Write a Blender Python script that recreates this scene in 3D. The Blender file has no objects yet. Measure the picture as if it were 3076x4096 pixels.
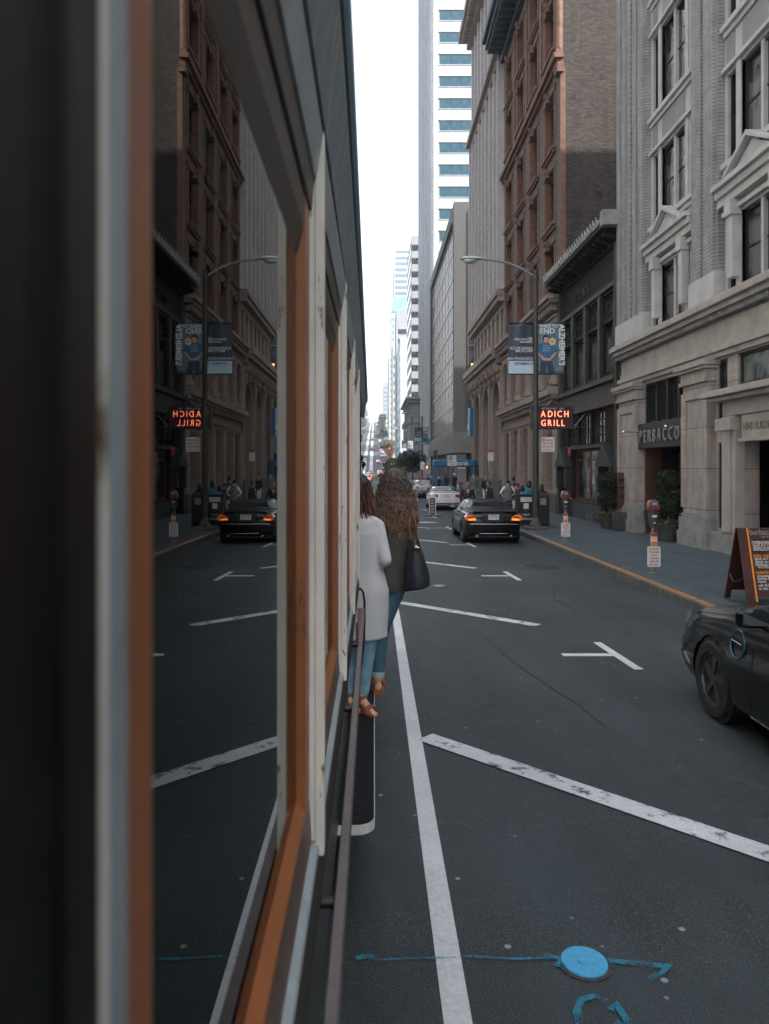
import bpy, bmesh, math, random
from mathutils import Vector, Matrix
random.seed(7)
R = math.radians
sc = bpy.context.scene
COL = sc.collection
H = 2.15          # eye height
XF = 8.6          # facade line on the right
XK = 4.9          # kerb face

def gz(y):
    "height of the street along its length"
    if y < 85: return -.00625*y
    if y < 280: return -.53
    if y > 1000: return 62.3 - (y-1000)*.03
    # hill with a few flatter crossings
    t = (y-280)/720
    return -.53 + 62.8*t - .9*math.sin(t*math.pi*12)*.6

# ------------------------------------------------------------------ materials
MATS = {}
def newmat(name):
    m = bpy.data.materials.new(name); m.use_nodes = True
    nt = m.node_tree; b = nt.nodes['Principled BSDF']
    MATS[name] = m
    return m, nt, b
def N(nt, t, **kw):
    n = nt.nodes.new(t)
    for k, v in kw.items():
        if k in n.inputs: n.inputs[k].default_value = v
        else: setattr(n, k, v)
    return n
def c4(c): return (c[0], c[1], c[2], 1)
def ramp(nt, stops):
    r = nt.nodes.new('ShaderNodeValToRGB')
    e = r.color_ramp.elements
    while len(e) < len(stops): e.new(.5)
    for i, (p, c) in enumerate(stops):
        e[i].position = p; e[i].color = c4(c) if not isinstance(c, (int, float)) else (c, c, c, 1)
    return r
def mix(nt, fac, a, b, mode='MIX'):
    m = nt.nodes.new('ShaderNodeMix'); m.data_type = 'RGBA'; m.blend_type = mode
    for s, v in ((0, fac), (6, a), (7, b)):
        if hasattr(v, 'links'): nt.links.new(v, m.inputs[s])
        elif s == 0: m.inputs[0].default_value = v
        else: m.inputs[s].default_value = c4(v)
    return m.outputs[2]
def coords(nt, scale=(1, 1, 1), kind='Object'):
    tc = nt.nodes.new('ShaderNodeTexCoord'); mp = nt.nodes.new('ShaderNodeMapping')
    mp.inputs['Scale'].default_value = scale
    nt.links.new(tc.outputs[kind], mp.inputs[0])
    return mp.outputs[0]
def noise(nt, co, scale, detail=4, rough=.55):
    n = N(nt, 'ShaderNodeTexNoise', Scale=scale, Detail=detail, Roughness=rough)
    nt.links.new(co, n.inputs['Vector']); return n.outputs['Fac']
def bump(nt, b, h, strength=.3, dist=.01):
    bp = N(nt, 'ShaderNodeBump', Strength=strength, Distance=dist)
    nt.links.new(h, bp.inputs['Height']); nt.links.new(bp.outputs[0], b.inputs['Normal'])
def plain(name, col, rough=.6, metal=0, var=.25, scale=6, bmp=0, spec=.5, coat=0, dist=.01):
    m, nt, b = newmat(name)
    co = coords(nt)
    f = noise(nt, co, scale)
    lo = tuple(c*(1-var) for c in col); hi = tuple(min(1, c*(1+var)) for c in col)
    r = ramp(nt, [(.3, lo), (.7, hi)]); nt.links.new(f, r.inputs[0])
    nt.links.new(r.outputs[0], b.inputs['Base Color'])
    b.inputs['Roughness'].default_value = rough; b.inputs['Metallic'].default_value = metal
    b.inputs['Specular IOR Level'].default_value = spec
    b.inputs['Coat Weight'].default_value = coat
    b.inputs['Coat Roughness'].default_value = .03
    if bmp: bump(nt, b, noise(nt, co, scale*4, 6), bmp, dist)
    return m
def emis(name, col, s):
    m, nt, b = newmat(name)
    b.inputs['Base Color'].default_value = c4(col)
    b.inputs['Emission Color'].default_value = c4(col); b.inputs['Emission Strength'].default_value = s
    return m

def mat_asphalt():
    m, nt, b = newmat('asphalt')
    co = coords(nt)
    big = noise(nt, co, .35, 5, .6)
    r = ramp(nt, [(.3, (.0125, .019, .0205)), (.5, (.0225, .0335, .0365)), (.7, (.037, .052, .056))]); nt.links.new(big, r.inputs[0])
    mid = noise(nt, co, 9, 6, .7)
    r2 = ramp(nt, [(.3, .6), (.75, 1.3)]); nt.links.new(mid, r2.inputs[0])
    st = noise(nt, coords(nt, (1, .18, 1)), 1.1, 5, .6); rs_ = ramp(nt, [(.33, (.62, .6, .57)), (.6, (1.06, 1.06, 1.06))]); nt.links.new(st, rs_.inputs[0])
    c = mix(nt, 1.0, r.outputs[0], r2.outputs[0], 'MULTIPLY'); c = mix(nt, 1.0, c, rs_.outputs[0], 'MULTIPLY')
    # aggregate
    ag = noise(nt, co, 160, 2, .5)
    r3 = ramp(nt, [(.54, 0), (.66, 1)]); nt.links.new(ag, r3.inputs[0])
    rf = N(nt, 'ShaderNodeMath', operation='MULTIPLY'); nt.links.new(r3.outputs[0], rf.inputs[0]); rf.inputs[1].default_value = .55
    c = mix(nt, rf.outputs[0], c, (.13, .145, .15))
    # gum spots
    v = N(nt, 'ShaderNodeTexVoronoi', Scale=4.2); nt.links.new(co, v.inputs['Vector'])
    r4 = ramp(nt, [(.05, 1), (.075, 0)]); nt.links.new(v.outputs['Distance'], r4.inputs[0])
    gm = noise(nt, co, 1.3, 2); r5 = ramp(nt, [(.46, 0), (.54, .8)]); nt.links.new(gm, r5.inputs[0])
    g = N(nt, 'ShaderNodeMath', operation='MULTIPLY'); nt.links.new(r4.outputs[0], g.inputs[0]); nt.links.new(r5.outputs[0], g.inputs[1])
    c = mix(nt, g.outputs[0], c, (.32, .34, .34))
    # cracks
    cn = N(nt, 'ShaderNodeTexNoise', Scale=.8, Detail=5.0); nt.links.new(co, cn.inputs['Vector'])
    vm = N(nt, 'ShaderNodeVectorMath', operation='ADD'); nt.links.new(co, vm.inputs[0]); nt.links.new(cn.outputs['Color'], vm.inputs[1])
    v2 = N(nt, 'ShaderNodeTexVoronoi', Scale=.22, feature='DISTANCE_TO_EDGE'); nt.links.new(vm.outputs[0], v2.inputs['Vector'])
    r6 = ramp(nt, [(.0015, .75), (.004, 0)]); nt.links.new(v2.outputs['Distance'], r6.inputs[0])
    c = mix(nt, r6.outputs[0], c, (.02, .022, .022))
    nt.links.new(c, b.inputs['Base Color'])
    rr = ramp(nt, [(.3, .62), (.7, .85)]); nt.links.new(mid, rr.inputs[0]); nt.links.new(rr.outputs[0], b.inputs['Roughness'])
    bump(nt, b, ag, .5, .004)
    return m
def mat_paint(name, col, wear=.5):
    m, nt, b = newmat(name)
    co = coords(nt)
    a = noise(nt, co, 7, 8, .72)
    r = ramp(nt, [(wear-.16, 1), (wear-.08, 0)]); nt.links.new(a, r.inputs[0])
    n2 = noise(nt, co, 40, 4); r2 = ramp(nt, [(.3, tuple(x*.78 for x in col)), (.7, col)]); nt.links.new(n2, r2.inputs[0])
    st = noise(nt, co, 1.4, 3); r7 = ramp(nt, [(.35, .8), (.65, 1)]); nt.links.new(st, r7.inputs[0])
    c = mix(nt, 1.0, r2.outputs[0], r7.outputs[0], 'MULTIPLY')
    c = mix(nt, r.outputs[0], c, (.07, .075, .078))
    nt.links.new(c, b.inputs['Base Color']); b.inputs['Roughness'].default_value = .7
    return m
def mat_concrete(name, col, sx, sy, joint=.012, rough=.75, axis='XY', offset=.0, dark=.45, var=.2, nscale=2):
    "blocks or slabs with joints; axis chooses the plane of the pattern"
    m, nt, b = newmat(name)
    tc = nt.nodes.new('ShaderNodeTexCoord'); sp = nt.nodes.new('ShaderNodeSeparateXYZ'); cb = nt.nodes.new('ShaderNodeCombineXYZ')
    nt.links.new(tc.outputs['Object'], sp.inputs[0])
    idx = {'X': 0, 'Y': 1, 'Z': 2}
    if axis == 'HZ':
        ad = N(nt, 'ShaderNodeMath', operation='ADD'); nt.links.new(sp.outputs[0], ad.inputs[0]); nt.links.new(sp.outputs[1], ad.inputs[1])
        nt.links.new(ad.outputs[0], cb.inputs[0]); nt.links.new(sp.outputs[2], cb.inputs[1])
    else:
        nt.links.new(sp.outputs[idx[axis[0]]], cb.inputs[0]); nt.links.new(sp.outputs[idx[axis[1]]], cb.inputs[1])
    br = N(nt, 'ShaderNodeTexBrick', Scale=1.0)
    br.inputs['Mortar Size'].default_value = joint; br.inputs['Brick Width'].default_value = sx; br.inputs['Row Height'].default_value = sy
    br.inputs['Mortar Smooth'].default_value = .2; br.offset = offset
    br.inputs['Color1'].default_value = c4(tuple(c*(1-var) for c in col)); br.inputs['Color2'].default_value = c4(tuple(c*(1+var) for c in col))
    br.inputs['Mortar'].default_value = c4(tuple(c*dark for c in col))
    nt.links.new(cb.outputs[0], br.inputs['Vector'])
    n1 = noise(nt, tc.outputs['Object'], nscale, 6, .65); r = ramp(nt, [(.3, .78), (.7, 1.18)]); nt.links.new(n1, r.inputs[0])
    c = mix(nt, 1.0, br.outputs['Color'], r.outputs[0], 'MULTIPLY')
    # vertical grime streaks / stains
    mp = nt.nodes.new('ShaderNodeMapping'); mp.inputs['Scale'].default_value = (2.2, 2.2, .25); nt.links.new(tc.outputs['Object'], mp.inputs[0])
    n3 = noise(nt, mp.outputs[0], 2.5, 5, .6); r3 = ramp(nt, [(.35, .75), (.6, 1.05)]); nt.links.new(n3, r3.inputs[0])
    c = mix(nt, .8, c, r3.outputs[0], 'MULTIPLY')
    nt.links.new(c, b.inputs['Base Color']); b.inputs['Roughness'].default_value = rough
    inv = N(nt, 'ShaderNodeMath', operation='SUBTRACT'); inv.inputs[0].default_value = 1.0; nt.links.new(br.outputs['Fac'], inv.inputs[1])
    bump(nt, b, inv.outputs[0], .5, .012)
    return m
def mat_glass(name, col=(.02, .025, .03), rough=.03, spec=.9, wob=.04, blind=.35):
    "dark window glass over a dim room; blinds and curtains give it uneven tone"
    m, nt, b = newmat(name)
    co = coords(nt)
    n = noise(nt, co, .6, 1); r = ramp(nt, [(.5, col), (.56, tuple(c+.06*blind for c in col))]); nt.links.new(n, r.inputs[0])
    nt.links.new(r.outputs[0], b.inputs['Base Color'])
    b.inputs['Roughness'].default_value = rough; b.inputs['Specular IOR Level'].default_value = spec
    bump(nt, b, noise(nt, co, 1.1, 1), wob, .5)
    return m
def mat_oldpaint(name, col, under=(.16, .1, .06), chips=.36, crack=.6, rough=.4, spec=.5):
    m, nt, b = newmat(name); b.inputs['Specular IOR Level'].default_value = spec
    co = coords(nt); cs = coords(nt, (1, 1, .25))
    n = noise(nt, cs, 14, 6, .6); r = ramp(nt, [(.3, tuple(c*.72 for c in col)), (.68, col)]); nt.links.new(n, r.inputs[0])
    c = r.outputs[0]
    ch = noise(nt, cs, 30, 8, .7); r2 = ramp(nt, [(chips-.05, 1), (chips, 0)]); nt.links.new(ch, r2.inputs[0])
    c = mix(nt, r2.outputs[0], c, under)
    cn = N(nt, 'ShaderNodeTexNoise', Scale=20.0, Detail=4.0); nt.links.new(co, cn.inputs['Vector'])
    sv = N(nt, 'ShaderNodeVectorMath', operation='SCALE'); nt.links.new(cn.outputs['Color'], sv.inputs[0]); sv.inputs['Scale'].default_value = .05
    vm = N(nt, 'ShaderNodeVectorMath', operation='ADD'); nt.links.new(co, vm.inputs[0]); nt.links.new(sv.outputs[0], vm.inputs[1])
    v = N(nt, 'ShaderNodeTexVoronoi', Scale=11.0, feature='DISTANCE_TO_EDGE'); nt.links.new(vm.outputs[0], v.inputs['Vector'])
    r3 = ramp(nt, [(.004, crack), (.014, 0)]); nt.links.new(v.outputs['Distance'], r3.inputs[0])
    c = mix(nt, r3.outputs[0], c, under)
    nt.links.new(c, b.inputs['Base Color']); b.inputs['Roughness'].default_value = rough
    bump(nt, b, ch, .25, .004)
    return m
def mat_foliage(name, a, bb, spec=.2):
    m, nt, b = newmat(name)
    n = noise(nt, coords(nt), 3.5, 4); r = ramp(nt, [(.3, a), (.7, bb)]); nt.links.new(n, r.inputs[0])
    nt.links.new(r.outputs[0], b.inputs['Base Color']); b.inputs['Roughness'].default_value = .6
    b.inputs['Specular IOR Level'].default_value = spec
    return m
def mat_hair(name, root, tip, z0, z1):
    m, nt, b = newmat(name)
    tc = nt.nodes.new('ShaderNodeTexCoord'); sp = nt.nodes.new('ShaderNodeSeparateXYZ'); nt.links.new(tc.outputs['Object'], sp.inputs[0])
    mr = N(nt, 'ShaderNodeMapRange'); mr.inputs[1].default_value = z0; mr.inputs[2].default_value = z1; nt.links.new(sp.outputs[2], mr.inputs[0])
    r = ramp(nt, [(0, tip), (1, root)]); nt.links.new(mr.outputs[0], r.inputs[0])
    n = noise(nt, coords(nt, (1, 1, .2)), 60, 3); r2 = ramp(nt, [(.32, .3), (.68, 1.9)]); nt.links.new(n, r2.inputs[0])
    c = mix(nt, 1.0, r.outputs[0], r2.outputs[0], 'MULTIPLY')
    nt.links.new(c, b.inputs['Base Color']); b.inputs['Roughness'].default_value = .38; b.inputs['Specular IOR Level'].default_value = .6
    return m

def mat_spray(name, col):
    "thin spray paint: broken up by the grain of the road"
    m, nt, b = newmat(name)
    co = coords(nt); a = noise(nt, co, 130, 3, .6); a2 = noise(nt, co, 9, 4, .6)
    s = N(nt, 'ShaderNodeMath', operation='ADD'); nt.links.new(a, s.inputs[0]); nt.links.new(a2, s.inputs[1])
    r = ramp(nt, [(.40, 0), (.54, .8)]); h = N(nt, 'ShaderNodeMath', operation='MULTIPLY'); h.inputs[1].default_value = .5
    nt.links.new(s.outputs[0], h.inputs[0]); nt.links.new(h.outputs[0], r.inputs[0])
    b.inputs['Base Color'].default_value = c4(col); b.inputs['Roughness'].default_value = .8
    nt.links.new(r.outputs[0], b.inputs['Alpha']); return m
M = {}
M['asphalt'] = mat_asphalt()
M['white_line'] = mat_paint('white_line', (.62, .64, .64), .535)
M['fresh_line'] = mat_paint('fresh_line', (.66, .68, .68), .42)
M['blue_spray'] = mat_spray('blue_spray', (.02, .2, .3))
M['blue_lid'] = mat_paint('blue_lid', (.08, .42, .68), .34)
M['iron'] = plain('iron', (.06, .06, .06), .55, .6, .4, 30, .4)
M['sidewalk'] = mat_concrete('sidewalk', (.055, .08, .09), .92, .92, .010, .8, 'XY', 0, .45, .09, 1.6)
M['kerb_stone'] = plain('kerb_stone', (.085, .088, .084), .8, 0, .35, 5, .3)
M['kerb_orange'] = mat_paint('kerb_orange', (.42, .19, .06), .52)
M['track'] = plain('track', (.42, .42, .41), .6, 0, .2, 2)
M['steel'] = plain('steel', (.3, .31, .32), .35, .9, .2, 8)
M['dull_steel'] = plain('dull_steel', (.22, .22, .22), .5, .6, .2, 8)
M['pole_green'] = plain('pole_green', (.045, .045, .04), .5, .2, .4, 9)
M['lamp_grey'] = plain('lamp_grey', (.35, .36, .36), .4, .3, .15, 5)
M['lens'] = plain('lens', (.4, .42, .42), .1, 0, .2, 8, spec=.8)
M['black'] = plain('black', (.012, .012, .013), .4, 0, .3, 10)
M['black_paint'] = plain('black_paint', (.004, .0045, .005), .3, 0, .1, 3, coat=.6, spec=.1)
M['white_paint_car'] = plain('white_paint_car', (.62, .63, .64), .25, 0, .05, 3, coat=1)
M['brown_paint_car'] = plain('brown_paint_car', (.13, .12, .11), .25, .5, .05, 3, coat=1)
M['car_glass'] = mat_glass('car_glass', (.012, .02, .025), .02, 1, .0, .1)
M['tyre'] = plain('tyre', (.014, .014, .014), .8, 0, .3, 20)
M['rim'] = plain('rim', (.13, .13, .135), .3, .8, .1, 10)
M['chrome'] = plain('chrome', (.75, .76, .77), .12, 1, .05, 5)
M['plate'] = plain('plate', (.62, .64, .66), .5, 0, .05, 9)
M['ink'] = plain('ink', (.03, .035, .06), .6, 0, .1)
M['white'] = plain('white', (.72, .73, .73), .55, 0, .06, 4)
M['offwhite'] = plain('offwhite', (.55, .55, .52), .55, 0, .1, 4)
M['red'] = plain('red', (.42, .035, .02), .45, 0, .15)
M['meter_red'] = plain('meter_red', (.19, .022, .016), .3, 0, .2, coat=.5)
M['orange'] = plain('orange', (.75, .24, .02), .5, 0, .15)
M['meter_grey'] = plain('meter_grey', (.055, .06, .065), .45, .3, .3)
M['lcd'] = plain('lcd', (.12, .3, .42), .2, 0, .1)
M['tail_amber'] = plain('tail_amber', (.8, .16, .02), .12, 0, .35, 26, spec=.8, coat=1)
M['tail_red'] = plain('tail_red', (.4, .02, .015), .12, 0, .3, 26, spec=.8, coat=1)
M['head_lens'] = plain('head_lens', (.4, .46, .5), .08, .5, .6, 22, spec=1, coat=1)
M['stoneA'] = mat_concrete('stoneA', (.37, .325, .295), 40, 1.05, .012, .75, 'YZ', 0, .5, .03, 2.5)
M['stoneA_plain'] = plain('stoneA_plain', (.37, .335, .305), .75, 0, .16, 2.2, .15)
M['stone_grey'] = plain('stone_grey', (.25, .25, .245), .8, 0, .25, 3, .2)
M['stone_light'] = plain('stone_light', (.46, .455, .445), .7, 0, .12, 2, .1)
M['panel_grey'] = plain('panel_grey', (.24, .25, .25), .7, 0, .1, 2)
M['brickA'] = mat_concrete('brickA', (.33, .33, .325), .42, .095, .012, .8, 'YZ', .5, .55, .05, 3)
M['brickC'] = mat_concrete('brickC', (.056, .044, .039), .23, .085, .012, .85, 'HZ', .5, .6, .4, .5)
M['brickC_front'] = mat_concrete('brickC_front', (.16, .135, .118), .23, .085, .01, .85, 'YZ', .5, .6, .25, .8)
M['terracotta'] = plain('terracotta', (.155, .078, .05), .75, 0, .3, 3, .2)
M['pinkstone'] = mat_concrete('pinkstone', (.31, .225, .185), 1.6, .62, .012, .8, 'YZ', 0, .6, .05, 2)
M['pinkstone_plain'] = plain('pinkstone_plain', (.27, .215, .185), .75, 0, .15, 3, .15)
M['rib'] = plain('rib', (.45, .42, .41), .7, 0, .15, 3)
M['darkB'] = plain('darkB', (.017, .017, .0155), .7, 0, .3, 3, .15, spec=.2)
M['darkB_trim'] = plain('darkB_trim', (.028, .028, .025), .55, 0, .3, 5, .2)
M['marble_dark'] = plain('marble_dark', (.06, .065, .065), .25, 0, .7, 3)
M['tile_old'] = plain('tile_old', (.24, .25, .22), .6, 0, .4, 9, .2)
M['cornice_dark'] = plain('cornice_dark', (.018, .035, .042), .6, 0, .3, 2)
M['grey_clad'] = plain('grey_clad', (.085, .086, .087), .7, 0, .06, 1)
M['grey_stone'] = mat_concrete('grey_stone', (.13, .125, .12), 1.5, 1.5, .015, .5, 'HZ', 0, .7, .05, 1)
M['curtain'] = plain('curtain', (.2, .16, .13), .35, .5, .2, 1)
M['tower_white'] = mat_concrete('tower_white', (.34, .36, .375), 30, 3.9, .05, .6, 'HZ', 0, .6, .01, .03)
M['tower_grey'] = plain('tower_grey', (.25, .26, .27), .7, 0, .1, .3)
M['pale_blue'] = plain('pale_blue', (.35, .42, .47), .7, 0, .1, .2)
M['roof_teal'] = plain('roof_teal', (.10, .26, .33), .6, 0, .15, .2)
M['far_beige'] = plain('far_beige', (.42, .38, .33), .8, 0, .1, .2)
M['glass'] = mat_glass('glass')
M['glassA'] = mat_glass('glassA', (.02, .02, .019), .02, 1, .10, 1.6)
M['glass_blue'] = mat_glass('glass_blue', (.003, .045, .07), .08, .4, .02, .2)
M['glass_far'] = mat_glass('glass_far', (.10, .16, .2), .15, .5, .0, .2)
M['glass_bank'] = mat_glass('glass_bank', (.04, .034, .03), .05, 1, .02, .5)
M['frame_dark'] = plain('frame_dark', (.015, .016, .015), .45, 0, .2)
M['frame_wood'] = plain('frame_wood', (.10, .035, .015), .5, 0, .3)
M['door_brown'] = plain('door_brown', (.075, .035, .02), .5, 0, .3, 2)
M['letter_metal'] = plain('letter_metal', (.42, .41, .38), .3, .7, .1)
M['letter_dark'] = plain('letter_dark', (.12, .105, .09), .7, 0, .1)
M['bank_blue'] = plain('bank_blue', (.01, .13, .27), .35, 0, .15, 2)
M['sign_green'] = plain('sign_green', (.01, .17, .11), .45, 0, .1)
M['sign_white'] = plain('sign_white', (.62, .62, .60), .45, 0, .08, 12)
M['sign_red'] = plain('sign_red', (.38, .04, .025), .45, 0, .1)
M['sign_maroon'] = plain('sign_maroon', (.11, .016, .012), .45, 0, .15)
M['maroon_wood'] = plain('maroon_wood', (.055, .016, .011), .4, 0, .3, 5)
M['neon_board'] = plain('neon_board', (.065, .022, .018), .5, 0, .2)
M['neon_blue'] = plain('neon_blue', (.02, .07, .16), .5, 0, .2)
M['banner_navy'] = plain('banner_navy', (.025, .035, .05), .45, 0, .25, 3, .3, dist=.05)
M['banner_pale'] = plain('banner_pale', (.42, .55, .62), .6, 0, .05, 3)
M['banner_photo'] = plain('banner_photo', (.13, .19, .22), .6, 0, .5, 2.5)
M['shirt_blue'] = plain('shirt_blue', (.04, .13, .25), .7, 0, .2)
M['flower'] = plain('flower', (.72, .5, .24), .6, 0, .1)
M['banner_orange'] = plain('banner_orange', (.55, .10, .03), .6, 0, .1)
M['neon'] = emis('neon', (1.0, .13, .05), .5)
M['neon_core'] = emis('neon_core', (1.0, .42, .28), .6)
M['lamp_warm'] = emis('lamp_warm', (1.0, .42, .14), 1.0)
M['lamp_white'] = emis('lamp_white', (.9, .95, 1), 3)
M['signal_cyan'] = emis('signal_cyan', (.45, .95, 1.0), 5)
M['signal_red'] = emis('signal_red', (1.0, .12, .03), 3)
M['tail_lit'] = emis('tail_lit', (1.0, .2, .03), .55)
M['tail_far'] = emis('tail_far', (1.0, .09, .03), 1.5)
M['leaf_dark'] = mat_foliage('leaf_dark', (.012, .022, .012), (.035, .05, .025))
M['leaf_green'] = mat_foliage('leaf_green', (.03, .045, .02), (.075, .09, .045))
M['leaf_autumn'] = mat_foliage('leaf_autumn', (.09, .07, .025), (.2, .15, .06))
M['ivy'] = mat_foliage('ivy', (.09, .07, .04), (.2, .15, .09))
M['bark'] = plain('bark', (.09, .07, .055), .9, 0, .3, 8, .4)
M['pot'] = plain('pot', (.05, .048, .047), .7, 0, .2, 5, .2)
M['ribbed'] = mat_concrete('ribbed', (.10, .10, .095), 9, .035, .008, .7, 'YZ', 0, .4, .03)
M['soil'] = plain('soil', (.04, .03, .02), .95)
# tram
M['cream'] = mat_oldpaint('cream', (.8, .77, .69), (.16, .11, .07), .40, .0)
M['bluegrey'] = mat_oldpaint('bluegrey', (.30, .35, .37), (.11, .10, .09), .35, .3)
M['board_weathered'] = mat_oldpaint('board_weathered', (.17, .23, .26), (.30, .26, .23), .47, .0, .6)
M['eave_teal'] = mat_oldpaint('eave_teal', (.09, .19, .24), (.12, .12, .12), .4, .1, .5)
M['amber_wood'] = mat_oldpaint('amber_wood', (.31, .108, .034), (.08, .03, .012), .36, .0, .42)
M['header_wood'] = mat_oldpaint('header_wood', (.075, .062, .05), (.03, .022, .016), .36, .0, .45, .3)
M['tram_body'] = mat_oldpaint('tram_body', (.045, .045, .042), (.13, .115, .1), .38, .0, .5, .2)
M['rail_brown'] = mat_oldpaint('rail_brown', (.135, .112, .105), (.10, .08, .07), .36, .0, .45)
M['tram_inside'] = plain('tram_inside', (.02, .013, .009), .5, 0, .3)
M['step_black'] = plain('step_black', (.007, .008, .011), .6, 0, .35, 14, .4, spec=.25)
M['step_edge'] = mat_oldpaint('step_edge', (.72, .71, .67), (.3, .28, .24), .33, .1)
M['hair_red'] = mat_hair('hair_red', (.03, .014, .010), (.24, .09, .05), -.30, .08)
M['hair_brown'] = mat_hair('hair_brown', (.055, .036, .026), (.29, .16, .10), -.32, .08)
M['skin'] = plain('skin', (.55, .30, .21), .5, 0, .08, 6)
M['skin_mid'] = plain('skin_mid', (.30, .15, .095), .5, 0, .08, 6)
M['knit'] = plain('knit', (.55, .555, .55), .95, 0, .06, 90, .6, dist=.006)
M['olive'] = plain('olive', (.062, .055, .045), .85, 0, .25, 9, .3)
M['jeans_light'] = plain('jeans_light', (.17, .31, .41), .85, 0, .22, 12, .3)
M['jeans_dark'] = plain('jeans_dark', (.045, .12, .16), .85, 0, .3, 9, .3)
M['cuff'] = plain('cuff', (.36, .42, .45), .85, 0, .1, 12)
M['sandal'] = plain('sandal', (.30, .085, .025), .4, 0, .2, 9)
M['bag_navy'] = plain('bag_navy', (.010, .013, .02), .5, 0, .3, 6, .3)
M['strap'] = plain('strap', (.12, .055, .035), .5, 0, .2)
M['gold'] = plain('gold', (.7, .5, .25), .25, 1, .1)
M['suit'] = plain('suit', (.012, .013, .016), .8, 0, .2, 6)
M['teal'] = plain('teal', (.015, .16, .21), .8, 0, .2, 6)
M['sky_blue'] = plain('sky_blue', (.05, .3, .42), .8, 0, .2, 6)
M['vest_grey'] = plain('vest_grey', (.16, .15, .145), .8, 0, .2, 10)
M['grey_coat'] = plain('grey_coat', (.12, .13, .15), .8, 0, .2, 6)
M['hair_dark'] = plain('hair_dark', (.015, .011, .009), .5, 0, .3, 9)
M['hair_grey'] = plain('hair_grey', (.35, .33, .31), .6, 0, .2, 9)
M['tan'] = plain('tan', (.35, .26, .18), .8, 0, .2, 9)

def mat_tramglass():
    "clear float glass: reflects more at a glancing angle, otherwise seen through"
    m, nt, b = newmat('tram_glass')
    nt.nodes.remove(b)
    out = [n for n in nt.nodes if n.type == 'OUTPUT_MATERIAL'][0]
    g = N(nt, 'ShaderNodeBsdfGlossy', Roughness=.0); g.inputs['Color'].default_value = (.74, .75, .75, 1)
    t = N(nt, 'ShaderNodeBsdfTransparent'); t.inputs['Color'].default_value = (.5, .52, .52, 1)
    f = N(nt, 'ShaderNodeFresnel', IOR=1.7)
    mx = nt.nodes.new('ShaderNodeMixShader')
    nt.links.new(f.outputs[0], mx.inputs[0]); nt.links.new(t.outputs[0], mx.inputs[1]); nt.links.new(g.outputs[0], mx.inputs[2])
    nt.links.new(mx.outputs[0], out.inputs[0])
    return m
M['tram_glass'] = mat_tramglass()

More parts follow.
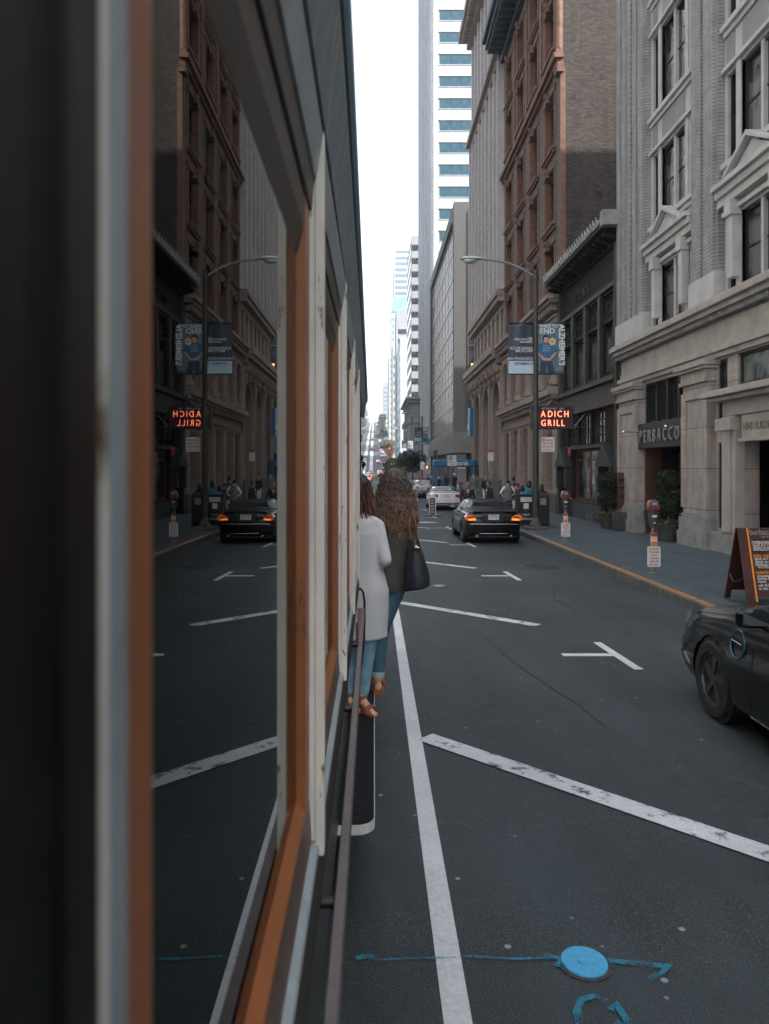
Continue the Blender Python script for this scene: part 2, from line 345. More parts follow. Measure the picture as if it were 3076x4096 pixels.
# ------------------------------------------------------------------ mesh builder
class MB:
    def __init__(s): s.v = []; s.f = []; s.sm = False
    def add(s, vs, fs):
        o = len(s.v); s.v += [tuple(v) for v in vs]; s.f += [tuple(i+o for i in f) for f in fs]; return s
    def box(s, x0, x1, y0, y1, z0, z1):
        return s.add([(x0,y0,z0),(x1,y0,z0),(x1,y1,z0),(x0,y1,z0),(x0,y0,z1),(x1,y0,z1),(x1,y1,z1),(x0,y1,z1)],
                     [(0,3,2,1),(4,5,6,7),(0,1,5,4),(1,2,6,5),(2,3,7,6),(3,0,4,7)])
    def prism(s, pts, a0, a1, axis='Y'):
        "extrude a closed 2D outline; axis Y: pts are (x,z); X: (y,z); Z: (x,y)"
        def P(p, a):
            return (p[0], a, p[1]) if axis == 'Y' else ((a, p[0], p[1]) if axis == 'X' else (p[0], p[1], a))
        n = len(pts)
        vs = [P(p, a0) for p in pts]+[P(p, a1) for p in pts]
        fs = [tuple(range(n)), tuple(range(2*n-1, n-1, -1))]+[(i, i+n, (i+1) % n+n, (i+1) % n) for i in range(n)]
        return s.add(vs, fs)
    def tube(s, pts, r, n=8, caps=True):
        pts = [Vector(p) for p in pts]; m = len(pts)
        rs = r if isinstance(r, (list, tuple)) else [r]*m
        vs = []; up = None
        for i, p in enumerate(pts):
            d = (pts[min(i+1, m-1)]-pts[max(i-1, 0)]).normalized()
            if up is None:
                up = Vector((0, 0, 1)) if abs(d.z) < .9 else Vector((1, 0, 0))
            a = d.cross(up).normalized(); b = a.cross(d).normalized(); up = b
            for k in range(n):
                t = 2*math.pi*k/n
                vs.append(p+a*math.cos(t)*rs[i]+b*math.sin(t)*rs[i])
        fs = []
        for i in range(m-1):
            for k in range(n):
                fs.append((i*n+k, i*n+(k+1) % n, (i+1)*n+(k+1) % n, (i+1)*n+k))
        if caps: fs += [tuple(range(n-1, -1, -1)), tuple(range((m-1)*n, m*n))]
        return s.add(vs, fs)
    def lathe(s, prof, c=(0,0,0), n=24, axis='Z', caps=True):
        "prof: list of (radius, height)"
        vs = []; fs = []; m = len(prof)
        for (r, h) in prof:
            for k in range(n):
                t = 2*math.pi*k/n; a, b = r*math.cos(t), r*math.sin(t)
                p = (a, b, h) if axis == 'Z' else ((h, a, b) if axis == 'X' else (a, h, b))
                vs.append((p[0]+c[0], p[1]+c[1], p[2]+c[2]))
        for i in range(m-1):
            for k in range(n): fs.append((i*n+k, i*n+(k+1) % n, (i+1)*n+(k+1) % n, (i+1)*n+k))
        if caps: fs += [tuple(range(n-1, -1, -1)), tuple(range((m-1)*n, m*n))]
        return s.add(vs, fs)
    def ball(s, c, r, n=12, m=8):
        r = r if isinstance(r, (tuple, list)) else (r, r, r)
        vs = [(c[0], c[1], c[2]-r[2])]; fs = []
        for i in range(1, m):
            t = math.pi*i/m
            for k in range(n):
                a = 2*math.pi*k/n
                vs.append((c[0]+r[0]*math.sin(t)*math.cos(a), c[1]+r[1]*math.sin(t)*math.sin(a), c[2]-r[2]*math.cos(t)))
        vs.append((c[0], c[1], c[2]+r[2]))
        for k in range(n): fs.append((0, 1+(k+1) % n, 1+k))
        for i in range(m-2):
            for k in range(n): fs.append((1+i*n+k, 1+i*n+(k+1) % n, 1+(i+1)*n+(k+1) % n, 1+(i+1)*n+k))
        L = len(vs)-1
        for k in range(n): fs.append((L, 1+(m-2)*n+k, 1+(m-2)*n+(k+1) % n))
        return s.add(vs, fs)
    def taper(s, a, b, ra, rb, n=10):
        "closed tapered limb segment with rounded ends"
        a = Vector(a); b = Vector(b); d = (b-a); L = d.length or 1e-6; d /= L
        pts = []; rs = []
        for t in (-.95, -.7, -.35, 0): pts.append(a+d*ra*t); rs.append(ra*math.sqrt(max(.001, 1-t*t)))
        for t in (0, .35, .7, .95): pts.append(b+d*rb*t); rs.append(rb*math.sqrt(max(.001, 1-t*t)))
        return s.tube(pts, rs, n)
    def loft(s, secs, n=16):
        "secs: (cx,cy,z,rx,ry) stacked ellipses, closed"
        vs = []; m = len(secs); fs = []
        for (cx, cy, z, rx, ry) in secs:
            for k in range(n):
                t = 2*math.pi*k/n; vs.append((cx+rx*math.cos(t), cy+ry*math.sin(t), z))
        for i in range(m-1):
            for k in range(n): fs.append((i*n+k, i*n+(k+1) % n, (i+1)*n+(k+1) % n, (i+1)*n+k))
        fs += [tuple(range(n-1, -1, -1)), tuple(range((m-1)*n, m*n))]
        return s.add(vs, fs)
    def quad(s, a, b, c, d): return s.add([a, b, c, d], [(0, 1, 2, 3)])
    def mesh(s, name, origin=(0,0,0)):
        me = bpy.data.meshes.new(name)
        me.from_pydata([(v[0]-origin[0], v[1]-origin[1], v[2]-origin[2]) for v in s.v], [], s.f)
        me.update(); return me
    def build(s, name, mat, parent=None, smooth=False, bev=0, fix=True, loc=None):
        "coordinates are world coordinates; the object's origin is its parent's (or loc)"
        if parent is not None: o = ORG[parent.name]
        else: o = loc or (0, 0, 0)
        me = s.mesh(name, o)
        if fix:
            bm = bmesh.new(); bm.from_mesh(me); bmesh.ops.recalc_face_normals(bm, faces=bm.faces[:]); bm.to_mesh(me); bm.free()
        ob = bpy.data.objects.new(name, me); COL.objects.link(ob)
        me.materials.append(M[mat] if isinstance(mat, str) else mat)
        if smooth:
            me.polygons.foreach_set('use_smooth', [True]*len(me.polygons))
            if smooth != 'all':
                try: me.set_sharp_from_angle(angle=R(40))
                except Exception: pass
        if bev:
            b = ob.modifiers.new('bevel', 'BEVEL'); b.width = bev; b.segments = 2; b.limit_method = 'ANGLE'
        if parent is not None: ob.parent = parent
        else: ob.location = o
        ORG[ob.name] = o
        return ob
ORG = {}
def tag(o, label=None, cat=None, group=None, kind=None):
    if label: o['label'] = label
    if cat: o['category'] = cat
    if group: o['group'] = group
    if kind: o['kind'] = kind
    return o
def thing(name, label, cat, loc=(0,0,0), group=None):
    o = bpy.data.objects.new(name, None); o.empty_display_size = .1
    o.location = loc; COL.objects.link(o); ORG[o.name] = tuple(loc)
    return tag(o, label, cat, group)
def kids(o): return [c for c in bpy.data.objects if c.parent == o]
def children_map():
    d = {}
    for c in bpy.data.objects:
        if c.parent: d.setdefault(c.parent.name, []).append(c)
    return d
def dup(root, loc, rz=None, label=None, group=None, scale=None):
    cm = children_map()
    def cp(o, par):
        c = o.copy(); COL.objects.link(c)
        if par is not None: c.parent = par
        for ch in cm.get(o.name, []): cp(ch, c)
        return c
    r = cp(root, None); r.location = loc; ORG[r.name] = tuple(loc)
    if rz is not None: r.rotation_euler = (0, 0, rz)
    if scale: r.scale = scale
    if label: r['label'] = label
    if group: r['group'] = group
    return r
def shared(name, me, parent, loc, mat=None):
    "place a shared mesh at a world position under a parent"
    o = bpy.data.objects.new(name, me); COL.objects.link(o)
    p = ORG[parent.name] if parent is not None else (0, 0, 0)
    if parent is not None: o.parent = parent
    o.location = (loc[0]-p[0], loc[1]-p[1], loc[2]-p[2])
    ORG[o.name] = tuple(loc)
    return o
def text(body, size, loc, mat, parent, name='lettering', face='-Y', ext=.004, sx=1, align='LEFT', bold=0, ay='BOTTOM_BASELINE', rot=None, sp=1, world=True):
    cu = bpy.data.curves.new('t', 'FONT'); cu.body = body; cu.size = size; cu.extrude = ext; cu.offset = bold*size
    cu.align_x = align; cu.align_y = ay; cu.resolution_u = 2; cu.space_character = sp
    tmp = bpy.data.objects.new('t', cu); COL.objects.link(tmp)
    dg = bpy.context.evaluated_depsgraph_get(); dg.update()
    me = bpy.data.meshes.new_from_object(tmp.evaluated_get(dg))
    bpy.data.objects.remove(tmp); bpy.data.curves.remove(cu)
    me.name = name
    if rot is None:
        rot = {'-Y': (R(90), 0, 0), '-X': (R(90), 0, R(-90)), '+X': (R(90), 0, R(90)), '+Y': (R(90), 0, R(180)), 'DOWN': (R(90), R(90), 0)}[face]
    from mathutils import Euler
    mt = Euler(rot).to_matrix().to_4x4() @ Matrix.Diagonal((sx, 1, 1, 1))
    me.transform(mt)
    me.materials.clear(); me.materials.append(M[mat])
    o = bpy.data.objects.new(name, me); COL.objects.link(o)
    p = ORG[parent.name] if (parent is not None and world) else (0, 0, 0)
    o.location = (loc[0]-p[0], loc[1]-p[1], loc[2]-p[2])
    if parent is not None: o.parent = parent
    ORG[o.name] = tuple(loc)
    return o
def remesh(mb, voxel, smooth=3):
    "fuse overlapping closed forms into one continuous skin"
    me = mb.mesh('tmp')
    bm = bmesh.new(); bm.from_mesh(me); bmesh.ops.recalc_face_normals(bm, faces=bm.faces[:]); bm.to_mesh(me); bm.free()
    o = bpy.data.objects.new('tmp', me); COL.objects.link(o)
    r = o.modifiers.new('r', 'REMESH'); r.mode = 'VOXEL'; r.voxel_size = voxel; r.use_smooth_shade = True
    if smooth:
        s = o.modifiers.new('s', 'SMOOTH'); s.factor = .5; s.iterations = smooth
    dg = bpy.context.evaluated_depsgraph_get(); dg.update()
    out = bpy.data.meshes.new_from_object(o.evaluated_get(dg))
    bpy.data.objects.remove(o); bpy.data.meshes.remove(me)
    out.polygons.foreach_set('use_smooth', [True]*len(out.polygons))
    return out
def mobj(name, me, mat, parent=None, loc=(0,0,0)):
    me.name = name; me.materials.clear(); me.materials.append(M[mat] if isinstance(mat, str) else mat)
    o = bpy.data.objects.new(name, me); COL.objects.link(o); o.location = loc
    if parent is not None: o.parent = parent
    ORG[o.name] = (0, 0, 0)
    return o

# ------------------------------------------------------------------ walls with real openings
def wall(mb, X, y0, y1, z0, z1, ops, depth=.3, back=8, sgn=1):
    """front face at x=X (outside towards -X when sgn=1) with holes; sides, roof and back close the block"""
    ys = sorted(set([y0, y1]+[round(v, 4) for o in ops for v in o[:2]])); zs = sorted(set([z0, z1]+[round(v, 4) for o in ops for v in o[2:4]]))
    ys = [y for y in ys if y0 <= y <= y1]; zs = [z for z in zs if z0 <= z <= z1]
    for zi in range(len(zs)-1):
        run = None
        for yi in range(len(ys)-1):
            cy, cz = (ys[yi]+ys[yi+1])/2, (zs[zi]+zs[zi+1])/2
            hole = any(o[0] < cy < o[1] and o[2] < cz < o[3] for o in ops)
            if hole:
                if run is not None: mb.quad((X, run, zs[zi]), (X, ys[yi], zs[zi]), (X, ys[yi], zs[zi+1]), (X, run, zs[zi+1])); run = None
            elif run is None: run = ys[yi]
        if run is not None: mb.quad((X, run, zs[zi]), (X, ys[-1], zs[zi]), (X, ys[-1], zs[zi+1]), (X, run, zs[zi+1]))
    Xd = X+depth*sgn
    for o in ops:
        a, b, c, d = [round(v, 4) for v in o[:4]]
        mb.quad((X, a, c), (Xd, a, c), (Xd, a, d), (X, a, d)); mb.quad((X, b, c), (X, b, d), (Xd, b, d), (Xd, b, c))
        mb.quad((X, a, c), (X, b, c), (Xd, b, c), (Xd, a, c)); mb.quad((X, a, d), (Xd, a, d), (Xd, b, d), (X, b, d))
    Xb = X+back*sgn
    mb.quad((X, y0, z0), (Xb, y0, z0), (Xb, y0, z1), (X, y0, z1)); mb.quad((X, y1, z0), (X, y1, z1), (Xb, y1, z1), (Xb, y1, z0))
    mb.quad((X, y0, z1), (Xb, y0, z1), (Xb, y1, z1), (X, y1, z1)); mb.quad((Xb, y0, z0), (Xb, y1, z0), (Xb, y1, z1), (Xb, y0, z1))
    return mb
WT = {}
def window(parent, X, y0, y1, z0, z1, frame='frame_dark', glass='glass', fw=.06, vert=0, horiz=1, dep=.05, key=None, sgn=1, hfrac=.5, back=None):
    "one window: a frame with its bars, and its pane as a sub-part; same-size windows share meshes"
    w, h = round(y1-y0, 3), round(z1-z0, 3)
    k = (w, h, frame, glass, fw, vert, horiz, sgn, hfrac)
    if k not in WT:
        m = MB(); d = .07*sgn
        x0, x1 = min(-d, 0), max(-d, 0)
        m.box(x0, x1, 0, fw, 0, h).box(x0, x1, w-fw, w, 0, h).box(x0, x1, fw, w-fw, 0, fw).box(x0, x1, fw, w-fw, h-fw, h)
        x0, x1 = x0*.8, x1*.8-.001
        for i in range(vert):
            yc = w*(i+1)/(vert+1); m.box(x0, x1, yc-fw*.5, yc+fw*.5, fw, h-fw)
        for i in range(horiz):
            zc = h*(i+1)/(horiz+1) if horiz > 1 else h*hfrac; m.box(x0*.7, x1*.7, fw, w-fw, zc-fw*.4, zc+fw*.4)
        me = m.mesh('window'); bm = bmesh.new(); bm.from_mesh(me); bmesh.ops.recalc_face_normals(bm, faces=bm.faces[:]); bm.to_mesh(me); bm.free()
        me.materials.append(M[frame])
        p = MB(); p.box(-.004, .004, 0, w, 0, h); pm = p.mesh('pane'); pm.materials.append(M[glass])
        WT[k] = (me, pm)
    me, pm = WT[k]
    o = shared('window', me, parent, (X, y0, z0))
    pn = shared('pane', pm, o, (X-.015*sgn, y0, z0))
    return o
def pane(parent, X, y0, y1, z0, z1, glass='glass_far', name='window', t=.02):
    k = ('p', round(y1-y0, 3), round(z1-z0, 3), glass, t)
    if k not in WT:
        p = MB(); p.box(0, t, 0, y1-y0, 0, z1-z0); pm = p.mesh(name); pm.materials.append(M[glass]); WT[k] = pm
    return shared(name, WT[k], parent, (X, y0, z0))
def cornice(mb, X, y0, y1, z0, steps, sgn=1, ret=True):
    "stacked mouldings: steps = (height, projection)"
    z = z0
    for (h, p) in steps:
        r = p if ret else 0
        mb.box(min(X-p*sgn, X+.05*sgn), max(X-p*sgn, X+.05*sgn), y0-(r*.0), y1+(r*.0), z, z+h-.003); z += h
    return z
M['tram_pillar'] = mat_oldpaint('tram_pillar', (.006, .006, .0055), (.03, .028, .026), .36, .0, .35, .12)
M['seat_wood'] = mat_oldpaint('seat_wood', (.34, .22, .17), (.2, .08, .04), .42, .0, .5)
M['hair_brown_flat'] = plain('hair_brown_flat', (.10, .05, .03), .5, 0, .3, 9)
M['sill_brown'] = mat_oldpaint('sill_brown', (.13, .075, .05), (.3, .27, .22), .4, .0, .45)
M['tower_spandrel'] = plain('tower_spandrel', (.33, .35, .365), .7, 0, .05, 1)
M['pillar_brown'] = mat_oldpaint('pillar_brown', (.013, .009, .0065), (.03, .024, .02), .42, .0, .4, .15)
M['dark_granite'] = plain('dark_granite', (.12, .12, .125), .5, 0, .2, 2)
EXPO=2.0; HAZE=.0006
# ================================================================== the ground
def strip(name, xa, xb, ys, dz, mat, kind='structure', thick=.0, zfun=gz):
    mb = MB(); n = len(ys)
    for y in ys:
        mb.v += [(xa, y, zfun(y)+dz), (xb, y, zfun(y)+dz)]
    for i in range(n-1): mb.f.append((2*i, 2*i+1, 2*i+3, 2*i+2))
    o = mb.build(name, mat, fix=False); tag(o, kind=kind); return o
YS = [-40, -10, 0, 5, 10, 20, 40, 60, 85, 110, 150, 200, 240, 280]+[280+15*i for i in range(1, 49)]+[1015, 1030]
strip('ground', -400, 400, [-400]+YS+[2200], -.06, 'asphalt')
strip('road', -10.4, XK+.02, YS, 0, 'asphalt')
# crossing street
mb = MB(); mb.box(-200, 200, 64.8, 77.6, gz(71)-.3, gz(71)-.002); tag(mb.build('side_street', 'asphalt'), kind='structure')
# cable car tracks: pale concrete strips with rails and slot
for i, xc in enumerate((-4.2, -1.25)):
    strip('track_bed', xc-.75, xc+.75, [y for y in YS if y >= -40], .006, 'track')
    for dx in (-.53, 0, .53):
        strip('track_rail', xc+dx-.03, xc+dx+.03, YS, .012, 'steel')
# right-hand sidewalk, a slab with a true kerb step, rising slightly to the buildings
def walk(name, xa, xb, y0, y1, rise, n=24):
    mb = MB(); ys = [y0+(y1-y0)*i/n for i in range(n+1)]
    for y in ys:
        z = gz(y); s = 1 if xb > xa else -1
        mb.v += [(xa, y, z-.3), (xa, y, z+.145), (xa+.02*s, y, z+.15), (xb, y, z+.15+rise), (xb, y, z-.3)]
    for i in range(n):
        for k in range(4): mb.f.append((5*i+k, 5*i+k+1, 5*i+k+6, 5*i+k+5))
    mb.f += [(0, 1, 2, 3, 4), tuple(range(5*n+4, 5*n-1, -1))]
    o = mb.build(name, 'sidewalk'); tag(o, kind='structure'); return o
walk('sidewalk', XK+.16, 12, -40, 64.8, .07)
walk('sidewalk', XK+.16, 12, 77.6, 600, .07, 60)
walk('sidewalk', -10.6, -14.6, -40, 64.8, .05)
walk('sidewalk', -10.6, -14.6, 77.6, 800, .05, 60)
def swz(x, y): return gz(y)+.15+.07*(x-5.06)/6.94
mb = MB()
ks = [-40+2*i for i in range(53)]
for y in ks:
    z = gz(y); mb.v += [(XK, y, z-.2), (XK+.01, y, z+.14), (XK+.03, y, z+.155), (XK+.17, y, z+.157), (XK+.17, y, z-.2)]
for i in range(len(ks)-1):
    for k in range(4): mb.f.append((5*i+k, 5*i+k+1, 5*i+k+6, 5*i+k+5))
tag(mb.build('kerb', 'kerb_stone'), kind='structure')
mb = MB()
ks = [9, 13, 17, 20, 23.2]
for y in ks: z = gz(y); mb.v += [(XK+.028, y, z+.161), (XK+.165, y, z+.161)]
for i in range(len(ks)-1): mb.f.append((2*i, 2*i+1, 2*i+3, 2*i+2))
tag(mb.build('kerb_marking', 'kerb_orange', fix=False), kind='structure')

# painted lines
def line_quad(mb, a, b, w, dz=.005, cut=None):
    a = Vector((a[0], a[1], 0)); b = Vector((b[0], b[1], 0)); d = (b-a).normalized(); n = Vector((-d.y, d.x, 0))*w/2
    ps = [a+n, b+n, b-n, a-n]
    if cut is not None:      # ends cut parallel to x or y
        pass
    mb.add([(p.x, p.y, gz(p.y)+dz) for p in ps], [(0, 1, 2, 3)])
mb = MB()
for i in range(30): line_quad(mb, (.327, 1.0+1.9*i), (.327, 2.9+1.9*i), .112, .005)
tag(mb.build('road_marking', 'fresh_line', fix=False), kind='structure')
mb = MB()
for (x0, y0, x1, y1, w) in ((.41, 5.98, 2.75, 3.6, .19), (.41, 12.1, 2.28, 10.3, .19), (.40, 18.3, 2.25, 16.35, .18), (.40, 24.3, 2.2, 22.2, .18), (.40, 30.0, 2.1, 27.8, .18)):
    line_quad(mb, (x0, y0), (x1, y1), w, .009)
tag(mb.build('road_marking', 'white_line', fix=False), kind='structure')
mb = MB()
for y in (8.66, 15.2, 21.6, 28.0, 34.6, 41.2):
    line_quad(mb, (2.2, y), (2.78, y), .13, .005)
    line_quad(mb, (2.79, y+.62), (2.86, y-.66), .1, .009)
tag(mb.build('road_marking', 'fresh_line', fix=False), kind='structure')
mb = MB()
for k in range(14): mb.box(-10+k*1.05, -9.5+k*1.05, 62, 64.4, gz(63)-.02, gz(63)+.005)
for y in (78.6, 82): mb.box(-10.2, 4.8, y, y+.3, gz(y)-.02, gz(y)+.006)
tag(mb.build('road_marking', 'white_line', fix=False), kind='structure')

# covers in the road
def cover(x, y, r, mat, label, cat='manhole cover', name='manhole_cover'):
    z = gz(y); mb = MB()
    mb.lathe([(r*1.2, -.05), (r*1.2, .004), (r*1.03, .006), (r*1.03, .001)], (x, y, z+.002), 40)
    o = mb.build(name, 'iron', loc=(x, y, z), smooth=True); tag(o, label, cat)
    m2 = MB(); m2.lathe([(r, -.04), (r, .008), (r*.97, .012), (r*.6, .013), (0.001, .013)], (x, y, z+.002), 40)
    for i in range(7):
        for j in range(7):
            px, py = (i-3)*r*.26, (j-3)*r*.26
            if px*px+py*py < (r*.85)**2 and mat == 'iron': m2.box(x+px-r*.07, x+px+r*.07, y+py-r*.07, y+py+r*.07, z+.014, z+.02)
    if mat == 'blue_lid':
        m2.lathe([(.03, .012), (.03, .017), (.02, .019)], (x, y, z+.002), 16)
    o2 = m2.build('lid', mat, smooth=True); o2.parent = o
    o2.matrix_parent_inverse = Matrix.Translation((-x, -y, -z))
cover(3.72, 16.7, .42, 'iron', 'large round iron manhole cover near the kerb', )
cover(1.22, 13.85, .115, 'steel', 'tiny worn iron valve lid beside the hatched area', 'valve lid', 'valve_lid')
cover(2.25, 31.0, .42, 'steel', 'pale shiny round manhole cover beside the street sign board')
cover(.918, 3.235, .1, 'blue_lid', 'round valve lid sprayed bright blue in the road', 'valve lid', 'valve_lid')
# sprayed utility marks round the blue lid
def stroke(mb, pts, w, dz=.011):
    pts = [Vector((p[0], p[1], 0)) for p in pts]
    vs = []
    for i, p in enumerate(pts):
        d = (pts[min(i+1, len(pts)-1)]-pts[max(i-1, 0)]).normalized(); n = Vector((-d.y, d.x, 0))*w/2
        for q in (p+n, p-n): vs.append((q.x, q.y, gz(q.y)+dz))
    mb.add(vs, [(2*i, 2*i+1, 2*i+3, 2*i+2) for i in range(len(pts)-1)])
def stroke_end(label):
    global mb
    tag(mb.build('spray_marking', 'blue_spray', fix=False), label, 'road graffiti'); mb = MB()
mb = MB()
stroke(mb, [(-.08, 3.25), (-.04, 3.27), (.0, 3.26)], .03, .012); stroke_end('faint blue paint smear nearest the running board')
stroke(mb, [(.40, 3.27), (.6, 3.25), (.81, 3.26)], .016); stroke(mb, [(.36, 3.26), (.1, 3.25), (.0, 3.24)], .009, .012)
stroke(mb, [(.75, 3.28), (.82, 3.25), (.79, 3.2)], .03, .012)
stroke_end('blue sprayed line running left of the blue lid on the asphalt')
stroke(mb, [(1.02, 3.24), (1.16, 3.22), (1.28, 3.2)], .03); stroke(mb, [(1.28, 3.215), (1.23, 3.16), (1.16, 3.12)], .024, .012)
stroke_end('blue sprayed arrow pointing right from the blue lid')
stroke(mb, [(.94, 2.985), (.90, 3.02), (.84, 3.0), (.80, 2.93), (.79, 2.84), (.83, 2.79), (.91, 2.82), (.96, 2.88)], .03, .012)
stroke(mb, [(.94, 2.94), (.97, 2.98), (.985, 2.88), (.99, 2.76)], .032, .013)
stroke_end('blue sprayed rounded letter below the blue lid at the picture foot')
mb = MB(); rk = random.Random(4)
for pts in ([(1.42, 9.75), (1.5, 9.0), (1.58, 8.2), (1.7, 7.6), (1.86, 6.9), (1.9, 6.5), (1.97, 6.2)], [(3.3, 13.5), (3.0, 12.4), (3.15, 11.6), (3.0, 10.9)]):
    q = []
    for a_, b_ in zip(pts, pts[1:]):
        for k in range(8): q.append((a_[0]+(b_[0]-a_[0])*k/8+rk.uniform(-.02, .02), a_[1]+(b_[1]-a_[1])*k/8))
    stroke(mb, q, .011, .006)
tag(mb.build('road_crack', 'black', fix=False), kind='structure')

# ================================================================== building A (pale stone, restaurant and door)
def pediment(mb, X, ya, yb, z, h, p):
    yc = (ya+yb)/2
    mb.prism([(ya-.15, z), (yb+.15, z), (yc, z+h)], X-p*.6, X+.02, 'X')
    for (a, b) in (((ya-.25, z), (yc, z+h+.08)), ((yb+.25, z), (yc, z+h+.08))):
        t = .13
        mb.prism([(a[0], a[1]), (b[0], b[1]-.0), (b[0], b[1]+t), (a[0], a[1]+t*.6)], X-p, X+.01, 'X')
A = thing('stone_office_building', 'pale stone office building with restaurant entrance and pedimented bay windows', 'building', (XF, 10, 0))
bays = [(22.9, 19.6), (18.1, 14.8), (13.3, 10.3)]
floors = [(6.35, 8.15), (9.55, 11.65), (12.9, 15.3), (16.5, 18.9), (20.1, 22.5), (23.7, 26.1), (27.3, 29.7)]
ops = []
wins = []
for (b1, b0) in bays:
    c = (b0+b1)/2; w = b1-b0
    for (za, zb) in floors:
        dbl = (c-w*.26, c+w*.26); n0 = (b0+.08, b0+.08+w*.13); n1 = (b1-.08-w*.13, b1-.08)
        for q in (dbl, n0, n1): ops.append((q[0], q[1], za, zb)); wins.append((q, za, zb, q is dbl))
PB = (20.2, 23.6, -.3, 4.75)          # restaurant opening
SW = (18.02, 18.52, .62, 2.75); SW2 = (18.02, 18.52, 3.05, 4.8); DR = (15.35, 17.2, -.3, 3.35); UPW = (14.9, 17.5, 4.06, 4.82)
gops = [PB, SW, SW2, DR, UPW, (10.6, 13.0, .9, 4.6)]
mb = MB(); wall(mb, XF, 10, 25.6, 6.2, 32, ops, .2, 30); mb.build('upper_wall', 'stone_light', A)
mb = MB(); wall(mb, XF, 10, 25.6, -.5, 6.19, gops, .35, 8)
mb.build('ground_wall', 'stoneA', A)
for (q, za, zb, d) in wins:
    if d:
        window(A, XF+.14, q[0]+.02, q[1]-.02, za+.02, zb-.02, 'frame_dark', 'glassA', .06, 1, 1)
    else: window(A, XF+.14, q[0]+.02, q[1]-.02, za+.02, zb-.02, 'frame_dark', 'glassA', .05, 0, 1)
# white timber mullion between the paired sashes, posts, spandrels
mb = MB()
for (b1, b0) in bays:
    c = (b0+b1)/2; w = b1-b0
    for (za, zb) in floors:
        mb.box(XF+.02, XF+.19, c-.06, c+.06, za, zb)
        for yy in (c-w*.26, c+w*.26): mb.box(XF-.05, XF+.1, yy+.0 if yy > c else yy-.2, yy+.2 if yy > c else yy-.0, za-.1, zb+.1)
        mb.box(XF-.16, XF+.1, b0, b1, za-.2, za-.06); mb.box(XF-.08, XF+.1, b0+.003, b1-.003, za-.33, za-.203)
        mb.box(XF-.12, XF+.1, b0, b1, zb+.06, zb+.17)
mb.build('window_surround', 'stone_light', A, bev=.008)
for (b1, b0) in bays:
    c = (b0+b1)/2; w = b1-b0
    for (z0, z1) in ((11.9, 12.55), (15.55, 16.15), (19.15, 19.75)):
        for (a, b) in ((c-w*.24, c+w*.24), (b0+.07, b0+.47), (b1-.47, b1-.07)): mb = MB(); mb.box(XF-.03, XF+.05, a, b, z0, z1); mb.build('spandrel_panel', 'panel_grey', A, bev=.01)
for (b1, b0) in bays:
    mb = MB(); c = (b0+b1)/2
    mb.box(XF-.22, XF+.1, b0, b1, 8.42, 8.62); mb.box(XF-.4, XF+.1, b0-.0, b1+.0, 8.80, 8.93); mb.box(XF-.3, XF+.1, b0+.01, b1-.01, 8.625, 8.797)
    pediment(mb, XF, c-.85, c+.85, 8.935, .5, .36)
    for yy in (c-.98, c+.98):
        mb.box(XF-.3, XF-.02, yy-.16, yy+.16, 8.05, 8.415); mb.box(XF-.24, XF-.03, yy-.12, yy+.12, 6.6, 8.047)
    mb.build('pediment', 'stone_light', A, bev=.01)
# rusticated brick piers (three ribs each)
for (y0, y1) in ((23.0, 25.5), (18.15, 19.55), (13.35, 14.75), (10.0, 10.25)):
    mb = MB(); mb.box(XF-.18, XF+.1, y0, y1, 6.95, 32)
    n = max(1, int((y1-y0)/.47))
    for k in range(n):
        a = y0+(y1-y0)*(k+.12)/n; b = y0+(y1-y0)*(k+.88)/n
        mb.box(XF-.27, XF-.17, a, b, 6.95, 32)
    mb.build('brick_pier', 'brickA', A)
    mb = MB(); mb.box(XF-.3, XF+.1, y0-.03, y1+.03, 6.25, 6.945); mb.build('pier_base', 'stone_light', A, bev=.015)
# big cornice and frieze
mb = MB()
mb.box(XF-.12, XF+.1, 10, 25.62, 4.85, 4.98); mb.box(XF-.2, XF+.1, 10, 25.64, 4.983, 5.12); mb.box(XF-.1, XF+.1, 10, 25.6, 5.123, 5.3)
mb.box(XF-.06, XF+.1, 10, 25.6, 5.303, 5.74); mb.box(XF-.34, XF+.1, 10, 25.66, 5.92, 6.05); mb.box(XF-.46, XF+.1, 10, 25.7, 6.053, 6.2); mb.box(XF-.4, XF+.1, 10, 25.68, 6.203, 6.26)
mb.build('cornice', 'stoneA_plain', A, bev=.012)
mb = MB()
for i in range(130): mb.box(XF-.26, XF-.05, 10.05+i*.12, 10.12+i*.12, 5.78, 5.9)
mb.build('dentil_course', 'stone_grey', A)
# pilasters of the ground floor
for (y0, y1) in ((23.65, 25.45), (18.6, 20.15), (13.1, 14.7)):
    mb = MB(); X = XF-.2
    mb.box(X, XF+.1, y0, y1, .9, 4.3); mb.box(X-.06, X, y0, y0+.28, 1.05, 4.1); mb.box(X-.06, X, y1-.28, y1, 1.05, 4.1); mb.box(X-.06, X, y0+.283, y1-.283, 3.9, 4.1)
    mb.box(X-.1, XF+.1, y0-.05, y1+.05, 4.303, 4.4); mb.box(X-.06, XF+.1, y0-.02, y1+.02, 4.403, 4.62); mb.box(X-.16, XF+.1, y0-.1, y1+.1, 4.623, 4.7); mb.box(X-.22, XF+.1, y0-.15, y1+.15, 4.703, 4.845)
    mb.build('pilaster', 'stoneA', A, bev=.012)
    mb = MB(); mb.box(X-.14, XF+.1, y0-.08, y1+.08, -.5, .42); mb.box(X-.1, XF+.1, y0-.05, y1+.05, .423, .8); mb.box(X-.05, XF+.1, y0-.02, y1+.02, .803, .897)
    mb.build('plinth', 'stone_grey', A, bev=.015)
